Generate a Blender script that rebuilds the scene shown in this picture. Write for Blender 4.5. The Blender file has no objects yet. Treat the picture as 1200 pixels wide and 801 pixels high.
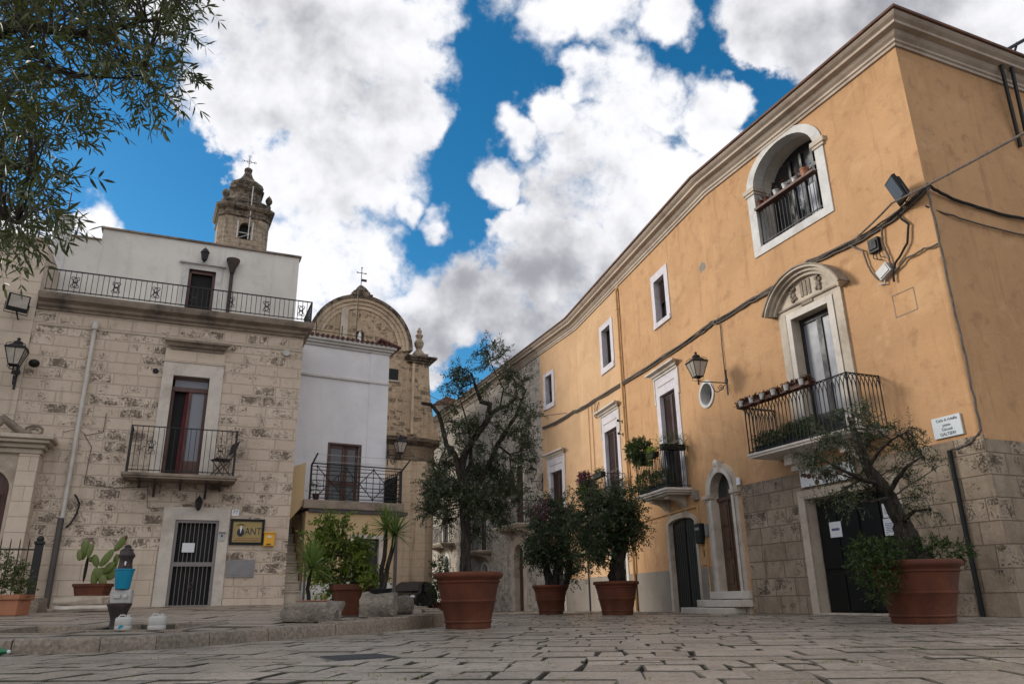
import bpy, bmesh, math, random
from math import radians as R, sin, cos, pi, sqrt
from mathutils import Vector, Matrix
from mathutils.geometry import tessellate_polygon
S = bpy.context.scene
COL = S.collection
# ------------------------------------------------------------------ camera
F_PX, PITCH, ROLL, EYE = 881.63, R(18.822), R(.975), .46       # focal length in photo pixels, tilt up, roll, eye height
cam = bpy.data.objects.new('camera', bpy.data.cameras.new('camera')); COL.objects.link(cam)
cam.location = (0, 0, EYE)
cam.data.sensor_width = 36; cam.data.lens = F_PX/1200*36
cam.data.clip_start = .05; cam.data.clip_end = 2000
cam.matrix_world = Matrix.Translation((0, 0, EYE)) @ Matrix.Rotation(pi/2+PITCH, 4, 'X') @ Matrix.Rotation(-ROLL, 4, 'Z')
S.camera = cam
def ray(x, y):
    """direction of the photo's point (x, y), scaled to depth 1"""
    a, b = (x-600)/F_PX, -(y-400.5)/F_PX
    X = a*cos(ROLL)-b*sin(-ROLL); Z = a*sin(-ROLL)+b*cos(ROLL)
    return Vector((X, cos(PITCH)-Z*sin(PITCH), sin(PITCH)+Z*cos(PITCH)))
def at(x, y, Y):
    r = ray(x, y); return Vector((r.x/r.y*Y, Y, EYE+r.z/r.y*Y))
# ------------------------------------------------------------------ light
SUN_AZ, SUN_EL = -77, 20            # where the sun stands, degrees from +Y (clockwise) and above the horizon
S.view_settings.view_transform = 'Standard'; S.view_settings.look = 'None'
S.view_settings.exposure = .2; S.view_settings.gamma = 1; S.view_settings.use_curve_mapping = False
S.cycles.use_denoising = True
S.cycles.max_bounces = 4; S.cycles.diffuse_bounces = 2; S.cycles.glossy_bounces = 2; S.cycles.transmission_bounces = 4; S.cycles.transparent_max_bounces = 8
sun = bpy.data.objects.new('sun', bpy.data.lights.new('sun', 'SUN')); COL.objects.link(sun)
sun.data.energy = 2.5; sun.data.angle = R(14); sun.data.color = (1, .93, .82)
sd = Vector((sin(R(SUN_AZ))*cos(R(SUN_EL)), cos(R(SUN_AZ))*cos(R(SUN_EL)), sin(R(SUN_EL))))
sun.rotation_euler = sd.to_track_quat('Z', 'Y').to_euler(); sun.location = (0, 0, 40)

class NT:
    """short hand for building node trees"""
    def __init__(s, tree): s.t = tree; s.n = tree.nodes; s.l = tree.links
    def add(s, typ, ins=None, **props):
        n = s.n.new(typ)
        for k, v in props.items(): setattr(n, k, v)
        for k, v in (ins or {}).items():
            sock = n.inputs[k]
            if isinstance(v, bpy.types.NodeSocket): s.l.new(v, sock)
            elif isinstance(v, (tuple, list)) and sock.type == 'RGBA' and len(v) == 3: sock.default_value = (*v, 1)
            else: sock.default_value = v
        return n
    def math(s, op, a, b=0., c=None, clamp=False):
        n = s.add('ShaderNodeMath', {0: a, 1: b}, operation=op, use_clamp=clamp)
        if c is not None: n.inputs[2].default_value = c
        return n.outputs[0]
    def vm(s, op, a, b=(0, 0, 0)):
        n = s.add('ShaderNodeVectorMath', {0: a}, operation=op)
        if isinstance(b, bpy.types.NodeSocket): s.l.new(b, n.inputs[1])
        elif isinstance(b, (int, float)): n.inputs['Scale'].default_value = b
        else: n.inputs[1].default_value = b
        return n
    def noise(s, vec, scale, detail=4, rough=.55, dist=0., out='Fac'):
        n = s.add('ShaderNodeTexNoise', {'Scale': scale, 'Detail': detail, 'Roughness': rough, 'Distortion': dist})
        if vec is not None: s.l.new(vec, n.inputs['Vector'])
        return n.outputs[out]
    def ramp(s, fac, a, b, to0=0., to1=1., smooth=True):
        n = s.add('ShaderNodeMapRange', {0: fac, 1: a, 2: b, 3: to0, 4: to1}, interpolation_type='SMOOTHSTEP' if smooth else 'LINEAR', clamp=True)
        return n.outputs[0]
    def mix(s, fac, a, b, mode='MIX'):
        n = s.add('ShaderNodeMix', data_type='RGBA', blend_type=mode)
        for i, v in ((0, fac), (6, a), (7, b)):
            if isinstance(v, bpy.types.NodeSocket): s.l.new(v, n.inputs[i])
            elif i == 0: n.inputs[0].default_value = v
            else: n.inputs[i].default_value = (*v[:3], 1)
        return n.outputs[2]

# sky: Nishita air with cumulus given by direction
W = bpy.data.worlds.new('World'); S.world = W; W.use_nodes = True; W.cycles.sampling_method = 'MANUAL'; W.cycles.sample_map_resolution = 256
w = NT(W.node_tree); w.n.clear()
sky = w.add('ShaderNodeTexSky', sky_type='NISHITA', sun_disc=False, sun_elevation=R(SUN_EL), sun_rotation=R(SUN_AZ), altitude=200, air_density=1.0, dust_density=.4, ozone_density=3.5)
blue = w.add('ShaderNodeHueSaturation', {'Hue': .49, 'Saturation': 1.3, 'Value': 1.36, 'Color': sky.outputs[0]}).outputs[0]
D = w.add('ShaderNodeTexCoord').outputs['Generated']
wob = w.vm('SCALE', w.vm('SUBTRACT', w.noise(D, 7, 4, .6, out='Color'), (.5, .5, .5)).outputs[0], .13).outputs[0]
DW = w.vm('ADD', D, wob).outputs[0]
def blobs(lst, src):
    """the largest of soft balls round the given sky directions: 1 in the middle, 0 at the rim"""
    acc = None
    for x, y, r in lst:
        d = w.vm('DISTANCE', src, tuple(ray(x, y).normalized())).outputs['Value']
        v = w.math('MULTIPLY_ADD', d, -930/(r*1.3), 1.)
        acc = v if acc is None else w.math('MAXIMUM', acc, v)
    return acc
CLOUDS = [(330,30,125),(435,60,100),(300,110,75),(400,140,115),(470,115,55),(492,150,42),(370,215,95),(435,200,70),(345,300,80),(410,300,75),(508,25,48),(468,240,26),(503,258,27),(340,365,50),
 (600,155,34),(592,212,38),(604,262,38),(640,135,45),(682,95,44),(722,108,58),(772,112,48),(822,120,46),(864,106,30),(845,160,42),(700,200,115),(770,230,95),(660,310,100),(545,355,70),(470,370,88),(610,375,85),
 (650,18,52),(715,8,58),(780,18,44),(905,12,62),(962,34,56),(1080,5,120),(110,265,32),(30,295,60),(640,-150,150),(250,-170,220),(1400,100,260)]
GREYS = [(545,345,80),(640,330,85),(490,395,80),(720,330,75),(600,410,110),(1040,15,120)]
SOFT = [(350,60,120),(410,120,100),(395,185,60),(650,230,70),(905,20,70)]
cover = w.math('MINIMUM', w.math('MULTIPLY', w.math('SUBTRACT', blobs(CLOUDS, DW), .22), 2.0), .8)
back = w.ramp(w.add('ShaderNodeSeparateXYZ', {0: D}).outputs[1], .35, -.2, -.3, .75)  # unseen clouds behind the camera, added for the light they give
cover = w.math('MAXIMUM', cover, back)
fine = w.noise(D, 15, 8, .68, .0)
relief = w.math('SUBTRACT', w.noise(w.vm('ADD', D, (.016, -.008, .02)).outputs[0], 17, 4, .55), w.noise(D, 17, 4, .55))     # lit from above on the right: a lump's far side is darker
bil = w.math('ABSOLUTE', w.math('SUBTRACT', w.noise(DW, 13, 3, .5), .5))        # rounded heads where it is small
edge = w.math('MULTIPLY', w.math('SUBTRACT', w.noise(D, 60, 4, .6), .5), .28)
dens = w.math('ADD', w.math('ADD', cover, edge), w.math('ADD', w.math('MULTIPLY', w.math('SUBTRACT', fine, .5), 1.25), w.math('MULTIPLY', w.math('SUBTRACT', .1, bil), .9)))
soft = w.ramp(w.noise(D, 3.1, 2), .36, .64, .22, .8)                             # some edges are crisp, some fray
mask = w.add('ShaderNodeMapRange', {0: dens, 1: .08, 2: w.math('ADD', soft, .12), 3: 0., 4: 1.}, interpolation_type='SMOOTHSTEP').outputs[0]
gs = w.math('MAXIMUM', w.math('MULTIPLY', blobs(GREYS, DW), .85), w.math('MULTIPLY', blobs(SOFT, DW), .42))
gs = w.math('ADD', gs, w.math('ADD', w.math('MULTIPLY', relief, 1.1), w.math('MULTIPLY', w.math('SUBTRACT', bil, .1), .35)))
gs = w.math('ADD', w.ramp(gs, -.12, 1.0), w.ramp(w.add('ShaderNodeSeparateXYZ', {0: D}).outputs[1], .25, -.25, 0, .05), clamp=True)
CLOUD_W, CLOUD_G = (8.7, 8.7, 9.0), (3.3, 3.35, 3.7)
ccol = w.mix(gs, CLOUD_W, CLOUD_G)
skycol = w.mix(mask, blue, ccol)
bg = w.add('ShaderNodeBackground', {'Color': skycol, 'Strength': .1})
wo = w.add('ShaderNodeOutputWorld'); w.l.new(bg.outputs[0], wo.inputs[0])

# ------------------------------------------------------------------ frames: x to the right along a front, y into it, z up
class Frame:
    def __init__(s, ox, oy, az): s.o = Vector((ox, oy)); a = R(az); s.x = Vector((sin(a), cos(a))); s.y = Vector((-cos(a), sin(a))); s.rot = pi/2-a
    def M(s, x=0, y=0, z=0): p = s.w(x, y, z); return Matrix.Translation(p) @ Matrix.Rotation(s.rot, 4, 'Z')
    def w(s, x, y=0, z=0): q = s.o+s.x*x+s.y*y; return Vector((q.x, q.y, z))
    def px(s, X, Y, off=0):
        """where the sight line of a photo point meets the plane y = off: (x, z)"""
        r = ray(X, Y); n = s.y; t = (s.o.dot(n)+off)/(r.x*n.x+r.y*n.y)
        return (Vector((r.x*t, r.y*t))-s.o).dot(s.x), EYE+r.z*t
    def loc(s, p): q = Vector((p[0], p[1]))-s.o; return q.dot(s.x), q.dot(s.y), p[2]
FA = Frame(7.09, 18.6, 157.48)
_k = FA.w(-2.4); FB = Frame(_k.x, _k.y, 165.58)
_k = FB.w(-12.75); FC = Frame(_k.x, _k.y, 157.48)
_k = FA.w(4.75); FR = Frame(_k.x, _k.y, 66.5)          # the side front round the corner
FL = Frame(-5.6925, 20., 66.6)
_k = at(470, 586, 22.); FW = Frame(_k.x, _k.y, 60)
_k = at(422, 408, 40.); FCH = Frame(_k.x, _k.y, 64)
_k = at(283, 290, 58.); FT = Frame(_k.x, _k.y, 64)
G = Frame(0, 0, 90)                                    # the plain world frame

# ------------------------------------------------------------------ mesh helpers
class MB:
    def __init__(s): s.v = []; s.f = []
    def add(s, vs, fs):
        o = len(s.v); s.v += [tuple(p) for p in vs]; s.f += [tuple(i+o for i in f) for f in fs]; return s
    def box(s, x0, x1, y0, y1, z0, z1):
        return s.add([(x0,y0,z0),(x1,y0,z0),(x1,y1,z0),(x0,y1,z0),(x0,y0,z1),(x1,y0,z1),(x1,y1,z1),(x0,y1,z1)],
                     [(0,3,2,1),(4,5,6,7),(0,1,5,4),(1,2,6,5),(2,3,7,6),(3,0,4,7)])
    def boxm(s, M, sx, sy, sz):
        """a box centred in x and y on M's origin, standing on it"""
        vs = [M @ Vector((a*sx/2, b*sy/2, c*sz)) for c in (0, 1) for a, b in ((-1,-1),(1,-1),(1,1),(-1,1))]
        return s.add(vs, [(0,3,2,1),(4,5,6,7),(0,1,5,4),(1,2,6,5),(2,3,7,6),(3,0,4,7)])
    def prism_xz(s, poly, y0, y1):
        """an outline in x, z (counter-clockwise seen from the front) between y0 (front) and y1"""
        n = len(poly); vs = [(x, y0, z) for x, z in poly]+[(x, y1, z) for x, z in poly]
        return s.add(vs, [tuple(range(n)), tuple(range(2*n-1, n-1, -1))]+[(i, i+n, (i+1) % n+n, (i+1) % n) for i in range(n)])
    def prism_xy(s, poly, z0, z1):
        n = len(poly); vs = [(x, y, z0) for x, y in poly]+[(x, y, z1) for x, y in poly]
        return s.add(vs, [tuple(range(n-1, -1, -1)), tuple(range(n, 2*n))]+[(i, (i+1) % n, (i+1) % n+n, i+n) for i in range(n)])
    def prism_yz(s, poly, x0, x1):
        n = len(poly); vs = [(x0, y, z) for y, z in poly]+[(x1, y, z) for y, z in poly]
        return s.add(vs, [tuple(range(n)), tuple(range(2*n-1, n-1, -1))]+[(i, i+n, (i+1) % n+n, (i+1) % n) for i in range(n)])
    def tube(s, pts, r, n=6, cap=True):
        pts = [Vector(p) for p in pts]; rs = r if isinstance(r, (list, tuple)) else [r]*len(pts)
        rings = []; up = None
        for i, p in enumerate(pts):
            t = (pts[min(i+1, len(pts)-1)]-pts[max(i-1, 0)])
            t = t.normalized() if t.length > 1e-9 else Vector((0, 0, 1))
            if up is None: up = Vector((0, 0, 1)) if abs(t.z) < .9 else Vector((1, 0, 0))
            a = t.cross(up)
            if a.length < 1e-6: a = t.orthogonal()
            a.normalize(); b = a.cross(t).normalized(); up = b
            rings.append([p+(a*cos(2*pi*k/n)+b*sin(2*pi*k/n))*rs[i] for k in range(n)])
        vs = [q for rg in rings for q in rg]
        fs = [(i*n+k, i*n+(k+1) % n, (i+1)*n+(k+1) % n, (i+1)*n+k) for i in range(len(pts)-1) for k in range(n)]
        if cap: fs += [tuple(range(n-1, -1, -1)), tuple((len(pts)-1)*n+k for k in range(n))]
        return s.add(vs, fs)
    def lathe(s, prof, n=24, c=(0, 0, 0), sx=1, sy=1, ph=0.):
        """prof: (radius, z) from the bottom up"""
        vs = [(c[0]+r*cos(2*pi*k/n+ph)*sx, c[1]+r*sin(2*pi*k/n+ph)*sy, c[2]+z) for r, z in prof for k in range(n)]
        m = len(prof)
        fs = [(i*n+k, i*n+(k+1) % n, (i+1)*n+(k+1) % n, (i+1)*n+k) for i in range(m-1) for k in range(n)]
        return s.add(vs, fs+[tuple(range(n-1, -1, -1)), tuple((m-1)*n+k for k in range(n))])
    def ball(s, c, r, n=10, m=6, M=None):
        rx, ry, rz = r if isinstance(r, (tuple, list)) else (r, r, r)
        vs = []
        for i in range(m+1):
            a = -pi/2+pi*i/m
            vs += [Vector((rx*cos(a)*cos(2*pi*k/n), ry*cos(a)*sin(2*pi*k/n), rz*sin(a))) for k in range(n)]
        if M is not None: vs = [M @ v for v in vs]
        vs = [v+Vector(c) for v in vs]
        return s.add(vs, [(i*n+k, i*n+(k+1) % n, (i+1)*n+(k+1) % n, (i+1)*n+k) for i in range(m) for k in range(n)])
    def sheet(s, outer, holes=(), y=0., depth=0.):
        """a flat front in x, z at y with openings; each opening gets reveals of the given depth"""
        loops = [outer]+list(holes); vs = [p for l in loops for p in l]
        tris = tessellate_polygon([[Vector((x, z, 0)) for x, z in l] for l in loops])
        fs = []
        for t in tris:
            a, b, c = (vs[i] for i in t)
            ar = (b[0]-a[0])*(c[1]-a[1])-(b[1]-a[1])*(c[0]-a[0])
            fs.append(tuple(t) if ar > 0 else (t[0], t[2], t[1]))
        s.add([(x, y, z) for x, z in vs], fs)
        for h in (holes if depth else ()):
            n = len(h); ar = sum(h[i][0]*h[(i+1) % n][1]-h[(i+1) % n][0]*h[i][1] for i in range(n))
            hh = h if ar > 0 else h[::-1]
            s.add([(x, y, z) for x, z in hh]+[(x, y+depth, z) for x, z in hh], [(i, (i+1) % n, (i+1) % n+n, i+n) for i in range(n)])
        return s
def rect(x0, x1, z0, z1): return [(x0, z0), (x1, z0), (x1, z1), (x0, z1)]
def arch(x0, x1, z0, zs, rise, n=14):
    c, a = (x0+x1)/2, (x1-x0)/2
    return [(x0, z0), (x1, z0)]+[(c+a*cos(pi*i/n), zs+rise*sin(pi*i/n)) for i in range(n+1)]
def arc_pts(cx, cz, rx, rz, a0, a1, n):
    return [(cx+rx*cos(R(a0+(a1-a0)*i/n)), cz+rz*sin(R(a0+(a1-a0)*i/n))) for i in range(n+1)]
def ring(outer, inner): return outer, [inner]

SPLIT = {'dado', 'base_course', 'impost', 'pilaster_edge', 'base_block', 'curtain', 'doorstep'}     # parts that come in several pieces: one object each
def islands(mb):
    par = list(range(len(mb.v)))
    def find(i):
        while par[i] != i: par[i] = par[par[i]]; i = par[i]
        return i
    for f in mb.f:
        for k in f[1:]: par[find(k)] = find(f[0])
    out = {}
    for f in mb.f: out.setdefault(find(f[0]), []).append(f)
    for fs in out.values():
        ids = sorted({i for f in fs for i in f}); ix = {i: k for k, i in enumerate(ids)}; m = MB(); m.add([mb.v[i] for i in ids], [tuple(ix[i] for i in f) for f in fs]); yield m
def obj(name, mb, mat, parent=None, M=None, smooth=None, bevel=0., label=None, stuff=False):
    """one mesh object; M is its place in the world (default: its parent's)"""
    if name in SPLIT and not stuff:
        ms = list(islands(mb))
        if len(ms) > 1: return _many(name, ms, mat, parent, M, smooth, bevel)
    me = bpy.data.meshes.new(name); me.from_pydata(mb.v, [], mb.f); me.update()
    if smooth is not None:
        me.polygons.foreach_set('use_smooth', [True]*len(me.polygons)); me.set_sharp_from_angle(angle=R(smooth))
    me.materials.append(mat)
    o = bpy.data.objects.new(name, me); COL.objects.link(o)
    if parent is not None:
        o.parent = parent
        o.matrix_parent_inverse = Matrix()
        if M is not None: o.matrix_basis = world_of(parent).inverted() @ M
    elif M is not None: o.matrix_basis = M
    if bevel:
        b = o.modifiers.new('edge', 'BEVEL'); b.width = bevel; b.segments = 2; b.limit_method = 'ANGLE'; b.angle_limit = R(40)
    if label: o['label'] = label
    if stuff: o['kind'] = 'stuff'
    return o
def _many(name, ms, mat, parent, M, smooth, bevel):
    for m in ms: o = obj(name, m, mat, parent, M, smooth, bevel)
    return o
def world_of(o): return o.matrix_basis.copy() if o.parent is None else world_of(o.parent) @ o.matrix_parent_inverse @ o.matrix_basis
def tag(o, label, cat, group=None):
    o['label'] = label; o['category'] = cat
    if group: o['group'] = group
    return o
def thing(name, label, cat, M, group=None):
    o = bpy.data.objects.new(name, None); COL.objects.link(o); o.matrix_basis = M; o.empty_display_size = .3
    return tag(o, label, cat, group)
def struct(name, mb, mat, M=None, **k):
    o = obj(name, mb, mat, None, M, **k); o['kind'] = 'structure'; return o
def dup(o, M=None, label=None, parent=None):
    """a copy of a thing with copies of its parts and sub-parts"""
    c = o.copy(); COL.objects.link(c)
    if parent is not None: c.parent = parent
    if M is not None: c.matrix_basis = M
    if label: c['label'] = label
    for ch in o.children: dup(ch, parent=c)
    return c
# ------------------------------------------------------------------ materials
def new_mat(name):
    m = bpy.data.materials.new(name); m.use_nodes = True; t = NT(m.node_tree); t.n.clear()
    t.out = t.add('ShaderNodeOutputMaterial'); t.bsdf = t.add('ShaderNodeBsdfPrincipled'); t.l.new(t.bsdf.outputs[0], t.out.inputs[0])
    return m, t
def setin(t, **k):
    for n, v in k.items():
        s = t.bsdf.inputs[n.replace('_', ' ')]
        if isinstance(v, bpy.types.NodeSocket): t.l.new(v, s)
        else: s.default_value = (*v, 1) if isinstance(v, tuple) and len(v) == 3 and s.type == 'RGBA' else v
def bump(t, h, dist, strength=1.):
    b = t.add('ShaderNodeBump', {'Height': h, 'Distance': dist, 'Strength': strength}); t.l.new(b.outputs[0], t.bsdf.inputs['Normal'])
def oc(t): return t.add('ShaderNodeTexCoord').outputs['Object']
def wallco(t):
    """object coordinates laid flat on whichever upright face they are on: (along, up, 0)"""
    tc = t.add('ShaderNodeTexCoord'); p = t.add('ShaderNodeSeparateXYZ', {0: tc.outputs['Object']}); n = t.add('ShaderNodeSeparateXYZ', {0: tc.outputs['Normal']})
    side = t.math('GREATER_THAN', t.math('ABSOLUTE', n.outputs[0]), .75)
    a = t.add('ShaderNodeMix', {0: side, 2: p.outputs[0], 3: p.outputs[1]}, data_type='FLOAT').outputs[0]
    return t.add('ShaderNodeCombineXYZ', {0: a, 1: p.outputs[2]}).outputs[0], tc.outputs['Object']
def flat(name, col, rough=.6, var=.25, scale=6, metal=0., bmp=0., spec=None, dirt=None, dirt_amt=.5):
    """one colour with wear: mottling, optional dirt patches, fine relief"""
    m, t = new_mat(name); v = oc(t)
    n = t.noise(v, scale, 5, .6); n2 = t.noise(v, scale*6, 3, .6)
    c = t.mix(t.ramp(n, .3, .7), tuple(x*(1-var) for x in col), tuple(min(1, x*(1+var)) for x in col))
    c = t.mix(.25, c, t.mix(n2, tuple(x*.6 for x in col), tuple(min(1, x*1.4) for x in col)))
    if dirt: c = t.mix(t.math('MULTIPLY', t.ramp(t.noise(v, scale*.45, 6, .65), .48, .68), dirt_amt), c, dirt)
    setin(t, Base_Color=c, Roughness=t.ramp(n, .2, .8, rough-.08, rough+.08), Metallic=metal)
    if spec is not None: setin(t, Specular_IOR_Level=spec)
    if bmp: bump(t, t.math('ADD', t.math('MULTIPLY', n, .4), t.math('MULTIPLY', n2, .6)), bmp)
    return m
def plaster(name, col, stain, streak=.5, patch=.4, bmp=.012, wash=None):
    """lime render: broad mottling, rain streaks, patches of wear, trowelled grain"""
    m, t = new_mat(name); uv, v = wallco(t)
    big = t.noise(v, .45, 5, .6, .4); mid = t.noise(v, 2.2, 6, .65, .3); gr = t.noise(v, 42, 4, .7)
    st = t.noise(t.vm('MULTIPLY', uv, (2.6, .22, 1)).outputs[0], 1.6, 6, .62)
    c = t.mix(t.ramp(big, .35, .68), col, tuple(x*.78 for x in col))
    c = t.mix(t.math('MULTIPLY', t.ramp(mid, .5, .75), patch), c, stain)
    c = t.mix(t.math('MULTIPLY', t.ramp(st, .52, .78), streak), c, stain)
    if wash: c = t.mix(t.math('MULTIPLY', t.ramp(t.noise(v, .9, 7, .7, 1.), .52, .66), .45), c, wash)
    c = t.mix(.22, c, t.mix(gr, tuple(x*.55 for x in col), tuple(min(1, x*1.5) for x in col)))
    setin(t, Base_Color=c, Roughness=.92, Specular_IOR_Level=.2)
    bump(t, t.math('ADD', t.math('MULTIPLY', gr, .3), t.math('ADD', t.math('MULTIPLY', mid, .9), t.noise(v, 11, 5, .6))), bmp)
    return m
def ashlar(name, c1, c2, joint, bw, bh, pit=None, pit_lo=.56, mort=.008, grime=(.06, .05, .04), grime_amt=.35, bmp=.02, wob=.02, streaks=.3, flatness=.6, pit_amt=.62):
    """coursed stone blocks: each block its own tone, worn joints, pitted patches, grime and rain marks"""
    m, t = new_mat(name); uv, v = wallco(t)
    wv = t.vm('SCALE', t.vm('SUBTRACT', t.noise(v, 1.7, 3, .5, out='Color'), (.5, .5, .5)).outputs[0], wob).outputs[0]
    uw = t.vm('ADD', uv, wv).outputs[0]
    br = t.add('ShaderNodeTexBrick', {'Vector': uw, 'Color1': (0, 0, 0), 'Color2': (1, 1, 1), 'Mortar': (.5, .5, .5), 'Scale': 1., 'Mortar Size': mort, 'Mortar Smooth': .35, 'Bias': 0., 'Brick Width': bw, 'Row Height': bh}, offset=.43, squash=1.25, squash_frequency=3)
    rnd = br.outputs['Color']; mo = br.outputs['Fac']
    big = t.noise(v, .5, 5, .6, .3); mid = t.noise(v, 3.4, 6, .65, .4); gr = t.noise(v, 34, 6, .72)
    c = t.mix(rnd, c1, c2)
    c = t.mix(flatness, c, t.mix(t.ramp(mid, .3, .7), c1, c2))
    c = t.mix(.3, c, t.mix(gr, tuple(x*.45 for x in c1), tuple(min(1, x*1.55) for x in c2)))
    h = t.math('MULTIPLY', gr, .35)
    if pit:
        pn = t.noise(v, 23, 6, .8, .2); lo = t.noise(v, 3.1, 4, .6)
        rn = t.math('MULTIPLY', t.math('SUBTRACT', rnd, .5), .12)
        pm = t.math('ADD', t.math('MULTIPLY', pn, .62), t.math('ADD', t.math('MULTIPLY', lo, .42), rn))
        pm = t.ramp(pm, pit_lo, pit_lo+.12)
        inner = t.add('ShaderNodeTexBrick', {'Vector': t.vm('ADD', uw, t.vm('SCALE', t.vm('SUBTRACT', t.noise(v, 6, 3, .6, out='Color'), (.5, .5, .5)).outputs[0], .09).outputs[0]).outputs[0], 'Scale': 1., 'Mortar Size': .045, 'Mortar Smooth': .5, 'Brick Width': bw, 'Row Height': bh}, offset=.43, squash=1.25, squash_frequency=3).outputs['Fac']
        pm = t.math('MULTIPLY', pm, t.math('SUBTRACT', 1., inner))     # a block rots from its middle, not at its dressed edges
        c = t.mix(t.math('MULTIPLY', pm, pit_amt), c, t.mix(gr, tuple(x*.5 for x in pit), pit))
        h = t.math('SUBTRACT', h, t.math('MULTIPLY', pm, .9))
    c = t.mix(t.math('MULTIPLY', mo, .75), c, joint)
    st = t.noise(t.vm('MULTIPLY', uv, (2.2, .25, 1)).outputs[0], 1.7, 6, .62)
    c = t.mix(t.math('MULTIPLY', t.ramp(st, .52, .78), streaks), c, grime)
    c = t.mix(t.math('MULTIPLY', t.ramp(big, .48, .72), grime_amt), c, grime)
    setin(t, Base_Color=c, Roughness=.9, Specular_IOR_Level=.25)
    bump(t, t.math('SUBTRACT', h, t.math('MULTIPLY', mo, .8)), bmp)
    return m
def slabs_mat(name, cols, grime, rough=.55):
    m, t = new_mat(name); v = oc(t)
    rnd = t.add('ShaderNodeNewGeometry').outputs['Random Per Island']
    cr = t.add('ShaderNodeValToRGB', {0: rnd}); cr.color_ramp.elements[0].color = (*cols[0], 1); cr.color_ramp.elements[1].color = (*cols[-1], 1)
    for i, c in enumerate(cols[1:-1]): cr.color_ramp.elements.new((i+1)/(len(cols)-1)).color = (*c, 1)
    a = t.noise(v, 2.4, 7, .68, .4); b = t.noise(v, 26, 6, .7); sp = t.noise(v, 9, 4, .6)
    c = t.mix(t.math('MULTIPLY', t.ramp(a, .42, .72), .55), cr.outputs[0], grime)
    c = t.mix(.5, c, t.mix(t.ramp(b, .25, .75), tuple(x*.3 for x in cols[0]), tuple(min(1, x*1.7) for x in cols[-1])))
    c = t.mix(t.math('MULTIPLY', t.ramp(t.noise(v, .35, 4, .6), .45, .7), .35), c, grime)
    setin(t, Base_Color=c, Roughness=t.ramp(sp, .3, .7, rough-.13, rough+.2), Specular_IOR_Level=.4)
    bump(t, t.math('ADD', t.math('MULTIPLY', a, 1.), t.math('ADD', t.math('MULTIPLY', b, .35), t.math('MULTIPLY', sp, .5))), .012)
    return m
def leaf_mat(name, cols, under=None, trans=.25, rough=.5):
    m, t = new_mat(name); g = t.add('ShaderNodeNewGeometry')
    cr = t.add('ShaderNodeValToRGB', {0: g.outputs['Random Per Island']}); cr.color_ramp.elements[0].color = (*cols[0], 1); cr.color_ramp.elements[1].color = (*cols[-1], 1)
    for i, c in enumerate(cols[1:-1]): cr.color_ramp.elements.new((i+1)/(len(cols)-1)).color = (*c, 1)
    c = cr.outputs[0]
    if under: c = t.mix(g.outputs['Backfacing'], c, under)
    setin(t, Base_Color=c, Roughness=rough, Specular_IOR_Level=.35)
    tr = t.add('ShaderNodeBsdfTranslucent', {'Color': t.mix(.5, c, (cols[-1][0]*1.6, cols[-1][1]*1.9, cols[-1][2]*.8))})
    mx = t.add('ShaderNodeMixShader', {0: trans}); t.l.new(t.bsdf.outputs[0], mx.inputs[1]); t.l.new(tr.outputs[0], mx.inputs[2]); t.l.new(mx.outputs[0], t.out.inputs[0])
    return m
def bark_mat(name, c1, c2):
    m, t = new_mat(name); v = oc(t)
    s = t.vm('MULTIPLY', v, (1, 1, .22)).outputs[0]
    a = t.noise(s, 16, 6, .7, .6); b = t.noise(v, 5, 4, .6)
    setin(t, Base_Color=t.mix(t.ramp(a, .35, .65), c1, t.mix(b, c2, tuple(x*.6 for x in c2))), Roughness=.95, Specular_IOR_Level=.15)
    bump(t, a, .03)
    return m
def glass_mat(name, col=(.02, .022, .025), rough=.06):
    m, t = new_mat(name); v = oc(t)
    setin(t, Base_Color=col, Roughness=t.ramp(t.noise(v, 3, 3), .3, .7, rough, rough+.1), Specular_IOR_Level=.7)
    bump(t, t.noise(v, 1.3, 2), .01)
    return m
def wood_mat(name, c1, c2, rough=.45, vertical=True):
    m, t = new_mat(name); v = oc(t)
    s = t.vm('MULTIPLY', v, (1, 1, .08) if vertical else (.08, 1, 1)).outputs[0]
    a = t.noise(s, 38, 5, .65, .5); b = t.noise(v, 2.2, 4, .6)
    setin(t, Base_Color=t.mix(t.math('MULTIPLY', t.ramp(b, .45, .75), .4), t.mix(t.ramp(a, .3, .7), c1, c2), tuple(x*.5 for x in c1)), Roughness=t.ramp(b, .3, .7, rough-.1, rough+.15))
    bump(t, a, .002)
    return m
M_OCHRE = plaster('ochre_render', (.525, .308, .158), (.275, .15, .08), .8, .85, wash=(.60, .385, .215))
M_OCHRE_PALE = plaster('pale_ochre_render', (.58, .375, .215), (.40, .24, .13), .5, .55, wash=(.63, .43, .265))
M_DADO = plaster('dado_render', (.27, .235, .2), (.15, .115, .09), .55, .6)
M_WHITE = plaster('white_render', (.80, .81, .85), (.5, .5, .52), .25, .2, .006)
M_CREAM = plaster('cream_render', (.68, .65, .60), (.36, .34, .31), .45, .35, .008)
M_YELLOW = plaster('straw_render', (.56, .41, .23), (.38, .28, .16), .35, .3)
M_LILAC = flat('lilac_trim', (.56, .53, .56), .85, .12, 3, bmp=.004, dirt=(.35, .31, .29), dirt_amt=.4)
M_GREYTRIM = flat('grey_trim', (.56, .55, .53), .85, .12, 3, bmp=.004, dirt=(.33, .3, .27), dirt_amt=.5)
M_TUFA = ashlar('tufa_blocks', (.53, .41, .32), (.71, .585, .475), (.52, .415, .33), .56, .285, (.27, .18, .12), .55, .014, grime_amt=.15, bmp=.06, streaks=.25, flatness=.25, pit_amt=.72)
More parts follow.
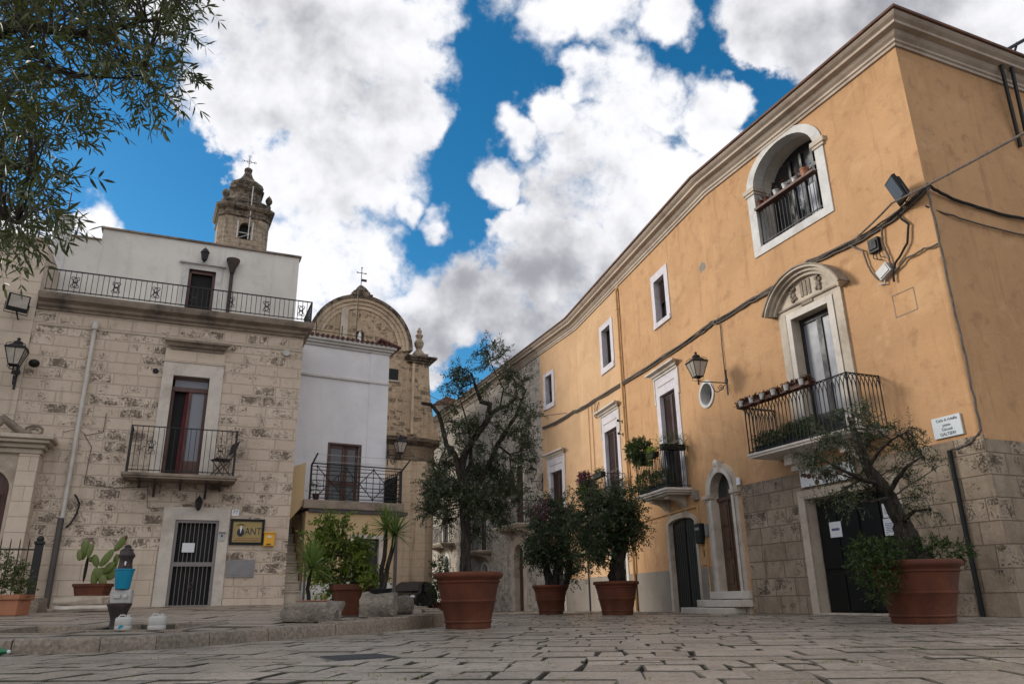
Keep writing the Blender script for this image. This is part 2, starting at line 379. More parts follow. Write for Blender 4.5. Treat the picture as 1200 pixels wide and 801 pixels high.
M_TUFA_R = ashlar('weathered_ashlar', (.15, .108, .072), (.42, .335, .25), (.12, .09, .065), .7, .42, (.10, .065, .04), .575, .012, grime=(.05, .038, .028), grime_amt=.55, bmp=.05, streaks=.6, flatness=.45)
M_ASHLAR_PALE = ashlar('pale_ashlar', (.53, .435, .345), (.63, .53, .425), (.38, .3, .23), .95, .34, None, mort=.006, grime_amt=.3, bmp=.015)
M_RUBBLE = ashlar('rubble_stone', (.33, .27, .22), (.68, .60, .52), (.30, .25, .2), .5, .3, (.2, .15, .11), .52, .016, grime_amt=.15, bmp=.05, wob=.06, flatness=.25)
M_CHURCH = ashlar('church_stone', (.30, .215, .14), (.66, .50, .345), (.57, .44, .305), .62, .32, (.13, .09, .055), .52, .02, grime_amt=.25, bmp=.05, streaks=.5, flatness=.15, pit_amt=.7)
M_CHURCH_PLAIN = ashlar('church_smooth_stone', (.48, .37, .265), (.60, .475, .345), (.36, .28, .2), 1.1, .42, None, mort=.006, grime_amt=.35, bmp=.02, streaks=.5)
M_TOWER = ashlar('tower_stone', (.27, .205, .145), (.48, .385, .285), (.3, .235, .17), .9, .42, (.10, .075, .05), .57, .012, grime=(.04, .033, .028), grime_amt=.6, bmp=.07, streaks=.7)
M_TOWER_DARK = ashlar('soot_blackened_stone', (.16, .125, .09), (.34, .27, .2), (.2, .16, .12), .9, .42, (.05, .04, .03), .50, .012, grime=(.028, .024, .02), grime_amt=.85, bmp=.08, streaks=.9, pit_amt=.85)
M_LIME = flat('limestone_trim', (.47, .40, .32), .85, .16, 2.4, bmp=.008, dirt=(.2, .15, .1), dirt_amt=.55)
M_LIME_PALE = flat('pale_limestone_trim', (.56, .51, .45), .85, .12, 2.4, bmp=.006, dirt=(.3, .24, .18), dirt_amt=.5)
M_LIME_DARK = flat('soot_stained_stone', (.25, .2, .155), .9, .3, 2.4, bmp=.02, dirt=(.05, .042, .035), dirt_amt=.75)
M_CORNICE = flat('cornice_stone', (.47, .395, .325), .85, .15, 1.2, bmp=.006, dirt=(.22, .15, .11), dirt_amt=.6)
M_KERB = slabs_mat('kerb_stone', [(.16, .128, .098), (.25, .205, .158), (.20, .165, .128), (.29, .238, .185)], (.05, .042, .032), .65)
M_ROCK = flat('rough_rock', (.27, .235, .195), .9, .45, 3.5, bmp=.08, dirt=(.05, .043, .036), dirt_amt=.8)
M_PAVE = slabs_mat('paving_slabs', [(.17, .141, .113), (.40, .338, .276), (.25, .21, .17), (.47, .40, .33), (.31, .262, .212)], (.08, .066, .052), .36)
M_PAVE_UP = slabs_mat('pavement_slabs', [(.22, .178, .138), (.33, .268, .208), (.28, .228, .178), (.39, .32, .25)], (.12, .095, .072), .55)
M_JOINT = flat('joint_soil', (.045, .04, .03), .95, .4, 5, bmp=.02, dirt=(.05, .075, .02), dirt_amt=.8)
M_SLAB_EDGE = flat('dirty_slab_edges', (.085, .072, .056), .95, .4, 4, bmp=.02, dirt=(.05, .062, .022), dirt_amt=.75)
M_EARTH = flat('bare_earth', (.16, .13, .1), .95, .3, .5)
M_IRON = flat('black_iron', (.009, .009, .010), .6, .3, 9, bmp=.001)
M_IRON_RUST = flat('rusting_iron', (.035, .026, .024), .65, .4, 9, bmp=.002, dirt=(.09, .045, .025), dirt_amt=.6)
M_GREYIRON = flat('grey_painted_iron', (.20, .18, .175), .5, .12, 6)
M_CABLE = flat('old_cable', (.10, .082, .068), .8, .4, 12, bmp=.004)
M_BLACK = flat('black_plastic', (.010, .011, .012), .55, .2, 6, spec=.25)
M_PIPE = flat('painted_downpipe', (.56, .32, .12), .6, .12, 4, dirt=(.3, .17, .08), dirt_amt=.5)
M_PIPE_GREY = flat('pale_plastic_pipe', (.5, .47, .43), .5, .1, 4, dirt=(.3, .26, .22), dirt_amt=.5)
M_PIPE_DARK = flat('dark_metal_pipe', (.07, .06, .06), .6, .2, 4)
M_SHUTTER = wood_mat('brown_shutter_paint', (.04, .02, .017), (.062, .03, .025), .5)
M_WOOD = wood_mat('walnut_door', (.05, .026, .014), (.11, .055, .028), .45)
M_WOOD_RED = wood_mat('reddish_door', (.05, .018, .012), (.10, .034, .02), .45)
M_WOOD_DARK = wood_mat('blackened_door', (.009, .009, .01), (.017, .016, .015), .5)
M_DOOR_BLACK = flat('black_painted_door', (.006, .007, .007), .5, .2, 4, spec=.25)
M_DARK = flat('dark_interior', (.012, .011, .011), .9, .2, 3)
M_GLASS = glass_mat('window_glass'); M_GLASS_CURTAIN = glass_mat('glass_before_net_curtain', (.17, .18, .21), .45)
M_LAMP_GLASS = flat('frosted_lamp_glass', (.42, .38, .33), .25, .12, 5, spec=.6)
M_FLOOD_GLASS = glass_mat('floodlight_glass', (.07, .085, .11), .2)
M_TERRA = flat('terracotta', (.10, .027, .0105), .85, .35, 2.5, bmp=.008, dirt=(.15, .07, .042), dirt_amt=.32)
M_TERRA_PALE = flat('pale_terracotta', (.34, .14, .075), .8, .18, 3, bmp=.003, dirt=(.3, .12, .06), dirt_amt=.5)
M_SOIL = flat('potting_soil', (.03, .022, .016), .95, .4, 14, bmp=.03)
M_BARK = bark_mat('olive_bark', (.014, .012, .010), (.065, .054, .044)); M_TWIG = flat('twig', (.045, .036, .026), .9, .3, 9)
M_OLIVE = leaf_mat('olive_leaves', [(.017, .026, .010), (.034, .048, .017), (.06, .076, .03)], (.07, .085, .05), .2)
M_OLIVE_NEAR = leaf_mat('near_olive_leaves', [(.022, .03, .010), (.055, .072, .02), (.12, .13, .04), (.06, .07, .03)], (.10, .115, .055), .25, .4)
M_DENSE = leaf_mat('dense_leaves', [(.012, .026, .009), (.024, .046, .014), (.05, .08, .026)], (.04, .06, .028), .2)
M_SHRUB = leaf_mat('shrub_leaves', [(.05, .08, .012), (.12, .17, .026), (.22, .26, .06)], None, .3)
M_DARKPLANT = leaf_mat('balcony_leaves', [(.02, .035, .012), (.035, .06, .018), (.07, .10, .03)], None, .25)
M_LIMEPLANT = leaf_mat('yellow_green_leaves', [(.14, .19, .02), (.24, .29, .04)], None, .35)
M_YUCCA = leaf_mat('yucca_leaves', [(.06, .11, .02), (.11, .17, .04), (.17, .22, .07)], None, .25)
M_CACTUS = flat('cactus_green', (.11, .15, .03), .6, .25, 7, bmp=.006, dirt=(.13, .12, .05), dirt_amt=.5)
M_FLOWER = leaf_mat('purple_flowers', [(.07, .018, .045), (.14, .04, .09)], None, .3)
M_REDLEAF = leaf_mat('dark_red_leaves', [(.04, .010, .008), (.10, .025, .015), (.05, .035, .015)], None, .3)
M_TILE = flat('roof_tile', (.15, .075, .05), .85, .3, 4, bmp=.01, dirt=(.06, .045, .035), dirt_amt=.7)
M_TILE_RED = flat('red_roof_tile', (.085, .026, .02), .7, .3, 4)
M_BLUE = flat('blue_plastic', (.0, .22, .36), .35, .1, 5); M_WHITEPLASTIC = flat('white_plastic', (.43, .42, .40), .4, .1, 5, dirt=(.4, .38, .33), dirt_amt=.4)
M_YELLOWBOX = flat('yellow_paint', (.72, .36, .015), .4, .08, 5); M_PAPER = flat('paper', (.7, .72, .75), .8, .05, 5)
M_MARBLE = flat('sign_marble', (.52, .57, .60), .45, .1, 4); M_GOLD = flat('tan_sign_face', (.33, .25, .09), .5, .1, 4)
M_INK = flat('sign_ink', (.02, .022, .03), .6, .1, 5); M_INK_RED = flat('red_ink', (.26, .05, .02), .6, .1, 5); M_INK_BLUE = flat('blue_ink', (.09, .1, .2), .6, .1, 5)
M_BROWN = flat('brown_ink', (.085, .03, .015), .6, .1, 5)
M_CURTAIN = flat('dark_red_curtain', (.13, .02, .03), .9, .3, 9); M_NET = flat('net_curtain', (.5, .52, .57), .9, .1, 9)
M_CARPAINT = flat('dark_car_paint', (.006, .007, .009), .3, .1, 3, spec=.4); M_RUBBER = flat('tyre_rubber', (.012, .012, .012), .85, .2, 9); M_CHROME = flat('alloy', (.5, .5, .52), .3, .1, 5, metal=1.)
M_HEADLIGHT = flat('headlight_lens', (.5, .52, .55), .12, .05, 5, spec=.8)
M_GREENGLASS = flat('green_bottle_plastic', (.01, .14, .05), .2, .1, 5)
M_STATUE = flat('white_marble', (.68, .67, .65), .6, .1, 5)
M_GREYBOX = flat('grey_plastic_box', (.42, .42, .41), .5, .1, 5); M_STEELPLATE = flat('steel_plate', (.22, .21, .22), .45, .12, 5)
# ------------------------------------------------------------------ ground
def gz(y): return 0. if y < 24 else -(y-24)*.0085
KERB = [(-16, 6.5), (-9, 7.75), (-5.2, 8.3), (-4.35, 8.42), (-3.95, 8.85), (-3.62, 9.5), (-3.2, 10.4), (-2.6, 11.6), (-2.1, 12.8), (-1.52, 14.2), (-1.38, 15.2), (-1.55, 16.4), (-2.3, 18.6), (-3.2, 21.4)]
def kerb_x(y):
    for (x0, y0), (x1, y1) in zip(KERB, KERB[1:]):
        if y0 <= y <= y1: return x0+(x1-x0)*(y-y0)/(y1-y0)
    return None
def pav_z(x, y):
    """the raised pavement climbs from the kerb to the house fronts"""
    d = (FL.o-Vector((x, y))).dot(Vector((-FL.y.x, -FL.y.y)))      # metres in front of the stone house
    d = -(Vector((x, y))-FL.o).dot(FL.y)
    return .425-.0285*max(0, min(d, 9.8))
struct('ground', MB().add([(-500, -300, -.32), (500, -300, -.32), (500, 900, -.9), (-500, 900, -.9)], [(0, 1, 2, 3)]), M_EARTH)
rng = random.Random(5)
# joints below the slabs
mb = MB(); ys = [-6, 24, 70]
for a, b in zip(ys, ys[1:]): mb.add([(-20, a, gz(a)-.03), (24, a, gz(a)-.03), (24, b, gz(b)-.03), (-20, b, gz(b)-.03)], [(0, 1, 2, 3)])
struct('paving_joints', mb, M_JOINT)
def slab(mb, c, gap, h, bev, zf, rng):
    """a worn stone: c = four corners (x, y), anticlockwise"""
    cx, cy = sum(p[0] for p in c)/4, sum(p[1] for p in c)/4
    dz = rng.uniform(-.005, .005); tx, ty = rng.gauss(0, .004), rng.gauss(0, .006)
    lo, mid, hi = [], [], []
    for x, y in c:
        d = Vector((cx-x, cy-y)); L = d.length
        j = Vector((rng.uniform(-.028, .028), rng.uniform(-.028, .028)))
        for lst, g, z in ((lo, gap, -h), (mid, gap, -bev*.7), (hi, gap+bev*1.6, 0)):
            q = Vector((x, y))+d*(g*1.3/L)+j
            lst.append((q.x, q.y, zf(q.x, q.y)+z+dz+(q.x-cx)*tx+(q.y-cy)*ty))
    fs = [(8, 9, 10, 11)]+[(i, (i+1) % 4, (i+1) % 4+4, i+4) for i in range(4)]+[(i+4, (i+1) % 4+4, (i+1) % 4+8, i+8) for i in range(4)]
    mb.add(lo+mid+hi, fs)
mb = MB(); A = R(98); rx, ry = Vector((sin(A), cos(A))), Vector((-cos(A), sin(A)))   # rows run along rx, follow one another along ry
t = -6.
while t < 66:
    d = rng.choice((.3, .38, .45, .52, .6)) if t < 34 else .8
    s = -24+rng.uniform(0, .8)
    while s < 24:
        wd = rng.choice([.34, .42, .5, .58, .68, .85])*rng.uniform(.9, 1.1)
        if t > 34: wd *= 1.5
        parts = [(s, s+wd, t, t+d)] if rng.random() > .16 else [(s, s+wd*.5, t, t+d), (s+wd*.5, s+wd, t, t+d*.55), (s+wd*.5, s+wd, t+d*.55, t+d)]
        for s0, s1, t0, t1 in parts:
            cs = [rx*a+ry*b for a, b in ((s0, t0), (s1, t0), (s1, t1), (s0, t1))]
            m = (cs[0]+cs[2])/2
            u = (m-FA.o); dl = (m-FL.o)
            if abs(m.x) > .85*m.y+6 or m.y < 1 or m.y > 62: continue
            if dl.dot(FL.y) > 3 and m.x < -9: continue
            if m.y > 15 and u.dot(FA.y) > 2.8: continue
            slab(mb, [(p.x, p.y) for p in cs], rng.uniform(.004, .013), .05, rng.choice((.004, .005, .007, .009)), lambda x, y: gz(y), rng)
        s += wd
    t += d
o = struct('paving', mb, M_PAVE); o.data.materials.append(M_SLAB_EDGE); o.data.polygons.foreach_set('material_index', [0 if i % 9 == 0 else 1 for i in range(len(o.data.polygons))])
# kerb stones: one long run cut into blocks
mb = MB(); kr = random.Random(3)
pts = [Vector(p) for p in KERB]; cut = []
for a, b in zip(pts, pts[1:]):
    n = max(1, round((b-a).length/.95))
    cut += [a.lerp(b, i/n) for i in range(n)]
cut.append(pts[-1])
for i, (a, b) in enumerate(zip(cut, cut[1:])):
    d = (b-a).normalized(); n = Vector((-d.y, d.x))
    n2 = n
    a2, b2 = a+d*.006, b-d*.006
    top = lambda p: pav_z(p.x, p.y)+.004+kr.uniform(-.004, .004)
    j = kr.uniform(-.012, .012)
    o0, o1 = a2-n*j, b2-n*(j+kr.uniform(-.01, .01)); i0, i1 = a2+n*.34, b2+n*.34
    zt = top((a+b)/2)
    prof = [(0, -.1), (.004, .55), (.02, .92), (.05, 1.0)]
    vs = []
    for e0, e1 in ((o0, i0), (o1, i1)):
        dd = (e1-e0).normalized()
        for k, f in prof:
            q = e0+dd*k; vs.append((q.x, q.y, zt*f if f > 0 else -.05))
        vs.append((e1.x, e1.y, zt)); vs.append((e1.x, e1.y, -.05))
    m = 6
    mb.add(vs, [(k, k+1, k+1+m, k+m)[::-1] for k in range(m-1)]+[tuple(range(m)), tuple(range(2*m-1, m-1, -1))])
struct('kerb', mb, M_KERB, bevel=.008)
# raised pavement: stone slabs, with two sunk basins beside the fountain
PITS = [(-6.55, -5.5, 9.55, 10.95), (-5.36, -4.3, 10.1, 11.45)]     # x0, x1, y0, y1: left basin, fountain basin
def in_pit(x, y, e=.0): return any(a-e < x < b+e and c-e < y < d+e for a, b, c, d in PITS)
def left_of_kerb(x, y):
    k = kerb_x(y); return k is not None and x < k-.33
mb = MB(); base = MB(); pr = random.Random(11)
cells = []
y = 7.0
while y < 26:
    dy = pr.uniform(.45, .65); x = -14+pr.uniform(0, .5)
    # rows break at the basins' edges
    for a, b, c, d in PITS:
        for e in (c, d):
            if y+.1 < e < y+dy: dy = e-y
    while x < -1.2:
        wd = pr.uniform(.55, 1.15)
        for a, b, c, d in PITS:
            if c <= y+.01 and y+dy <= d+.01:
                for e in (a, b):
                    if x+.02 < e < x+wd: wd = e-x
        m = Vector((x+wd/2, y+dy/2))
        if left_of_kerb(x+wd+.02, m.y) and left_of_kerb(x+wd+.02, y) and left_of_kerb(x+wd+.02, y+dy) and not in_pit(m.x, m.y) and (m-FL.o).dot(FL.y) < 5:
            slab(mb, [(x, y), (x+wd, y), (x+wd, y+dy), (x, y+dy)], .006, .06, .006, pav_z, pr)
        x += wd
    y += dy
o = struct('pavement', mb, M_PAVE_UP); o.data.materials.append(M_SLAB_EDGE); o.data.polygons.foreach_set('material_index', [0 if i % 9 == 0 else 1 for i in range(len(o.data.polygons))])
# bed under the pavement slabs, cut out at the basins
xs = sorted({-16., -1.3}|{v for p in PITS for v in p[:2]}); yy = sorted({7., 8.3, 8.5, 12., 14., 18., 22., 27.}|{v for p in PITS for v in p[2:]})
bed = MB()
for y0, y1 in zip(yy, yy[1:]):
    k0 = kerb_x(y0) if kerb_x(y0) is not None else -3.6; k1 = kerb_x(y1) if kerb_x(y1) is not None else -3.6
    lim = [x for x in xs if x < min(k0, k1)-.4]
    cols = list(zip(lim, lim[1:]))
    for x0, x1 in cols:
        if in_pit((x0+x1)/2, (y0+y1)/2): continue
        c = [(x0, y0), (x1, y0), (x1, y1), (x0, y1)]
        bed.add([(x, y, pav_z(x, y)-.018) for x, y in c], [(0, 1, 2, 3)])
    if lim:
        c = [(lim[-1], y0), (k0-.05, y0), (k1-.05, y1), (lim[-1], y1)]
        if not in_pit((lim[-1]+k0)/2-.3, (y0+y1)/2): bed.add([(x, y, pav_z(x, y)-.018) for x, y in c], [(0, 1, 2, 3)])
struct('pavement_bed', bed, M_KERB)
pm = MB()
for a, b, c, d in PITS:
    zf = min(pav_z(x, y) for x in (a, b) for y in (c, d))-.11
    pm.add([(a-.05, c-.05, zf+.01), (b+.05, c-.05, zf+.01), (b+.05, d+.05, zf+.01), (a-.05, d+.05, zf+.01)], [(0, 1, 2, 3)])
    # pale stone rim
    for x0, x1, y0, y1 in ((a-.14, b+.14, d, d+.16), (a-.14, a, c, d), (b, b+.14, c, d), (a-.14, b+.14, c-.12, c)):
        cs = [(x0, y0), (x1, y0), (x1, y1), (x0, y1)]
        pm.add([(x, y, pav_z(x, y)+.016) for x, y in cs]+[(x, y, zf) for x, y in cs], [(0, 1, 2, 3)]+[((i+1) % 4, i, i+4, (i+1) % 4+4) for i in range(4)])
struct('basin_stones', pm, M_KERB, bevel=.006)
# ------------------------------------------------------------------ the ochre palazzo on the right
TOPZ = 12.46
pal = thing('ochre_palazzo', 'long ochre rendered palazzo with stone base and arched loggia window, right side of the square', 'building', FA.M())
def pfront(name, F, x0, x1, z0, z1, holes, mat, depth=.28, parent=None, M=None):
    mb = MB().sheet(rect(x0, x1, z0, z1), holes, 0)
    return obj(name, mb, mat, parent or pal, F.M())
# openings
LOG = arch(-.33, 2.01, 9.55, 11.37, .85, 20)
BD = rect(.42, 1.68, 3.72, 7.13)
SHOP = rect(0., 2.55, -.05, 2.62)
W1, W2 = rect(-4.2, -3.36, 9.52, 11.08), rect(-9.5, -8.55, 9.45, 11.08)
D1, D2 = rect(-4.45, -3.3, 3.6, 6.95), rect(-9.78, -8.47, 3.6, 6.8)
DK = arch(-4.6, -2.78, -.05, 2.62, .17, 8)
AD = arch(-1.52, -.36, .55, 3.2, .6, 16)
DT = rect(-9.75, -8.35, -.05, 2.55)
OV = [(-1.25+.36*cos(2*pi*i/24), 6.2+.33*sin(2*pi*i/24)) for i in range(24)]
W3, D3 = rect(-3.5, -2.76, 9.5, 10.95), rect(-3.22, -1.98, 3.5, 6.12)
DB = rect(-3.3, -2.2, -.2, 2.45)
pfront('front_wall', FA, -2.4, 4.75, -.1, TOPZ, [LOG, BD, SHOP], M_OCHRE, .3)
pfront('front_wall', FB, -7.5, 0, -.1, TOPZ, [W1, D1, DK, AD, OV], M_OCHRE, .32)
pfront('front_wall', FB, -12.75, -7.5, -.1, TOPZ, [W2, D2, DT], M_OCHRE_PALE, .32)
pfront('front_wall', FC, -4.15, 0, -.3, TOPZ, [W3, D3, DB], M_OCHRE_PALE, .3)
obj('side_wall', MB().sheet(rect(0, 16, -.1, TOPZ), [], 0), M_OCHRE, pal, FR.M())
# stone base of the near part, standing 5 cm proud, worn at the corner
bs = MB()
def band(mb, x0, x1, z0, z1, y0=-.05, y1=.0): mb.box(x0, x1, y0, y1, z0, z1)
band(bs, -2.3, -.22, -.1, 3.27); band(bs, -.22, 2.77, 2.62, 3.27); band(bs, 2.77, 4.82, -.1, 3.27); band(bs, -.22, 0, -.1, 2.62); band(bs, 2.55, 2.77, -.1, 2.62)
bs.v = [(x, y, z) for x, y, z in bs.v]
obj('stone_base', bs, M_TUFA_R, pal, FA.M())
obj('stone_base', MB().box(-.05, 16, -.05, 0, -.1, 3.2), M_TUFA_R, pal, FR.M())
jb = MB()
for x0, x1, z0, z1 in ((-.22, 0, -.02, 2.84), (2.55, 2.77, -.02, 2.84), (0, 2.55, 2.62, 2.84)): jb.box(x0, x1, -.075, .36, z0, z1)
obj('door_surround', jb, M_LIME, pal, FA.M(), bevel=.012)
# rounded render roll at the corner above the stone
obj('corner_roll', MB().tube([(4.70, .06, 3.2), (4.70, .06, 7.0)], .12, 12), M_OCHRE, pal, FA.M(), smooth=40)
obj('wall_patch', MB().box(3.42, 3.99, -.006, 0, 6.62, 6.64).box(3.42, 3.44, -.006, 0, 6.14, 6.62).box(3.97, 3.99, -.006, 0, 6.14, 6.62).box(3.42, 3.99, -.006, 0, 6.12, 6.14), M_LIME_DARK, pal, FA.M())
q_ = FB.px(823, 313); r_ = random.Random(4)
obj('wall_scar', MB().prism_xz([(q_[0]+.34*cos(k*pi/6)*r_.uniform(.6, 1.1)*.8, q_[1]+.16*sin(k*pi/6)*r_.uniform(.6, 1.2)) for k in range(12)], -.004, .0), M_DADO, pal, FB.M())
# dado of grey render
dd = MB()
for x0, x1 in ((-12.75, -9.95), (-8.15, -4.78), (-2.62, -1.9)): dd.box(x0, x1, -.025, 0, -.1, 1.24)
obj('dado', dd, M_DADO, pal, FB.M())
obj('dado', MB().box(-2.0, 0.02, -.025, 0, -.2, 1.2).box(-4.15, -3.5, -.025, 0, -.2, 1.2), M_DADO, pal, FC.M())
# cornice: one moulded run round the corner and along the bends
def path_pts(out, z):
    """plan of the fronts pushed out by `out`"""
    segs = [(FR, 16., 0.), (FA, 4.75, -2.4), (FB, 0, -12.75), (FC, 0, -24.)]
    lines = [(F.w(a, -out), F.w(b, -out)) for F, a, b in segs]
    pts = [lines[0][0].xy]
    for (p, q), (r, s) in zip(lines, lines[1:]):
        d1, d2 = (q-p).xy, (s-r).xy; det = d1.x*-d2.y+d2.x*d1.y
        t = ((r-p).x*-d2.y+d2.x*(r-p).y)/det
        pts.append(p.xy+d1*t)
    pts.append(lines[-1][1].xy)
    return [Vector((p.x, p.y, z)) for p in pts]
PROF = [(-.02, 12.30), (.05, 12.30), (.06, 12.36), (.10, 12.38), (.10, 12.44), (.17, 12.49), (.22, 12.55), (.22, 12.58), (.36, 12.60), (.37, 12.66), (.45, 12.71), (.50, 12.76), (.50, 12.80), (-.02, 12.84)]
def cornice(prof, i0, i1, ext=None):
    mb = MB(); rows = [path_pts(o, z) for o, z in prof]
    n = len(prof); cols = range(len(rows[0]))
    vs = []
    for c in cols:
        for r in rows: vs.append(r[c])
    fs = [(c*n+k, (c+1)*n+k, (c+1)*n+k+1, c*n+k+1) for c in list(cols)[i0:i1] for k in range(n-1)]
    return mb.add(vs, fs)
obj('cornice', cornice(PROF, 0, 4), M_CORNICE, pal, G.M())
obj('roof_edge', cornice([(.3, 12.79), (.56, 12.80), (.57, 12.85), (.1, 12.93)], 0, 4), M_TILE, pal, G.M())
rf = MB(); pp = path_pts(.1, 12.92); q = [p+Vector((FA.y.x, FA.y.y, 0))*9+Vector((0, 0, .9)) for p in pp]
rf.add(pp+q, [(i, i+1, i+1+len(pp), i+len(pp)) for i in range(len(pp)-1)])
obj('roof', rf, M_TILE, pal, G.M())
obj('roof_light', MB().prism_yz([(.5, 12.7), (2.2, 12.7), (2.2, 14.3), (.5, 13.75)], -3.6, -1.9), M_PIPE_DARK, pal, FA.M(), bevel=.02)
obj('roof_vent', MB().box(-6.2, -5.75, .3, .8, 12.8, 13.5).box(-6.25, -5.7, .25, .85, 13.5, 13.56), M_GREYBOX, pal, FB.M(), bevel=.01)

def trim(name, F, outer, inner, mat, y0=-.03, y1=.33, parent=pal, bevel=.006):
    """a flat frame round an opening: front sheet with a hole, plus its outer edge"""
    if abs(min(p[1] for p in outer)-min(p[1] for p in inner)) < .003:      # open at the bottom: one U-shaped outline
        u = [outer[0], inner[0]]+inner[:1:-1]+[inner[1], outer[1]]+outer[2:]
        mb = MB().sheet(u, [], y0); k = inner[:1:-1]; k = [inner[0]]+k+[inner[1]]; m = len(k)
        mb.add([(x, y0, z) for x, z in k]+[(x, y1, z) for x, z in k], [(i, i+1, i+1+m, i+m) for i in range(m-1)])
    else: mb = MB().sheet(outer, [inner], y0, y1-y0)
    n = len(outer); mb.add([(x, y0, z) for x, z in outer]+[(x, y1, z) for x, z in outer], [(i, i+n, (i+1) % n+n, (i+1) % n) for i in range(n)])
    return obj(name, mb, mat, parent, F.M())
# small top-floor windows
def small_window(F, op, out, shutter=True):
    (x0, z0), (x1, _), (_, z1), _ = op
    fr = trim('window', F, rect(*out), op, M_LILAC)
    obj('sill', MB().box(out[0]+.02, out[1]-.02, -.06, .25, out[2]-.03, z0), M_LILAC, fr, F.M(), bevel=.008)
    obj('pane', MB().box(x0, x1, .26, .28, z0, z1), M_GLASS, fr, F.M())
    fm = MB()
    for a, b in ((x0, x0+.06), (x1-.06, x1), ((x0+x1)/2-.04, (x0+x1)/2+.04)): fm.box(a, b, .21, .26, z0, z1)
    fm.box(x0, x1, .2, .255, z1-.07, z1); fm.box(x0, x1, .2, .255, z0, z0+.06)
    obj('frame', fm, M_SHUTTER, fr, F.M())
    if shutter:
        sl = MB(); zc = z1-(z1-z0)*.55; k = 0; z = zc
        while z < z1-.05:
            sl.add([(x0+.06, .13, z), (x1-.06, .13, z), (x1-.06, .19, z+.1), (x0+.06, .19, z+.1)], [(0, 1, 2, 3), (3, 2, 1, 0)][:1]); z += .085
        obj('blind', sl, M_SHUTTER, fr, F.M())
small_window(FB, W1, (-4.43, -3.09, 9.37, 11.36)); small_window(FB, W2, (-9.75, -8.27, 9.23, 11.32), False); small_window(FC, W3, (-3.76, -2.5, 9.29, 11.13))
# shuttered balcony doors with hoods
def hood(F, cx, half, z, parent, proj=.28, mat=None):
    pr = [(0, z-.02), (-.07, z-.02), (-.07, z+.04), (-.13, z+.06), (-.16, z+.13), (-proj, z+.16), (-proj, z+.22), (-.02, z+.27), (0, z+.27)]
    mb = MB()
    # narrower mouldings below, so that the ends step back as the front does
    for k in range(len(pr)-1):
        pass
    n = len(pr); vs = []
    for s in (-1, 1):
        for y, zz in pr: vs.append((cx+s*(half+y*-1-.28), y, zz))
    mb.add(vs, [(k, k+1, n+k+1, n+k) for k in range(n-1)]+[tuple(range(n-1, -1, -1)), tuple(range(n, 2*n))])
    mb.f = [f[::-1] for f in mb.f]
    return obj('hood', mb, mat or M_LIME_PALE, parent, F.M())
def shutter_leaf(mb, x0, x1, z0, z1, y):
    mb.box(x0, x0+.06, y-.045, y, z0, z1).box(x1-.06, x1, y-.045, y, z0, z1).box(x0+.06, x1-.06, y-.045, y, z0, z0+.09).box(x0+.06, x1-.06, y-.045, y, z1-.08, z1)
    zm = (z0+z1)/2; mb.box(x0+.06, x1-.06, y-.045, y, zm-.05, zm+.05)
    z = z0+.1
    while z < z1-.12:
        if not zm-.1 < z < zm+.05: mb.add([(x0+.06, y-.042, z), (x1-.06, y-.042, z), (x1-.06, y-.008, z+.052), (x0+.06, y-.008, z+.052), (x0+.06, y-.036, z-.006), (x1-.06, y-.036, z-.006)], [(0, 1, 2, 3), (4, 5, 1, 0)])
        z += .058
    mb.box(x0+.05, x1-.05, y-.004, y, z0, z1)
def shutter_door(F, op, ftop, htop=None, closed=True):
    (x0, z0), (x1, _), (_, z1), _ = op; c = (x0+x1)/2
    fr = trim('balcony_door', F, rect(x0-.27, x1+.27, z0, ftop), op, M_LILAC)
    obj('lintel_line', MB().box(x0-.05, x1+.05, -.036, -.03, z1+.3, z1+.33), M_LIME_DARK, fr, F.M())
    obj('pilaster_edge', MB().box(x0-.36, x0-.27, -.05, .02, z1-.25, ftop).box(x1+.27, x1+.36, -.05, .02, z1-.25, ftop), M_LIME_PALE, fr, F.M(), bevel=.006)
    hood(F, c, (x1-x0)/2+.55, ftop, fr)
    for a, b in ((x0+.01, c-.004), (c+.004, x1-.01)):
        mb = MB(); shutter_leaf(mb, a, b, z0, z1-.01, .16); obj('shutter', mb, M_SHUTTER, fr, F.M())
    return fr
shutter_door(FB, D1, 7.6); shutter_door(FB, D2, 7.48); shutter_door(FC, D3, 6.8)
# loggia
lg = trim('loggia_window', FA, arch(-.62, 2.30, 9.33, 11.37, 1.03, 24), LOG, M_GREYTRIM, -.035)
obj('impost', MB().box(-.72, -.26, -.1, .3, 11.28, 11.42).box(-.68, -.29, -.07, .3, 11.2, 11.28).box(1.94, 2.4, -.1, .3, 11.28, 11.42).box(1.97, 2.36, -.07, .3, 11.2, 11.28), M_LIME, lg, FA.M(), bevel=.012)
rv = MB(); hh = LOG; n = len(hh)
rv.add([(x, .3, z) for x, z in hh]+[(x, .72, z) for x, z in hh], [(i, (i+1) % n, (i+1) % n+n, i+n) for i in range(n)])
obj('reveal', rv, M_LIME_PALE, lg, FA.M())
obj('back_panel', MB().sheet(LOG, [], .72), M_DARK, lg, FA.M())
fr = MB()
for x in (-.33, .42, .84, 1.26, 1.93): fr.box(x, x+.08, .62, .69, 9.55, 11.95)
fr.box(-.33, 2.01, .61, .68, 11.3, 11.4); fr.box(-.33, 2.01, .61, .68, 9.55, 9.75)
obj('frame', fr, M_WOOD_DARK, lg, FA.M())
obj('pane', MB().box(-.25, 1.95, .695, .705, 9.7, 12.0), M_GLASS, lg, FA.M())
obj('curtain', MB().box(.95, 1.2, .685, .692, 9.75, 10.9).box(1.4, 1.85, .685, .692, 9.75, 10.8), M_NET, lg, FA.M())
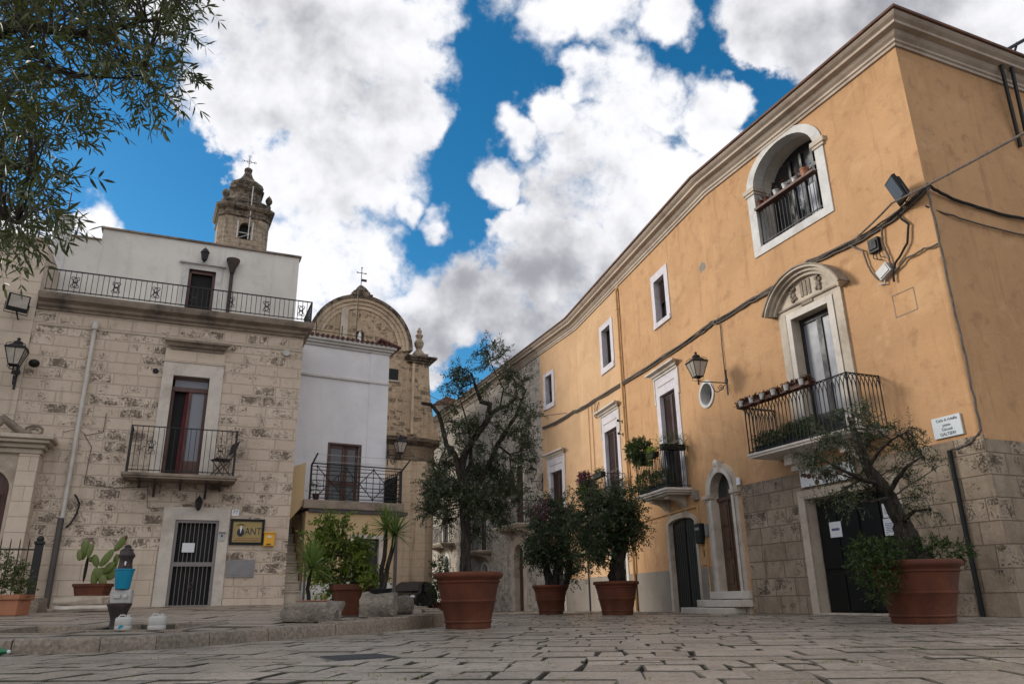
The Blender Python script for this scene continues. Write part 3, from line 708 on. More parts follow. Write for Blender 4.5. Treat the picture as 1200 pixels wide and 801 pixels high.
def bars(mb, x0, x1, y, z0, z1, step=.115, r=.008):
    n = max(1, round((x1-x0)/step))
    for i in range(n+1):
        x = x0+(x1-x0)*i/n; mb.tube([(x, y, z0), (x, y, z1)], r, 5, False)
rl = MB(); bars(rl, -.3, 1.98, .06, 9.6, 10.72, .125, .012); rl.box(-.33, 2.01, .04, .08, 10.72, 10.75); rl.box(-.33, 2.01, .045, .075, 9.66, 9.69)
obj('railing', rl, M_IRON, lg, FA.M())
# balcony door with segmental pediment
bdr = trim('balcony_door', FA, rect(-.02, 2.12, 3.72, 7.42), BD, M_LIME, -.06)
obj('inner_moulding', MB().sheet(rect(.24, 1.86, 3.72, 7.3), [BD], -.085, .03).box(.24, .27, -.085, -.06, 3.72, 7.3), M_LIME_PALE, bdr, FA.M())
def seg_band(c, zc, r0, r1, a0, a1, n, y0, y1):
    o = [(c+r1*sin(R(a0+(a1-a0)*i/n)), zc+r1*cos(R(a0+(a1-a0)*i/n))) for i in range(n+1)]
    i_ = [(c+r0*sin(R(a0+(a1-a0)*i/n)), zc+r0*cos(R(a0+(a1-a0)*i/n))) for i in range(n+1)]
    m = MB()
    for k in range(n): m.prism_xz([o[k], i_[k], i_[k+1], o[k+1]], y0, y1)
    return m
pc, pz, pr_ = 1.05, 6.83, 1.28
obj('tympanum', MB().prism_xz([(pc-1.1, 7.42), (pc+1.1, 7.42)]+[(pc+pr_*sin(R(a)), pz+pr_*cos(R(a))) for a in (58, 45, 30, 15, 0, -15, -30, -45, -58)], -.05, .02), M_LIME, bdr, FA.M())
def merge(*ms):
    m = MB()
    for k in ms: m.add(k.v, k.f)
    return m
obj('pediment', merge(seg_band(pc, pz, 1.22, 1.30, -64, 64, 18, -.16, .02), seg_band(pc, pz, 1.30, 1.38, -65, 65, 18, -.24, .02), seg_band(pc, pz, 1.38, 1.44, -66, 66, 18, -.34, .02)), M_LIME, bdr, FA.M())
obj('pediment_cap', seg_band(pc, pz, 1.44, 1.475, -66.5, 66.5, 18, -.37, .03), M_LIME_DARK, bdr, FA.M())
cv = MB()
for s in (-1, 1):
    for a, b, r in ((.42, 7.72, .07), (.5, 7.82, .055), (.38, 7.88, .05), (.47, 7.6, .06), (.36, 7.62, .045)): cv.ball((pc+s*a, -.06, b), (r, .05, r*1.2), 8, 5)
    cv.tube([(pc+s*.42, -.07, 7.58), (pc+s*.5, -.09, 7.7), (pc+s*.4, -.09, 7.85), (pc+s*.5, -.07, 7.95)], .03, 6)
for k in (-.13, 0, .13): cv.box(pc+k-.04, pc+k+.04, -.075, -.04, 7.58, 7.98)
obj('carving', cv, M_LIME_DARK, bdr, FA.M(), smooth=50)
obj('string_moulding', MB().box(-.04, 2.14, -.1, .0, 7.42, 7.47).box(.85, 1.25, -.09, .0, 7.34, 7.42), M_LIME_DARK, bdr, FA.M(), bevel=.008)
df = MB()
for x in (.42, .98, 1.12-.06, 1.60): df.box(x, x+.09, .2, .27, 3.72, 7.0)
df.box(.42, 1.69, .19, .28, 6.98, 7.14); df.box(.5, 1.6, .2, .27, 4.5, 4.62); df.box(.5, 1.6, .2, .27, 3.75, 4.5)
obj('frame', df, M_WOOD_DARK, bdr, FA.M(), bevel=.006)
obj('pane', MB().box(.5, 1.6, .235, .245, 4.6, 7.0), M_GLASS_CURTAIN, bdr, FA.M())
# arched house door with steps
ad = trim('arched_door', FB, arch(-1.83, -.05, .55, 3.22, .83, 22), AD, M_LIME, -.07)
obj('arch_moulding', MB().sheet(arch(-1.66, -.22, .55, 3.22, .70, 20), [AD], -.1, .03), M_LIME_PALE, ad, FB.M())
obj('impost', MB().box(-1.95, -1.5, -.14, .02, 3.12, 3.24).box(-.38, .06, -.14, .02, 3.12, 3.24).box(-1.9, -1.52, -.1, .02, 3.06, 3.12).box(-.36, .02, -.1, .02, 3.06, 3.12), M_LIME, ad, FB.M(), bevel=.012)
ks = MB().prism_xz([(-1.03, 3.78), (-.85, 3.78), (-.8, 4.12), (-1.08, 4.12)], -.16, .02); ks.ball((-.94, -.15, 4.05), (.12, .06, .12), 8, 6)
obj('keystone', ks, M_LIME_PALE, ad, FB.M(), smooth=40)
obj('fanlight', MB().sheet(arch(-1.52, -.36, 3.1, 3.2, .6, 16), [], .3), M_GLASS, ad, FB.M(0, -.12))
lf = MB().box(-1.52, -.36, .22, .32, 3.02, 3.12)
for a, b in ((-1.5, -.96), (-.92, -.38)):
    lf.box(a, b, .27, .33, .55, 3.02)
    for z0, z1 in ((.75, 1.3), (1.42, 2.2), (2.32, 2.9)): lf.box(a+.09, b-.09, .245, .27, z0, z1)
lf.box(-.97, -.91, .23, .3, .55, 3.02)
leaf = obj('leaf', lf, M_WOOD, ad, FB.M(0, -.12), bevel=.01)
obj('handle', MB().ball((-1.03, .21, 1.7), .03, 8, 6), M_IRON_RUST, leaf, FB.M(0, -.12))
obj('base_block', MB().box(-1.86, -1.48, -.09, .02, -.05, .55).box(-.4, -.03, -.09, .02, -.05, .55), M_LIME, ad, FB.M(), bevel=.01)
obj('doorstep', MB().box(-2.05, .02, -.12, .35, .36, .56).box(-2.3, .05, -.42, .0, .16, .34).box(-2.75, -.2, -.72, -.1, -.05, .14), M_LIME_PALE, ad, FB.M(), bevel=.015)
# dark arched door, shop doors, doors behind the trees
dk = trim('street_door', FB, arch(-4.76, -2.62, -.05, 2.62, .34, 10), DK, M_LIME, -.03)
dl = MB()
for a, b in ((-4.6, -3.72), (-3.66, -2.78)):
    dl.box(a, b, .24, .3, -.05, 2.8)
    for k in range(6): dl.box(a+.06+k*.135, a+.06+k*.135+.11, .225, .24, .1, 2.55)
obj('leaf', dl, M_DOOR_BLACK, dk, FB.M(0, -.1)); obj('handle', MB().tube([(-3.6, .2, 1.3), (-3.45, .16, 1.3), (-3.3, .17, 1.32)], .018, 6), M_CHROME, dk, FB.M())
sh = MB().box(0, 2.55, .28, .34, -.05, 2.62)
for a in (.04, .66, 1.3, 1.92):
    sh.box(a, a+.58, .24, .28, .08, .9); sh.box(a, a+.58, .24, .28, 1.0, 2.5)
sh.box(1.22, 1.3, .2, .3, 0, 2.6)
shop = obj('shop_door', sh, M_DOOR_BLACK, pal, FA.M(), bevel=.008)
obj('threshold', MB().box(-.05, 2.6, -.14, .3, -.04, .035), M_LIME, shop, FA.M(), bevel=.01)
for F, (x0, x1, z1) in ((FB, (-9.75, -8.35, 2.55)), (FC, (-3.3, -2.2, 2.45))):
    d = trim('street_door', F, rect(x0-.2, x1+.2, -.2, z1+.2), rect(x0, x1, -.2, z1), M_LIME_PALE, -.035)
    obj('leaf', MB().box(x0, (x0+x1)/2-.01, .2, .26, -.2, z1).box((x0+x1)/2+.01, x1, .2, .26, -.2, z1).box(x0+.1, (x0+x1)/2-.1, .18, .2, .2, z1-.2).box((x0+x1)/2+.1, x1-.1, .18, .2, .2, z1-.2), M_WOOD_DARK, d, F.M(), bevel=.008)
ov = MB(); a = [(-1.25+.46*cos(2*pi*i/28), 6.2+.42*sin(2*pi*i/28)) for i in range(28)]
ovw = trim('oval_window', FB, a, OV, M_GREYTRIM, -.04); obj('pane', MB().sheet(OV, [], .3), M_GLASS, ovw, FB.M())
# balconies
def balcony_slab(F, x0, x1, dep, zt, parent, thick=.12, corbels=(), moulded=False, mat=None):
    mb = MB(); mat = mat or M_LIME_PALE
    if moulded:
        for k, (e, a, b) in enumerate(((0, -.07, 0), (.05, -.13, -.07), (.14, -.19, -.13))): mb.box(x0+e, x1-e, -dep+e, .02, zt+a, zt+b)
    else:
        mb.box(x0, x1, -dep, .02, zt-.055, zt).box(x0+.03, x1-.03, -dep+.03, .02, zt-thick, zt-.055)
    o = obj('balcony', mb, mat, parent, F.M(), bevel=.008)
    for c in corbels:
        n = 8; prof = [(.02, zt-thick), (-dep*.72, zt-thick)]+[(-dep*.72+dep*.7*sin(pi/2*i/n), zt-thick-.1-.42*(1-cos(pi/2*i/n))) for i in range(n+1)]+[(.02, zt-thick-.55)]
        obj('corbel', MB().prism_yz(prof, c-.11, c+.11), M_LIME, o, F.M(), bevel=.01)
    return o
def rail_box(x0, x1, dep, zt, h, step=.12, r=.0105, wall=True):
    mb = MB(); y = -dep+.05; a, b = x0+.05, x1-.05
    bars(mb, a, b, y, zt+.03, zt+h, step, r)
    for x in (a, b):
        n = max(1, round(dep/step))
        for i in range(1, n): yy = y+(dep-.05)*i/n; mb.tube([(x, yy, zt+.03), (x, yy, zt+h)], r, 5, False)
        mb.box(x-.017, x+.017, y, .0, zt+h-.01, zt+h+.012); mb.box(x-.012, x+.012, y, 0, zt+.06, zt+.08)
        mb.box(x-.017, x+.017, y-.017, y+.017, zt, zt+h)
    mb.box(a-.02, b+.02, y-.02, y+.02, zt+h-.008, zt+h+.014); mb.box(a, b, y-.012, y+.012, zt+.06, zt+.08)
    return mb
ba = balcony_slab(FA, -.75, 2.75, 1.0, 3.80, pal, .11, (), False)
obj('corbel', MB().box(.02, .28, -.55, .02, 3.42, 3.69).box(.06, .24, -.4, .02, 3.28, 3.42), M_LIME_PALE, ba, FA.M(), bevel=.01)
obj('corbel', MB().box(1.8, 2.06, -.55, .02, 3.42, 3.69).box(1.84, 2.02, -.4, .02, 3.28, 3.42), M_LIME_PALE, ba, FA.M(), bevel=.01)
# gothic railing of interlaced arches
rg = MB(); zt, h, r = 3.8, 1.2, .0115
def gothic(p0, p1, n):
    P = [Vector(p0).lerp(Vector(p1), i/n) for i in range(n+1)]; zs = zt+h-.38
    for i, p in enumerate(P):
        rg.tube([p+Vector((0, 0, zt+.02)), p+Vector((0, 0, zs))], r, 5, False)
        for s in (1, -1):
            q = []
            for k in range(7):
                t = k/6; f = (1-cos(pi/2*t))*1.0*s
                tgt = (P[1]-P[0])*f
                q.append(p+tgt+Vector((0, 0, zs+.36*sin(pi/2*t))))
            j = i+s
            if 0 <= j <= n: rg.tube(q, r, 5, False)
    d = (P[-1]-P[0])
    rg.tube([P[0]+Vector((0, 0, zt+h)), P[-1]+Vector((0, 0, zt+h))], .017, 6); rg.tube([P[0]+Vector((0, 0, zt+.05)), P[-1]+Vector((0, 0, zt+.05))], .011, 5)
    for e in (P[0], P[-1]): rg.tube([e+Vector((0, 0, zt)), e+Vector((0, 0, zt+h+.02))], .017, 6)
gothic((-.7, -.95, 0), (2.7, -.95, 0), 28); gothic((-.7, -.95, 0), (-.7, 0, 0), 8); gothic((2.7, -.95, 0), (2.7, 0, 0), 8)
obj('railing', rg, M_IRON, ba, FA.M())
bb = balcony_slab(FB, -5.05, -2.75, .88, 3.62, pal, .19, (-4.5, -3.3), True); obj('railing', rail_box(-5.05, -2.75, .86, 3.62, 1.28, .13), M_IRON, bb, FB.M())
bc = balcony_slab(FB, -10.35, -7.95, .88, 3.62, pal, .19, (-9.8, -8.5), True); obj('railing', rail_box(-10.35, -7.95, .86, 3.62, 1.25, .13), M_IRON, bc, FB.M())
# downpipes and gas pipe
dp = MB().tube([(-7.5, -.09, -.02), (-7.5, -.09, 12.1), (-7.5, .02, 12.3)], .055, 10)
for z in (1.2, 3.2, 5.2, 7.3, 9.3, 11.3): dp.tube([(-7.5, -.09, z), (-7.5, -.09, z+.05)], .066, 10)
obj('downpipe', dp, M_PIPE, pal, FB.M(), smooth=40)
obj('downpipe', MB().tube([(-12.4, -.06, -.1), (-12.4, -.06, 1.9)], .04, 8), M_PIPE_DARK, pal, FB.M(), smooth=40)
obj('gas_pipe', MB().tube([(-7.3, -.05, 2.95), (-2.45, -.05, 3.02), (-2.4, -.05, 2.4), (-2.4, -.05, 1.5)], .02, 6).tube([(-2.12, -.05, 2.0), (-2.1, -.05, .5)], .02, 6), M_PIPE, pal, FB.M())
bp = MB().tube([(4.12, -.11, 3.08), (4.12, -.11, .0)], .045, 10)
obj('downpipe', bp, M_BLACK, pal, FA.M(), smooth=40)

# ------------------------------------------------------------------ bare stone house farther down the same row
sh2 = thing('stone_townhouse', 'grey rubble stone townhouse adjoining the ochre palazzo, far down the street behind the olive tree', 'house', FC.M(-4.15))
AD2, BD2 = arch(-7.9, -6.75, -.3, 2.6, .5, 14), rect(-7.62, -6.6, 3.95, 7.1)
SA1, SA2 = arch(-12.9, -11.9, .9, 1.9, .45, 10), arch(-20.1, -19.1, -.3, 2.4, .8, 10)
BD3, BD4 = rect(-13.2, -12.1, 3.0, 5.6), rect(-20.4, -19.3, 3.9, 6.4)
obj('front_wall', MB().sheet(rect(-24, -4.15, -.5, TOPZ), [AD2, BD2, SA1, SA2, BD3, BD4], 0), M_RUBBLE, sh2, FC.M())
obj('end_wall', MB().add([(-24, 0, -.5), (-24, 9, -.5), (-24, 9, TOPZ), (-24, 0, TOPZ)], [(0, 1, 2, 3)]), M_RUBBLE, sh2, FC.M())
obj('cornice', cornice(PROF, 4, 4) if False else MB().prism_yz([(o*-1, z) for o, z in PROF][::-1], -24, -4.15), M_CORNICE, sh2, FC.M())
e = trim('arched_door', FC, arch(-8.35, -6.3, -.3, 2.66, .85, 16), AD2, M_LIME, -.05, parent=sh2)
obj('leaf', MB().box(-7.9, -6.75, .25, .3, -.3, 2.5).box(-7.36, -7.29, .22, .25, -.3, 2.5), M_WOOD_RED, e, FC.M()); obj('fanlight', MB().sheet(arch(-7.9, -6.75, 2.5, 2.6, .5, 14), [], .27), M_GLASS, e, FC.M())
for (op, nm) in ((BD2, 0), (BD3, 1), (BD4, 2)):
    (x0, z0), (x1, _), (_, z1), _ = op
    e = trim('balcony_door', FC, rect(x0-.16, x1+.16, z0, z1+.2), op, M_LIME_PALE, -.03, parent=sh2)
    for a, b in ((x0, (x0+x1)/2-.01), ((x0+x1)/2+.01, x1)):
        mb = MB(); shutter_leaf(mb, a, b, z0, z1, .14); obj('shutter', mb, M_WOOD_RED if nm == 0 else M_SHUTTER, e, FC.M())
for x0, x1, zt in ((-8.9, -5.4, 4.0), (-14.2, -11.2, 3.05), (-21.5, -18.2, 3.95)):
    b = balcony_slab(FC, x0, x1, .9, zt, sh2, .2, (x0+.5, x1-.5), True, M_LIME); obj('railing', rail_box(x0, x1, .88, zt, 1.1, .14, .011), M_IRON, b, FC.M())
for op in (SA1, SA2):
    xs_ = [p[0] for p in op]; z0 = min(p[1] for p in op)
    e = trim('arched_window', FC, arch(min(xs_)-.18, max(xs_)+.18, z0, max(p[1] for p in op)-.45, .62, 12), op, M_GREYTRIM, -.03, parent=sh2); obj('pane', MB().sheet(op, [], .25), M_WOOD, e, FC.M())
# ------------------------------------------------------------------ the stone house on the left
lh = thing('stone_house', 'two storey pitted stone house with a white roof storey behind a terrace railing', 'house', FL.M(-3.2, 0, .4))
GD, BD5 = rect(-2.88, -1.87, .40, 2.43), rect(-3.36, -2.48, 3.44, 6.07)
GD = rect(-2.88, -1.87, .36, 2.43)
obj('front_wall', MB().sheet(rect(-6.66, -.17, .1, 7.56), [GD, BD5], 0), M_TUFA, lh, FL.M())
obj('side_wall', MB().add([(-.17, 0, .1), (-.17, 7, .1), (-.17, 7, 7.56), (-.17, 0, 7.56)], [(0, 1, 2, 3)]), M_TUFA, lh, FL.M())
obj('base_course', MB().box(-6.0, -3.2, -.03, 0, .1, 1.75).box(-1.62, -.16, -.02, 0, .1, .56), M_ASHLAR_PALE, lh, FL.M(), bevel=.01)
cp = [(.0, 7.46), (-.05, 7.46), (-.07, 7.52), (-.14, 7.55), (-.16, 7.62), (-.30, 7.68), (-.33, 7.78), (-.34, 7.84), (.3, 7.86)]
cm = MB(); n = len(cp)
cm.add([(-6.62, y, z) for y, z in cp]+[(-.20-.75*y, y, z) for y, z in cp]+[(-.20-.75*y, 6, z) for y, z in cp], [(k, k+1, n+k+1, n+k) for k in range(n-1)]+[(n+k, n+k+1, 2*n+k+1, 2*n+k) for k in range(n-1)]+[tuple(range(n))])
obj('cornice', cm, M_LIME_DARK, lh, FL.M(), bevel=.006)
obj('string_line', MB().box(-6.55, -.17, -.02, .0, 7.05, 7.09), M_LIME, lh, FL.M(), bevel=.005)
obj('terrace_floor', MB().box(-6.6, .03, -.2, 6, 7.80, 7.87), M_LIME, lh, FL.M())
U = lambda o, i: trim
e = trim('house_door', FL, rect(-3.17, -1.63, .36, 2.74), GD, M_LIME_PALE, -.035, parent=lh)
obj('leaf', MB().box(-2.88, -1.87, .2, .24, .36, 2.43), M_BLACK, e, FL.M())
g = MB(); y0, y1 = .0, .05
g.box(-2.88, -2.81, y0, y1, .38, 2.43).box(-1.94, -1.87, y0, y1, .38, 2.43).box(-2.81, -1.94, y0, y1, 2.36, 2.43).box(-2.81, -1.94, y0, y1, .38, .44).box(-2.81, -1.94, y0, y1, 1.33, 1.43)
gr = obj('grille', g, M_GREYIRON, e, FL.M(), bevel=.004)
g = MB()
for k in range(1, 9):
    x = -2.81+.87*k/9; g.tube([(x, .025, .44), (x, .025, 1.33)], .008, 6, False); g.tube([(x, .025, 1.43), (x, .025, 2.36)], .008, 6, False)
def scroll(mb, x, y, z, s, r=.007):
    for a in (-1, 1):
        for b in (-1, 1):
            mb.tube([(x+a*s*(.15+.85*t/8*cos(t*.55)), y, z+b*s*(.25+1.2*sin(t*.42)*t/10)) for t in range(9)], r, 5)
    mb.box(x-s*.3, x+s*.3, y-.008, y+.008, z-s*.12, z+s*.12)
obj('bars', g, M_GREYIRON, e, FL.M()); g = MB(); scroll(g, -2.36, .015, .86, .13); obj('scroll', g, M_IRON_RUST, e, FL.M())
obj('notice', MB().box(-2.66, -2.38, -.008, .0, 1.66, 1.88), M_PAPER, e, FL.M())
# balcony window door
e = trim('balcony_door', FL, rect(-3.62, -2.16, 3.44, 6.42), BD5, M_LIME_PALE, -.045, parent=lh)
obj('frieze', MB().box(-3.62, -2.16, -.03, 0, 6.47, 6.8).box(-3.65, -2.13, -.07, .0, 6.42, 6.47), M_ASHLAR_PALE, e, FL.M(), bevel=.006)
hood(FL, -2.87, .87, 6.78, e, .24, M_LIME_DARK)
d = MB()
for a in (-3.36, -2.94, -2.56): d.box(a, a+.08, .12, .18, 3.44, 5.72)
d.box(-3.36, -2.48, .1, .2, 5.68, 5.8).box(-3.36, -2.48, .1, .2, 6.0, 6.07).box(-2.92, -2.5, .12, .18, 3.44, 3.9)
obj('frame', d, M_WOOD_RED, e, FL.M(), bevel=.008)
obj('pane', MB().box(-2.88, -2.55, .15, .158, 3.9, 5.7).box(-3.3, -2.5, .15, .158, 5.8, 6.0), M_GLASS_CURTAIN, e, FL.M())
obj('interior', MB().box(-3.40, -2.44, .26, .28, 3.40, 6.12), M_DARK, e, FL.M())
d = MB()
for k in range(5): d.tube([(-3.03+k*.028, .2, 3.6), (-3.02+k*.026, .2, 4.6), (-2.99+k*.014, .2, 5.68)], .02, 6)
obj('curtain', d, M_CURTAIN, e, FL.M(), smooth=60)
# balcony
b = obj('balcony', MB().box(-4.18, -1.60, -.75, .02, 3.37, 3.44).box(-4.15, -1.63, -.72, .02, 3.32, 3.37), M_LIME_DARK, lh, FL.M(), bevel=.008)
rb = rail_box(-4.14, -1.64, .72, 3.44, 1.12, .12, .0075)
for x in (-3.62, -2.05): scroll(rb, x, -.68, 4.05, .2)
obj('railing', rb, M_IRON, b, FL.M())
for x, l in ((-3.8, .16), (-3.45, .36), (-2.87, .18), (-2.28, .38), (-1.95, .18)):
    obj('bracket', MB().prism_yz([(.0, 3.32), (-.6, 3.32), (-.6, 3.27), (-.06, 3.32-l), (0, 3.32-l)], x-.025, x+.025), M_IRON_RUST, b, FL.M())
# terrace railing with scroll panels
tr = MB(); y = -.2
bars(tr, -6.52, -.04, y, 7.92, 8.48, .125, .0085); tr.box(-6.54, -.02, y-.018, y+.018, 8.48, 8.505); tr.box(-6.54, -.02, y-.014, y+.014, 7.94, 7.96)
for k in range(12): yy = y+.13*k; tr.tube([(-.04, yy, 7.92), (-.04, yy, 8.48)], .0085, 5, False)
tr.box(-.058, -.022, y, y+1.5, 8.48, 8.505); tr.box(-.054, -.026, y, y+1.5, 7.94, 7.96); tr.box(-.06, -.02, y-.02, y+.02, 7.86, 8.5)
for k in range(7): scroll(tr, -5.9+k*.93, y, 8.2, .19, .010)
obj('terrace_railing', tr, M_IRON, lh, FL.M())
# roof storey
PD = rect(-3.38, -2.63, 7.86, 9.92)
Y2 = 2.0
m = MB().sheet([(-6.6, 7.8), (-.24, 7.8), (-.24, 10.80), (-5.78, 10.80), (-5.78, 10.42), (-6.6, 10.42)], [PD], Y2, .2)
m.add([(-.24, Y2, 7.8), (-.24, 6, 7.8), (-.24, 6, 10.8), (-.24, Y2, 10.8)], [(0, 1, 2, 3)]); m.add([(-6.6, Y2, 7.8), (-6.6, 6, 7.8), (-6.6, 6, 10.42), (-6.6, Y2, 10.42)], [(3, 2, 1, 0)])
m.add([(-6.6, Y2, 10.4), (-.24, Y2, 10.4), (-.24, 6, 10.4), (-6.6, 6, 10.4)], [(0, 1, 2, 3)])
m.add([(-5.78, Y2, 10.4), (-5.78, Y2+.3, 10.4), (-5.78, Y2+.3, 10.8), (-5.78, Y2, 10.8), (-.24, Y2+.3, 10.4), (-.24, Y2+.3, 10.8), (-.24, Y2, 10.8)], [(3, 2, 1, 0), (1, 4, 5, 2), (3, 6, 5, 2)])
obj('roof_storey_wall', m, M_CREAM, lh, FL.M())
obj('coping', MB().box(-5.84, -.18, Y2-.06, Y2+.36, 10.8, 10.86).box(-6.62, -5.78, Y2-.05, Y2+.3, 10.42, 10.47), M_LIME_DARK, lh, FL.M(), bevel=.01)
obj('chimney', MB().box(-7.0, -6.6, Y2-.02, Y2+.4, 7.8, 10.95).box(-7.04, -6.56, Y2-.06, Y2+.44, 10.95, 11.05).box(-6.98, -6.62, Y2, Y2+.38, 11.05, 11.12), M_GREYTRIM, lh, FL.M(), bevel=.015)
e = trim('terrace_door', FL, rect(-3.56, -2.46, 7.86, 10.08), PD, M_GREYTRIM, -.035+Y2, Y2+.25, parent=lh)
obj('hood', MB().box(-3.66, -2.38, Y2-.12, Y2, 10.08, 10.15), M_GREYTRIM, e, FL.M(), bevel=.008)
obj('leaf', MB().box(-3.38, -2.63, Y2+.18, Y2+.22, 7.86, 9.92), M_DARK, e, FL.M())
obj('frame', MB().box(-3.38, -3.3, Y2+.06, Y2+.12, 7.86, 9.92).box(-2.71, -2.63, Y2+.06, Y2+.12, 7.86, 9.92).box(-3.38, -2.63, Y2+.06, Y2+.12, 9.82, 9.92), M_WOOD_RED, e, FL.M())
dr = MB().tube([(-2.19, Y2-.09, 7.87), (-2.19, Y2-.09, 9.95)], .055, 10); dr.lathe([(.06, 9.9), (.075, 9.95), (.1, 10.08), (.19, 10.28), (.2, 10.36), (.17, 10.36)], 14, (-2.19, Y2-.13, 0))
obj('rainwater_pipe', dr, M_IRON_RUST, lh, FL.M(), smooth=40)
dr = MB().tube([(-5.30, -.09, 2.36), (-5.30, -.09, 7.1)], .05, 10); dr.tube([(-5.30, -.09, 7.05), (-5.30, -.09, 7.25)], .08, 10); dr.tube([(-5.30, -.09, 5.0), (-5.30, -.09, 5.06)], .06, 10)
obj('downpipe', dr, M_PIPE_GREY, lh, FL.M(), smooth=40)
obj('downpipe_foot', MB().tube([(-5.32, -.1, .42), (-5.32, -.1, 2.4)], .068, 10), M_PIPE_DARK, lh, FL.M(), smooth=40)
obj('vent_disc', MB().tube([(-3.79, -.02, 6.14), (-3.79, .0, 6.14)], .07, 14), M_BLACK, lh, FL.M())
obj('meter_cover', MB().box(-1.59, -.94, -.03, 0, 1.07, 1.49).box(-1.53, -1.0, -.036, -.03, 1.12, 1.44), M_STEELPLATE, lh, FL.M(), bevel=.006)
obj('wall_vent', MB().tube([(-.6, -.07, 6.97), (-.6, 0, 6.97)], .085, 16), M_GREYBOX, lh, FL.M(), smooth=40)
# ------------------------------------------------------------------ neighbour with the carved portal, cut by the picture's edge
nb = thing('stone_neighbour_house', 'smooth pale ashlar building with a carved portal, cut by the left edge of the photo', 'building', FL.M(-8, 0, .3))
obj('front_wall', MB().sheet(rect(-32, -6.66, -.1, 9.25), [], -.03).add([(-6.66, -.03, -.1), (-6.66, 8, -.1), (-6.66, 8, 9.25), (-6.66, -.03, 9.25)], [(0, 1, 2, 3)]), M_ASHLAR_PALE, nb, FL.M())  # unseen run to the left lengthened to keep low sun off the square
obj('roof', MB().box(-32, -6.7, .0, 8, 9.1, 9.28), M_LIME_DARK, nb, FL.M())
obj('coping', MB().box(-32, -6.62, -.12, .1, 9.25, 9.36), M_LIME, nb, FL.M(), bevel=.012)
PDR = arch(-8.15, -6.42, .2, 3.0, .55, 16)
e = trim('portal', FL, rect(-8.75, -5.98, .2, 3.85), PDR, M_LIME, -.34, -.03, parent=nb)
obj('pilaster', MB().box(-6.34, -5.93, -.42, 0.0, .35, 3.8).box(-6.38, -5.88, -.46, 0.0, .2, .75), M_ASHLAR_PALE, e, FL.M(), bevel=.015)
obj('entablature', MB().box(-8.8, -5.90, -.45, 0, 3.8, 3.92).box(-8.85, -5.84, -.55, 0, 3.92, 4.02).box(-8.92, -5.74, -.68, 0, 4.02, 4.1).box(-8.98, -5.66, -.75, 0, 4.1, 4.2), M_LIME, e, FL.M(), bevel=.02)
sc = MB()
for cx, s in ((-6.12, 1), (-7.6, -1)):
    sc.tube([(cx+s*(.06+.16*k/14)*cos(k*.75), -.4, 4.34+(.03+.12*k/14)*sin(k*.75)) for k in range(15)], .035, 6)
sc.tube([(-6.2, -.4, 4.28), (-6.4, -.4, 4.3), (-6.6, -.4, 4.45), (-6.8, -.4, 4.6), (-7.0, -.4, 4.5)], [.05, .08, .09, .08, .05], 8); sc.ball((-6.9, -.42, 4.5), (.16, .06, .14), 12, 8)
obj('scroll_ornament', sc, M_LIME_DARK, e, FL.M(), smooth=50)
obj('leaf', MB().sheet(PDR, [], -.1).box(-7.32, -7.25, -.15, -.1, .2, 3.5).box(-7.1, -6.6, -.13, -.1, .5, 1.6).box(-7.1, -6.6, -.13, -.1, 1.8, 2.9), M_WOOD_RED, e, FL.M())
# ------------------------------------------------------------------ white house over a straw-coloured ground floor
wh = thing('white_house', 'narrow white rendered house on a straw-coloured ground floor with terrace and stairs', 'house', FW.M(-1.3, .5, .4))
WY = 1.45
D6 = rect(-1.76, -.83, 3.1, 4.95)
m = MB().sheet(rect(-4.6, 0, .2, 8.02), [D6], WY, .2); m.add([(0, WY, .2), (0, 9, .2), (0, 9, 8.02), (0, WY, 8.02)], [(0, 1, 2, 3)])
obj('wall', m, M_WHITE, wh, FW.M())
obj('pilaster', MB().box(-.62, .012, WY-.02, WY, 3.1, 8.0), M_WHITE, wh, FW.M())
obj('string_course', MB().box(-4.6, .03, WY-.05, WY, 6.98, 7.05), M_GREYTRIM, wh, FW.M(), bevel=.01)
obj('cornice', MB().box(-4.6, .05, WY-.06, WY, 7.98, 8.06).box(-4.6, .12, WY-.13, WY+7, 8.06, 8.14).box(-4.6, .2, WY-.2, WY+7, 8.14, 8.24), M_GREYTRIM, wh, FW.M(), bevel=.012)
rt = MB()
for k in range(30): x = -4.5+.16*k; rt.tube([(x, WY-.26, 8.26), (x, WY+4, 8.7)], .055, 6)
for k in range(26): y = WY-.2+.16*k; rt.tube([(.32, y, 8.2+.02), (-.4, y, 8.42)], .055, 6)
obj('roof', rt, M_TILE_RED, wh, FW.M())
rr = MB()
for x in (-3.6, -2.7, -1.9, -1.0, -.3): rr.tube([(x, WY+2, 8.3), (x, WY+2, 9.5)], .018, 5)
rr.tube([(-3.6, WY+2, 9.2), (-.3, WY+2, 9.2)], .012, 5).tube([(-3.6, WY+2, 8.9), (-.3, WY+2, 8.9)], .008, 5).tube([(-.5, WY+2, 8.3), (-.5, WY+2, 11.)], .022, 5)
obj('roof_railing', rr, M_IRON_RUST, wh, FW.M())
e = trim('terrace_door', FW, rect(-1.82, -.77, 3.1, 5.0), D6, M_WOOD_RED, WY-.01, WY+.05, parent=wh)
d = MB()
for a in (-1.76, -1.33, -1.26+.02, -.91): d.box(a, a+.08, WY+.1, WY+.16, 3.1, 4.95)
for z in (3.1, 3.75, 4.85): d.box(-1.76, -.83, WY+.1, WY+.16, z, z+.1)
obj('frame', d, M_WOOD_RED, e, FW.M(), bevel=.006); obj('pane', MB().box(-1.74, -.85, WY+.13, WY+.14, 3.15, 4.9), M_GLASS, e, FW.M())
D7 = rect(-1.35, -.62, .3, 2.1)
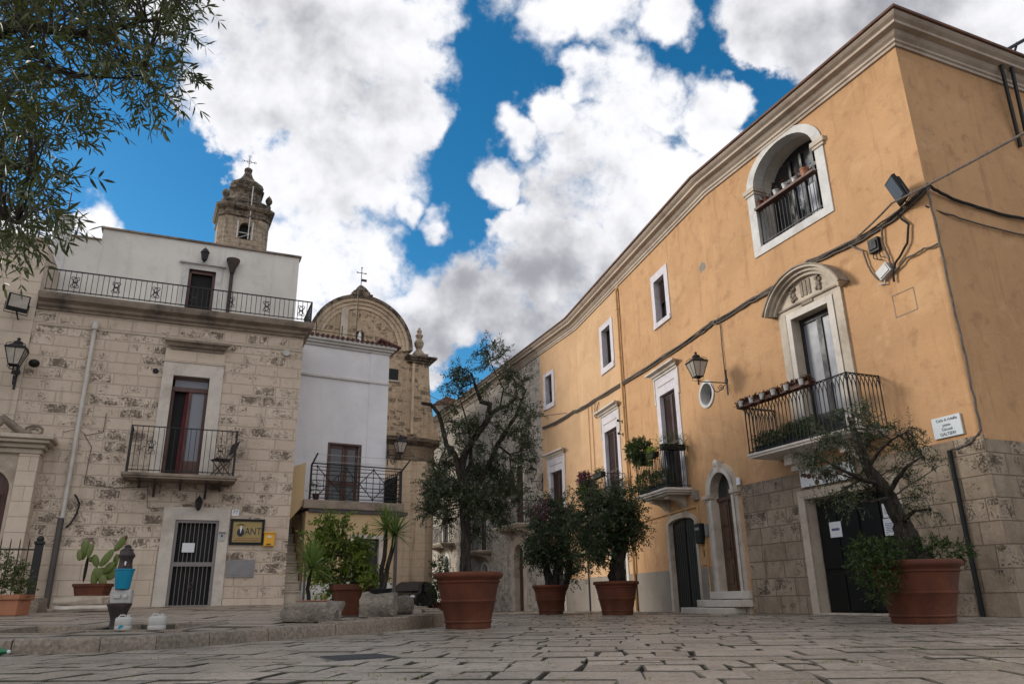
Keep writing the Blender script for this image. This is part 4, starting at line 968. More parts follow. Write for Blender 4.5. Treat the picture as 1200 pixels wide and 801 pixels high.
m = MB().sheet(rect(-2.72, -.22, .2, 2.78), [D7], 0, .15); m.add([(-.22, 0, .2), (-.22, WY, .2), (-.22, WY, 2.78), (-.22, 0, 2.78)], [(0, 1, 2, 3)]); m.add([(-2.72, 0, .2), (-2.72, WY+2, .2), (-2.72, WY+2, 2.78), (-2.72, 0, 2.78)], [(3, 2, 1, 0)])
obj('ground_floor_wall', m, M_YELLOW, wh, FW.M())
obj('dado', MB().box(-2.74, -1.46, -.02, 0, .2, .95).box(-.52, -.2, -.02, 0, .2, .95), M_GREYTRIM, wh, FW.M(), bevel=.006)
e = trim('street_door', FW, rect(-1.46, -.5, .3, 2.2), D7, M_LIME_PALE, -.03, parent=wh); obj('leaf', MB().box(-1.35, -.62, .1, .14, .3, 2.1), M_WOOD_DARK, e, FW.M())
tb = obj('terrace_slab', MB().box(-2.82, .06, -.1, WY, 2.86, 3.09), M_LIME_DARK, wh, FW.M(), bevel=.015)
obj('shadow_beam', MB().box(-2.66, .2, -.06, WY, 2.76, 2.86), M_PIPE_DARK, wh, FW.M(), bevel=.01)  # dark strip standing in for the shadow gap under the slab
tw = MB(); y, x0, x1, z0, z1 = -.04, -2.66, -.03, 3.13, 4.06
for x in (x0, x1): tw.tube([(x, y, 3.05), (x, y, 4.02), (x+(.12 if x < -1 else .22), y-.12, 4.35)], [.03, .03, .022], 6)
for z in (3.15, 3.25, 3.36, 3.47, 3.62, 3.78, 3.9, 4.0, 4.08): tw.tube([(x0, y, z), (x1, y, z)], .012 if z < 4.05 else .02, 5)
for c in (-2.5, -1.69, -.88, -.07):
    q = [(c, 4.0), (c-.4, 3.58), (c, 3.16), (c+.4, 3.58), (c, 4.0)]
    for (a, za), (b, zb) in zip(q, q[1:]):
        if x0-.02 <= min(a, b) and max(a, b) <= x1+.02: tw.tube([(a, y-.012, za), (b, y-.012, zb)], .014, 5)
    for d_ in (-.2, 0, .2):
        hh_ = .42*(1-abs(d_)/.4) if d_ else .46
        if x0 < c+d_ < x1: tw.tube([(c+d_, y-.012, 3.58-hh_), (c+d_, y-.012, 3.58+hh_)], .011, 5)
    for a, za in q[:4]:
        if x0-.02 < a < x1+.02: tw.ball((a, y-.012, za), .032, 8, 5)
for z in (3.2, 3.4, 3.6, 3.8, 4.0): tw.tube([(-.03, y, z), (-.03, WY, z)], .011, 5)
for k in range(9): tw.tube([(-.03, y+.16*k, 3.1), (-.03, y+.16*k, 4.05)], .012, 5)
obj('railing', tw, M_IRON, tb, FW.M())
obj('reed_screen', MB().box(-.015, 0, .35, WY-.05, 3.15, 3.95), M_BLACK, tb, FW.M())
obj('clothes_line', MB().tube([(-2.5, .3, 4.2), (-.2, .3, 4.22)], .006, 4).tube([(-2.5, .3, 4.4), (-.2, .3, 4.42)], .006, 4), M_GREYBOX, tb, FW.M())
obj('downpipe', MB().tube([(-.14, -.06, .2), (-.14, -.06, 2.9)], .05, 8), M_PIPE_DARK, wh, FW.M(), smooth=40)
# outside stairs between the stone house and the straw-coloured front
st = MB()
for k in range(9): st.box(-3.24, -2.75, -.42+.2*k, 1.6, .24+.25*k, .45+.25*k); st.box(-3.24, -2.74, -.45+.2*k, -.2+.2*k, .45+.25*k, .49+.25*k)
obj('stairs', st, M_LIME, wh, FW.M(), bevel=.012)
obj('stair_wall', MB().prism_xz([(-3.4, 2.2), (-2.80, 2.95), (-2.80, 4.1), (-3.4, 3.85)], .02, .14), M_YELLOW, wh, FW.M(), bevel=.01)
obj('stair_rail', MB().tube([(-2.74, -.42, 1.3), (-2.74, .1, 2.1), (-2.74, .5, 2.8)], .03, 6).tube([(-2.74, -.42, .3), (-2.74, -.42, 1.3)], .03, 6).tube([(-2.74, -.1, .6), (-2.74, -.1, 1.8)], .015, 6), M_PIPE_DARK, wh, FW.M())
# ------------------------------------------------------------------ church
ch = thing('church', 'ochre stone church front with semicircular gable and corner pinnacle behind the white house', 'church', FCH.M(0, 0, -.1))
CZ, RO, RI = 14.0, 2.95, 2.42
NI = arch(-.28, .2, 14.3, 14.72, .2, 8)
gab = [(-5, 9.0), (3.2, 9.0), (3.2, 13.4), (RO-.1, 13.4)]+arc_pts(0, CZ, RO-.1, RO-.1, 0, 180, 28)+[(-5, CZ)]
obj('gable_wall', MB().sheet(gab, [NI], 0, .3), M_CHURCH, ch, FCH.M())
obj('niche_back', MB().sheet(NI, [], .3), M_LIME_DARK, ch, FCH.M())
def half_ring(r0, r1, y0, y1, a0=0, a1=180, n=30):
    o, i_ = arc_pts(0, CZ, r1, r1, a0, a1, n), arc_pts(0, CZ, r0, r0, a0, a1, n); m = MB()
    for k in range(n): m.prism_xz([i_[k], o[k], o[k+1], i_[k+1]], y0, y1)
    return m
obj('gable_arch', merge(half_ring(2.2, 2.42, -.06, .1), half_ring(2.42, 2.62, -.14, .1), half_ring(2.62, 2.8, -.26, .2)), M_CHURCH_PLAIN, ch, FCH.M())
obj('gable_coping', half_ring(2.8, 2.97, -.36, .5), M_TOWER_DARK, ch, FCH.M())
obj('pilaster_strip', MB().box(-1.18, -.78, -.1, 0, 14.1, 16.25), M_LIME, ch, FCH.M(), bevel=.015)
obj('gable_crown', MB().box(-.72, .5, -.4, .5, 16.86, 17.05).box(-.6, .36, -.3, .42, 17.05, 17.22).lathe([(.56, 17.22), (.4, 17.42), (.2, 17.6), (.08, 17.7)], 4, (-.12, .05, 0), ph=pi/4), M_TOWER_DARK, ch, FCH.M(), bevel=.03)
def iron_cross(mb, x, y, z, h, w, r=.03):
    mb.tube([(x, y, z), (x, y, z+h)], r, 6).tube([(x-w/2, y, z+h*.72), (x+w/2, y, z+h*.72)], r, 6)
    for a, b in ((0, h), (-w/2, h*.72), (w/2, h*.72)): mb.ball((x+a, y, z+b), r*2.2, 6, 4)
c = MB(); iron_cross(c, -.12, .05, 17.6, 1.2, .5, .022); c.box(-.1, .2, .04, .06, 17.95, 18.1)
obj('cross', c, M_IRON, ch, FCH.M())
# body: shoulder that sweeps out to the wider, round-cornered lower storey
sh_ = [(9.0, 4.95), (9.6, 4.62), (10.3, 4.38), (11.2, 4.22), (12.2, 4.12), (13.4, 4.05)]
sm = MB()
sm.sheet([(3.2, 9.0)]+[(x, z) for z, x in sh_]+[(3.2, 13.4)], [], -.08)
n = len(sh_); sm.add([(x, -.08, z) for z, x in sh_]+[(x, 9, z) for z, x in sh_], [(k, k+n, k+n+1, k+1) for k in range(n-1)])
sm.add([(3.2, -.08, 9), (3.2, 0, 9), (3.2, 0, 13.4), (3.2, -.08, 13.4)], [(0, 1, 2, 3)])
obj('corner_buttress', sm, M_CHURCH, ch, FCH.M())
obj('corner_cornice', MB().box(2.75, 4.2, -.2, 9, 13.36, 13.5).box(2.68, 4.34, -.32, 9, 13.5, 13.62).box(2.6, 4.46, -.42, 9, 13.62, 13.76), M_TOWER_DARK, ch, FCH.M(), bevel=.03)
obj('dark_window', MB().box(1.66, 2.24, -.07, 0, 12.24, 12.88), M_BLACK, ch, FCH.M()); obj('window_sill', MB().box(1.6, 2.3, -.1, 0, 12.14, 12.22), M_LIME, ch, FCH.M())
pn = MB().box(3.1, 3.95, -.25, .6, 13.76, 13.95); pn.lathe([(.38, 13.95), (.3, 14.1), (.2, 14.2), (.16, 14.32), (.26, 14.5), (.3, 14.66), (.22, 14.84), (.14, 14.9), (.18, 15.0), (.24, 15.12), (.2, 15.2), (.13, 15.24), (.16, 15.42), (.1, 15.5), (.05, 15.62)], 10, (3.5, .15, 0))
obj('pinnacle', pn, M_TOWER, ch, FCH.M(), smooth=35)
obj('buttress_strip', MB().box(3.06, 3.2, -.12, 0, 9.2, 13.36), M_CHURCH_PLAIN, ch, FCH.M(), bevel=.02)
def corner_plan(e, r=1.3, x1=4.85, n=8):
    """straight front that turns a round corner into the street: plan points pushed out by e"""
    p = [(-5, -.12-e)]+[(x1-r+(r+e)*sin(pi/2*k/n), r-.12-(r+e)*cos(pi/2*k/n)) for k in range(n+1)]+[(x1+e, 9)]
    return p
def swept(prof, plan=corner_plan):
    rows = [[(x, y, z) for x, y in plan(e)] for e, z in prof]; k = len(rows[0]); m = MB()
    return m.add([p for r in rows for p in r], [(i*k+j, i*k+j+1, (i+1)*k+j+1, (i+1)*k+j) for i in range(len(rows)-1) for j in range(k-1)])
obj('lower_wall', swept([(0, -.6), (0, 8.6)]), M_CHURCH_PLAIN, ch, FCH.M(), smooth=40)
obj('lower_cornice', swept([(0, 7.72), (.08, 7.76), (.1, 7.86), (.0, 7.92), (.0, 8.55), (.08, 8.62), (.14, 8.72), (.3, 8.8), (.34, 8.95), (.1, 9.05), (-1.4, 9.1)]), M_TOWER_DARK, ch, FCH.M(), smooth=35)
obj('plinth', swept([(.1, -.6), (.1, .9), (0, 1.0)]), M_LIME, ch, FCH.M(), smooth=40)
for x in (2.6, 3.45): obj('pilaster', MB().box(x, x+.55, -.2, -.1, .9, 7.72), M_CHURCH_PLAIN, ch, FCH.M(), bevel=.015)
obj('nave_roof', MB().prism_xz([(-5, 11), (3, 11), (2.4, 14.3), (0, 16), (-2.4, 14.3)], 1, 10), M_TOWER, ch, FCH.M())
ss = MB().lathe([(.13, 14.32), (.14, 14.5), (.1, 14.62), (.12, 14.72), (.05, 14.78), (.07, 14.86), (.05, 14.92)], 10, (-.04, .12, 0)); ss.tube([(-.12, .08, 14.6), (-.02, .0, 14.5), (.06, .04, 14.62)], .035, 6)
tag(obj('statue', ss, M_STATUE, None, FCH.M(), smooth=60), 'small white statue standing in the niche of the round gable', 'statue')
# ------------------------------------------------------------------ bell tower
tw = thing('bell_tower', 'weathered stone bell tower with stepped cap and iron cross beyond the roof storey', 'tower', FT.M(0, 0, 20))
BW = arch(-.5, .42, 29.0, 30.05, .5, 10)
def octa(w, c): return [(-w, -w+c), (-w+c, -w), (w-c, -w), (w, -w+c), (w, w-c), (w-c, w), (-w+c, w), (-w, w-c)]
b = MB().sheet(rect(-1.6, 1.35, 18, 31.3), [BW], -2.0, .5); p = octa(2.0, .5)
b.add([(x-.12, y, 18) for x, y in p]+[(x-.12, y, 31.3) for x, y in p], [(i, (i+1) % 8, (i+1) % 8+8, i+8) for i in range(8) if i != 1])
b.add([(-1.62, -2, 18), (-1.6, -2, 18), (-1.6, -2, 31.3), (-1.62, -2, 31.3), (1.35, -2, 18), (1.38, -2, 18), (1.38, -2, 31.3), (1.35, -2, 31.3)], [(0, 1, 2, 3), (4, 5, 6, 7)])
obj('shaft', b, M_TOWER, tw, FT.M())
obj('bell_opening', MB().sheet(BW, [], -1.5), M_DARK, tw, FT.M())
obj('opening_bars', MB().box(-.68, -.58, -2.06, -2, 29, 30.6).box(.5, .6, -2.06, -2, 29, 30.6).box(-.5, .42, -1.9, -1.86, 29.6, 29.66).tube([(-.5, -1.9, 29.1), (.4, -1.9, 29.6)], .03, 5).tube([(.25, -2.06, 29), (.25, -2.1, 34.)], .05, 5), M_GREYTRIM, tw, FT.M())
def tier(prof, cf=.25):
    m = MB(); rows = [[(x-.12, y, z) for x, y in octa(w, w*cf)] for w, z in prof]
    return m.add([p for r in rows for p in r], [(i*8+j, i*8+(j+1) % 8, (i+1)*8+(j+1) % 8, (i+1)*8+j) for i in range(len(rows)-1) for j in range(8)]+[tuple(range(len(rows)*8-8, len(rows)*8))])
obj('cornice', tier([(2.0, 30.95), (2.12, 31.05), (2.12, 31.2), (2.0, 31.25), (2.02, 31.6), (2.2, 31.7), (2.34, 31.85), (2.36, 32.05), (2.1, 32.15), (1.95, 32.3), (2.0, 32.55), (1.75, 32.75), (1.45, 32.95)]), M_TOWER_DARK, tw, FT.M())
obj('upper_stage', tier([(1.5, 32.7), (1.36, 33.0), (1.25, 33.3), (1.22, 33.9), (1.3, 34.0), (1.42, 34.1), (1.42, 34.3), (1.3, 34.4), (1.36, 34.6), (1.3, 34.75), (1.2, 34.9)], .4), M_TOWER_DARK, tw, FT.M())
obj('cap', tier([(1.28, 34.85), (1.25, 34.95), (.95, 35.2), (.62, 35.5), (.42, 35.85), (.3, 36.2), (.27, 36.45), (.32, 36.5), (.33, 36.65), (.2, 36.8), (.05, 36.85)], .45), M_TOWER_DARK, tw, FT.M())
for x, y in ((-1.85, -1.85), (1.65, -1.85), (-1.85, 1.85), (1.65, 1.85)):
    obj('urn', MB().lathe([(.18, 32.1), (.22, 32.4), (.14, 32.6), (.26, 32.8), (.3, 33.0), (.2, 33.25), (.08, 33.4), (.02, 33.5)], 10, (x, y, 0)), M_TOWER_DARK, tw, FT.M(), smooth=40)
c = MB().tube([(-.12, 0, 36.8), (-.12, 0, 38.0)], .03, 6).tube([(-.6, 0, 37.5), (.36, 0, 37.5)], .025, 6)
for a, z in ((-.62, 37.5), (.38, 37.5), (-.12, 38.05)):
    c.tube([(a+.1*cos(k*.7), 0, z+.09*sin(k*.7)) for k in range(10)], .02, 5)
c.tube([(-.12+.18*cos(k*.7), 0, 37.5+.18*sin(k*.7)) for k in range(10)], .018, 5)
obj('cross', c, M_IRON, tw, FT.M())
# small tiled roof between the church and the street
bh = thing('background_house', 'small house with a tiled roof end seen between church and olive tree', 'house', Matrix.Translation(at(520, 600, 62).to_2d().to_3d()))
q = at(512, 470, 62)
obj('wall', MB().box(-.8, .9, 0, 5, 0, q.z), M_RUBBLE, bh); obj('roof', MB().prism_xz([(-1.0, q.z-.3), (1.1, q.z-.3), (1.1, q.z), (.1, q.z+.35)], -.3, 5.2), M_TILE, bh)
# ------------------------------------------------------------------ lamps
def rz(a): return Matrix.Rotation(a, 4, 'Z')
def lantern(M, arm, label, h=.8, wd=.44, drop=True, group='wall lanterns'):
    """four-sided street lantern on a scrolled wall arm; M: foot of the wall plate, wall at y = 0, outward -y"""
    t = thing('wall_lantern', label, 'lantern', M, group)
    b = MB().box(-.025, .025, -.02, 0, -.35, .4).box(-.06, .06, -.03, 0, .02, .12)
    b.tube([(0, 0, 0), (0, -arm-.02, 0)], .016, 6)
    b.tube([(0, -.05-.8*arm*k/16*(1-.35*k/16), -.04-.24*sin(pi*k/16)) for k in range(17)], .012, 5)
    b.tube([(0, -.2-.11*(1-k/18)*cos(k*.62), -.13-.1*(1-k/18)*sin(k*.62)) for k in range(19)], .010, 5)
    obj('bracket', b, M_IRON, t)
    z0 = .0; c = (0, -arm)
    w0, w1, hb = wd*.24, wd*.5, h*.52
    ca = MB(); zb = z0+h*.16
    ca.tube([(0, -arm, z0-.06), (0, -arm, zb)], .02, 8); ca.ball((0, -arm, z0-.07), .03, 8, 6)
    for a, b_ in ((-1, -1), (1, -1), (1, 1), (-1, 1)):
        ca.tube([(a*.02, -arm+b_*.02, z0+.02), (a*w0*1.1, -arm+b_*w0*1.1, z0+.05), (a*w0, -arm+b_*w0, zb)], .008, 5)
        ca.tube([(a*w0, -arm+b_*w0, zb), (a*w1, -arm+b_*w1, zb+hb)], .012, 5)
    for w_, z in ((w0, zb), (w1, zb+hb)):
        p = [(-w_, -arm-w_, z), (w_, -arm-w_, z), (w_, -arm+w_, z), (-w_, -arm+w_, z)]
        for i in range(4): ca.tube([p[i], p[(i+1) % 4]], .014, 5)
    for a, b_ in ((0, -1), (0, 1), (1, 0), (-1, 0)): ca.tube([(a*w0, -arm+b_*w0, zb), (a*w1, -arm+b_*w1, zb+hb)], .006, 4)
    obj('cage', ca, M_IRON, t)
    g = MB(); k = .97
    g.add([(a*w*k, -arm+b_*w*k, z) for w, z in ((w0, zb), (w1, zb+hb)) for a, b_ in ((-1, -1), (1, -1), (1, 1), (-1, 1))], [(i, (i+1) % 4, (i+1) % 4+4, i+4) for i in range(4)])
    obj('pane', g, M_LAMP_GLASS, t)
    r = MB(); zt = zb+hb
    r.lathe([(w1*1.5, zt), (w1*1.52, zt+.02), (w1*1.1, zt+h*.08), (w1*.62, zt+h*.17), (w1*.5, zt+h*.18)], 4, (0, -arm, 0), ph=pi/4)
    r.lathe([(w1*.45, zt+h*.17), (w1*.5, zt+h*.2), (w1*.5, zt+h*.24), (w1*.3, zt+h*.28), (.03, zt+h*.3), (.035, zt+h*.33), (.045, zt+h*.36), (.01, zt+h*.4)], 12, (0, -arm, 0))
    for a in (-1, 1):
        for b_ in (-1, 1): r.tube([(a*w1*.9, -arm+b_*w1*.9, zt+.02), (a*w1*.95, -arm+b_*w1*.95, zt+h*.1), (a*w1*.5, -arm+b_*w1*.5, zt+h*.2)], .009, 5)
    obj('cap', r, M_IRON, t)
    return t
lantern(FB.M(-.06, 0, 6.22), .9, 'four sided iron lantern on a scrolled arm beside the oval window of the ochre palazzo', .82, .46)
lantern(FC.M(-4.2, 0, 5.85), .6, 'small lantern on the corner where ochre render meets bare stone, behind the olive crown', .75, .4)
lantern(FW.M(0, 1.26, 4.72) @ rz(pi/2), .42, 'lantern on a scrolled arm on the side of the white house above its terrace', .62, .34)
lantern(FL.M(-6.78, -.03, 5.72), .48, 'lantern with a white finial beside the floodlight at the left edge of the photo', .74, .42)
tag(obj('camera_dome', MB().ball((0, -.3, 0), (.12, .12, .1), 12, 8).tube([(0, 0, .03), (0, -.3, .06)], .02, 6), M_BLACK, None, FL.M(-6.42, 0, 5.98), smooth=50), 'round dark blue camera housing beside the left lantern', 'camera')
def small_lamp(M, label, s=1.):
    m = MB().box(-.03*s, .03*s, -.03, 0, -.02, .12*s).tube([(0, 0, .1*s), (0, -.1*s, .14*s), (0, -.14*s, .06*s)], .012, 6)
    t = thing('porch_lamp', label, 'lamp', M, 'small wall lamps'); obj('bracket', m, M_IRON, t)
    obj('shade', MB().lathe([(.02*s, -.2*s), (.05*s, -.16*s), (.075*s, -.02*s), (.09*s, 0), (.05*s, .07*s), (.01*s, .1*s)], 8, (0, -.14*s, 0)), M_IRON, t)
small_lamp(FL.M(-2.4, -.035, 2.86), 'small black porch lamp above the grille door of the stone house', 1.1)
small_lamp(FL.M(-3.0, 2., 10.42), 'small black lamp above the terrace door of the white roof storey', 1.5)
def floodlight(M, label, tilt, pan, w_=.44, h_=.38, lens=None):
    t = thing('floodlight', label, 'floodlight', M, 'floodlights')
    b = MB().tube([(0, 0, 0), (0, -.22, .05), (0, -.3, .1)], .018, 6); obj('arm', b, M_IRON, t)
    H_ = Matrix.Translation((0, -.36, .3)) @ rz(pan) @ Matrix.Rotation(tilt, 4, 'X')
    m = MB().box(-w_/2, w_/2, -.06, .02, -h_/2, h_/2).prism_yz([(.02, -h_/2+.04), (.1, -h_/2+.1), (.1, h_/2-.1), (.02, h_/2-.04)], -w_/2+.05, w_/2-.05)
    hd = obj('housing', m, M_BLACK, t, M @ H_, bevel=.012)
    obj('lens', MB().box(-w_/2+.035, w_/2-.035, -.066, -.06, -h_/2+.1, h_/2-.03), lens or M_FLOOD_GLASS, hd, M @ H_)
    y = MB().tube([(-w_/2-.02, 0, 0), (-w_/2-.02, -.02, -h_/2-.05), (w_/2+.02, -.02, -h_/2-.05), (w_/2+.02, 0, 0)], .012, 5); obj('yoke', y, M_IRON, t, M @ H_)
floodlight(FA.M(4.36, 0, 8.42), 'black floodlight tilted down beside the cables high on the ochre corner', R(22), R(-30), .46, .6)
floodlight(FL.M(-6.98, -.03, 7.12), 'black floodlight with bright lens above the left lantern', R(12), R(25), .46, .42, M_LAMP_GLASS)
# ------------------------------------------------------------------ cables
def W3_(F, pts, off=-.05): return [F.w(x, off, z) for x, z in pts]
def densify(pts, n=5, wob=.012, seed=1):
    r = random.Random(seed); out = []
    for a, b in zip(pts, pts[1:]):
        for i in range(n): out.append(a.lerp(b, i/n)+Vector((r.uniform(-wob, wob), r.uniform(-wob, wob), r.uniform(-wob, wob)-.02*sin(pi*i/n))))
    return out+[pts[-1]]
main = W3_(FA, [(4.86, 8.62), (4.2, 8.42), (3.52, 8.31), (2.67, 8.28), (1.29, 8.37), (-.13, 8.20), (-1.04, 8.20), (-2.4, 8.12)])+W3_(FB, [(-.4, 8.2), (-1.32, 8.16), (-3.78, 8.18), (-7.34, 8.26), (-10.44, 8.38), (-12.7, 8.45)])+W3_(FC, [(-.5, 8.5), (-2.15, 8.39), (-3.9, 8.45)])
m = MB()
for k, (dz, dy, r) in enumerate(((0, 0, .028), (.055, -.01, .022), (-.05, .005, .024), (.02, -.045, .018))):
    m.tube(densify([p+Vector((FA.y.x*dy, FA.y.y*dy, dz)) for p in main], 5, .014, 40+k), r, 5)
tag(obj('cable_bundle', m, M_CABLE, None), 'thick bundle of old cables running along the whole ochre front under the top windows', 'cable')
def cable(pts, r, label, seed, mat=M_CABLE, wob=.006, n=6, name='cable'):
    return tag(obj(name, MB().tube(densify(pts, n, wob, seed), r, 6), mat, None), label, 'cable', 'loose cables')
cable(W3_(FA, [(4.0, 8.38), (4.22, 8.0), (4.1, 7.6), (3.72, 7.3), (3.62, 7.08), (3.6, 6.9)], -.07), .024, 'black drooping cable loop between the floodlight and the grey junction box', 1, M_BLACK)
cable(W3_(FA, [(2.6, 8.26), (2.95, 7.95), (3.0, 7.55), (3.15, 7.2), (3.3, 7.05)], -.06), .02, 'worn cable dropping from the bundle to the grey junction box', 2)
cable(W3_(FA, [(3.55, 8.26), (3.5, 7.9), (3.58, 7.5), (3.62, 7.1)], -.06), .022, 'cable drop between the black junction box and the drooping loop', 3)
cable(W3_(FA, [(3.6, 7.12), (4.0, 7.3), (4.45, 7.32), (4.78, 7.28)], -.06), .022, 'short cable from the junction box across to the palazzo corner', 4)
cable(W3_(FA, [(4.82, 8.58), (4.82, 8.2), (4.83, 7.3), (4.83, 6.0), (4.83, 4.6), (4.82, 3.35), (4.55, 3.16), (4.12, 3.1)], -.06), .022, 'twisted cable falling down the palazzo corner to the stone base', 5, M_CABLE, .012)
cable([FA.w(4.86, -.08, 8.62)]+W3_(FR, [(.5, 8.5), (1.5, 8.42), (3.5, 8.45), (6, 8.5)], -.06), .035, 'thick black cable pair running along the palazzo side wall', 6, M_BLACK, .01)
cable([FA.w(4.7, -.08, 8.2)]+W3_(FR, [(.6, 8.05), (1.8, 8.0), (4, 8.05)], -.05), .02, 'thin cable below the pair on the palazzo side wall', 7)
cable([FA.w(2.9, -.1, 8.32), FA.w(4.15, -.35, 8.5), at(1200, 156, 10.2), at(1290, 105, 7.5)], .022, 'taut overhead wire leaving the palazzo corner towards the upper right', 8, M_CABLE, .0, 6)
cable([FB.w(-.02, -.04, 8.1), FB.w(-.04, -.04, 7.2), FB.w(-.05, -.04, 6.3)], .016, 'cable dropping to the lantern beside the oval window', 9)
cable(W3_(FB, [(-10.6, 8.3), (-10.75, 7.7), (-10.5, 7.6), (-10.4, 8.0), (-10.2, 8.2)], -.05), .018, 'loose cable loops hanging under the bundle by the second shuttered door', 10)
for k, x in enumerate((-11.55, -11.1)): cable(W3_(FB, [(x, 8.3), (x+.02, 6), (x, 4.2)], -.03), .016, ('left', 'right')[k]+' one of two straight cables falling beside the third shuttered door', 11+k, M_OCHRE, .003, 4)
a, b_ = FCH.w(3.6, -.5, 11.55), FC.w(-1.2, -.06, 8.6)
tag(obj('overhead_wire', MB().tube([a.lerp(b_, i/20)-Vector((0, 0, 2.1*sin(pi*i/20)*.35)) for i in range(21)], .018, 5), M_CABLE, None), 'thin wire strung across the street from the church to the ochre palazzo', 'wire')
tag(obj('junction_box', MB().box(-.14, .14, -.1, 0, -.16, .17).box(-.1, .1, -.13, -.1, -.1, .1).tube([(-.08, -.05, -.15), (-.07, -.07, -.3), (.1, -.06, -.4)], .012, 5).tube([(0, -.05, -.15), (.02, -.07, -.35), (.15, -.06, -.42)], .012, 5).tube([(.08, -.05, -.15), (.12, -.07, -.32), (.22, -.06, -.4)], .012, 5), M_BLACK, None, FA.M(3.27, 0, 7.93), bevel=.01), 'black junction box with cable tails under the bundle', 'junction box', 'junction boxes')
tag(obj('junction_box', MB().box(-.17, .17, -.13, 0, -.13, .13).box(-.14, .14, -.15, -.13, -.1, .1).tube([(-.1, -.07, -.12), (-.16, -.07, -.22), (-.3, -.05, -.1)], .02, 5), M_GREYBOX, None, FA.M(3.42, 0, 7.22) @ Matrix.Rotation(R(-25), 4, 'Y'), bevel=.012), 'grey junction box hanging askew under the black one', 'junction box', 'junction boxes')
m = MB()
def frp(x, y, off): a_, z_ = FR.px(x, y, off); return (a_, off, z_)
m.tube([frp(1170, 64, -.3), frp(1196, 172, -.05)], .05, 6).tube([frp(1185, 78, -.3), frp(1207, 178, -.05)], .05, 6).tube([frp(1163, 68, -.3), frp(1202, 46, -.6)], .045, 6).tube([frp(1192, 50, -.5), frp(1184, 80, -.3)], .03, 6).tube([frp(1170, 58, -.3), frp(1207, 74, -.4)], .035, 6)
tag(obj('iron_lattice', m, M_IRON, None, FR.M()), 'black iron lattice fixed to the palazzo side wall below its cornice, upper right edge', 'iron lattice')
# ------------------------------------------------------------------ signs, boxes, papers
def text(body, M, size, mat, parent, name='lettering', align='CENTER', ext=.0015, sx=1.):
    c = bpy.data.curves.new(name, 'FONT'); c.body = body; c.size = size; c.align_x = align; c.align_y = 'CENTER'; c.extrude = ext
    f = bpy.data.objects.new(name, c); me = bpy.data.meshes.new_from_object(f); bpy.data.objects.remove(f); bpy.data.curves.remove(c)
    me.materials.clear(); me.materials.append(mat); o = bpy.data.objects.new(name, me); COL.objects.link(o)
    o.parent = parent; o.matrix_basis = world_of(parent).inverted() @ M @ Matrix.Rotation(pi/2, 4, 'X') @ Matrix.Diagonal((sx, 1, 1, 1)); return o
t = thing('street_sign', 'white marble street name plaque near the palazzo corner above the stone base', 'street sign', FA.M(4.13, 0, 3.35))
obj('plaque', MB().box(3.81, 4.45, -.05, -.004, 3.355, 3.77), M_MARBLE, t, FA.M(), bevel=.004)
for s_, z, h in (('Città di Adelfia', 3.70, .078), ('piazza', 3.60, .075), ('Giosuè', 3.515, .085), ('GALTIERI', 3.42, .086)): text(s_, FA.M(4.13+.02*(z > 3.65), -.053, z), h, M_INK, t)
t = thing('association_sign', 'tan sign with black frame reading ANT on the stone house beside its grille door', 'sign', FL.M(-1.18, 0, 1.86))
obj('frame', MB().sheet(rect(-1.60, -.78, 1.85, 2.48), [rect(-1.54, -.84, 1.91, 2.42)], -.06, .03).box(-1.60, -.78, -.03, 0, 1.85, 2.48).add([(x, y, z) for y in (-.06, -.03) for x, z in rect(-1.60, -.78, 1.85, 2.48)], [(i, i+4, (i+1) % 4+4, (i+1) % 4) for i in range(4)]), M_BLACK, t, FL.M())
fc = obj('face', MB().box(-1.54, -.84, -.036, -.03, 1.91, 2.42), M_GOLD, t, FL.M())
text('ANT', FL.M(-1.05, -.038, 2.17), .25, M_INK, t, sx=.78)
obj('emblem', MB().ball((-1.345, -.037, 2.15), (.088, .004, .105), 16, 8), M_INK, t, FL.M())
obj('emblem_collar', MB().prism_xz([(-1.375, 2.26), (-1.345, 2.12), (-1.315, 2.26), (-1.33, 2.31), (-1.355, 2.31)], -.044, -.04), M_PAPER, t, FL.M())
obj('emblem_brim', MB().prism_xz([(-1.46, 2.31), (-1.35, 2.335), (-1.25, 2.31), (-1.26, 2.335), (-1.35, 2.365), (-1.45, 2.335)], -.04, -.037), M_BROWN, t, FL.M())
r_ = random.Random(8)
for z, h, mm in ((2.005, .018, M_INK_RED), (1.955, .024, M_INK_RED)):
    m = MB(); x = -1.49 if h > .02 else -1.44
    while x < -.9: w_ = r_.uniform(.02, .075); m.box(x, min(x+w_, -.88), -.038, -.036, z-h/2, z+h/2); x += w_+.014
    obj('caption_line', m, mm, t, FL.M(), stuff=True)
t = thing('house_number', 'small white tile numbered 77 above the tan sign', 'house number', FL.M(-1.51, 0, 2.55), 'house number tiles')
obj('tile', MB().box(-1.60, -1.43, -.02, 0, 2.55, 2.71), M_PAPER, t, FL.M(), bevel=.003); text('77', FL.M(-1.515, -.022, 2.64), .12, M_INK_BLUE, t)
tag(obj('house_number', MB().box(-.02, .14, -.09, -.05, 3.3, 3.5), M_PAPER, None, FB.M(), bevel=.004), 'small pale tile right of the arched wooden door', 'house number', 'house number tiles')
t = thing('letter_box', 'yellow letter box fixed right of the tan sign', 'letter box', FL.M(-.645, 0, 1.82)); obj('body', MB().box(-.775, -.515, -.12, 0, 1.82, 2.13), M_YELLOWBOX, t, FL.M(), bevel=.01)
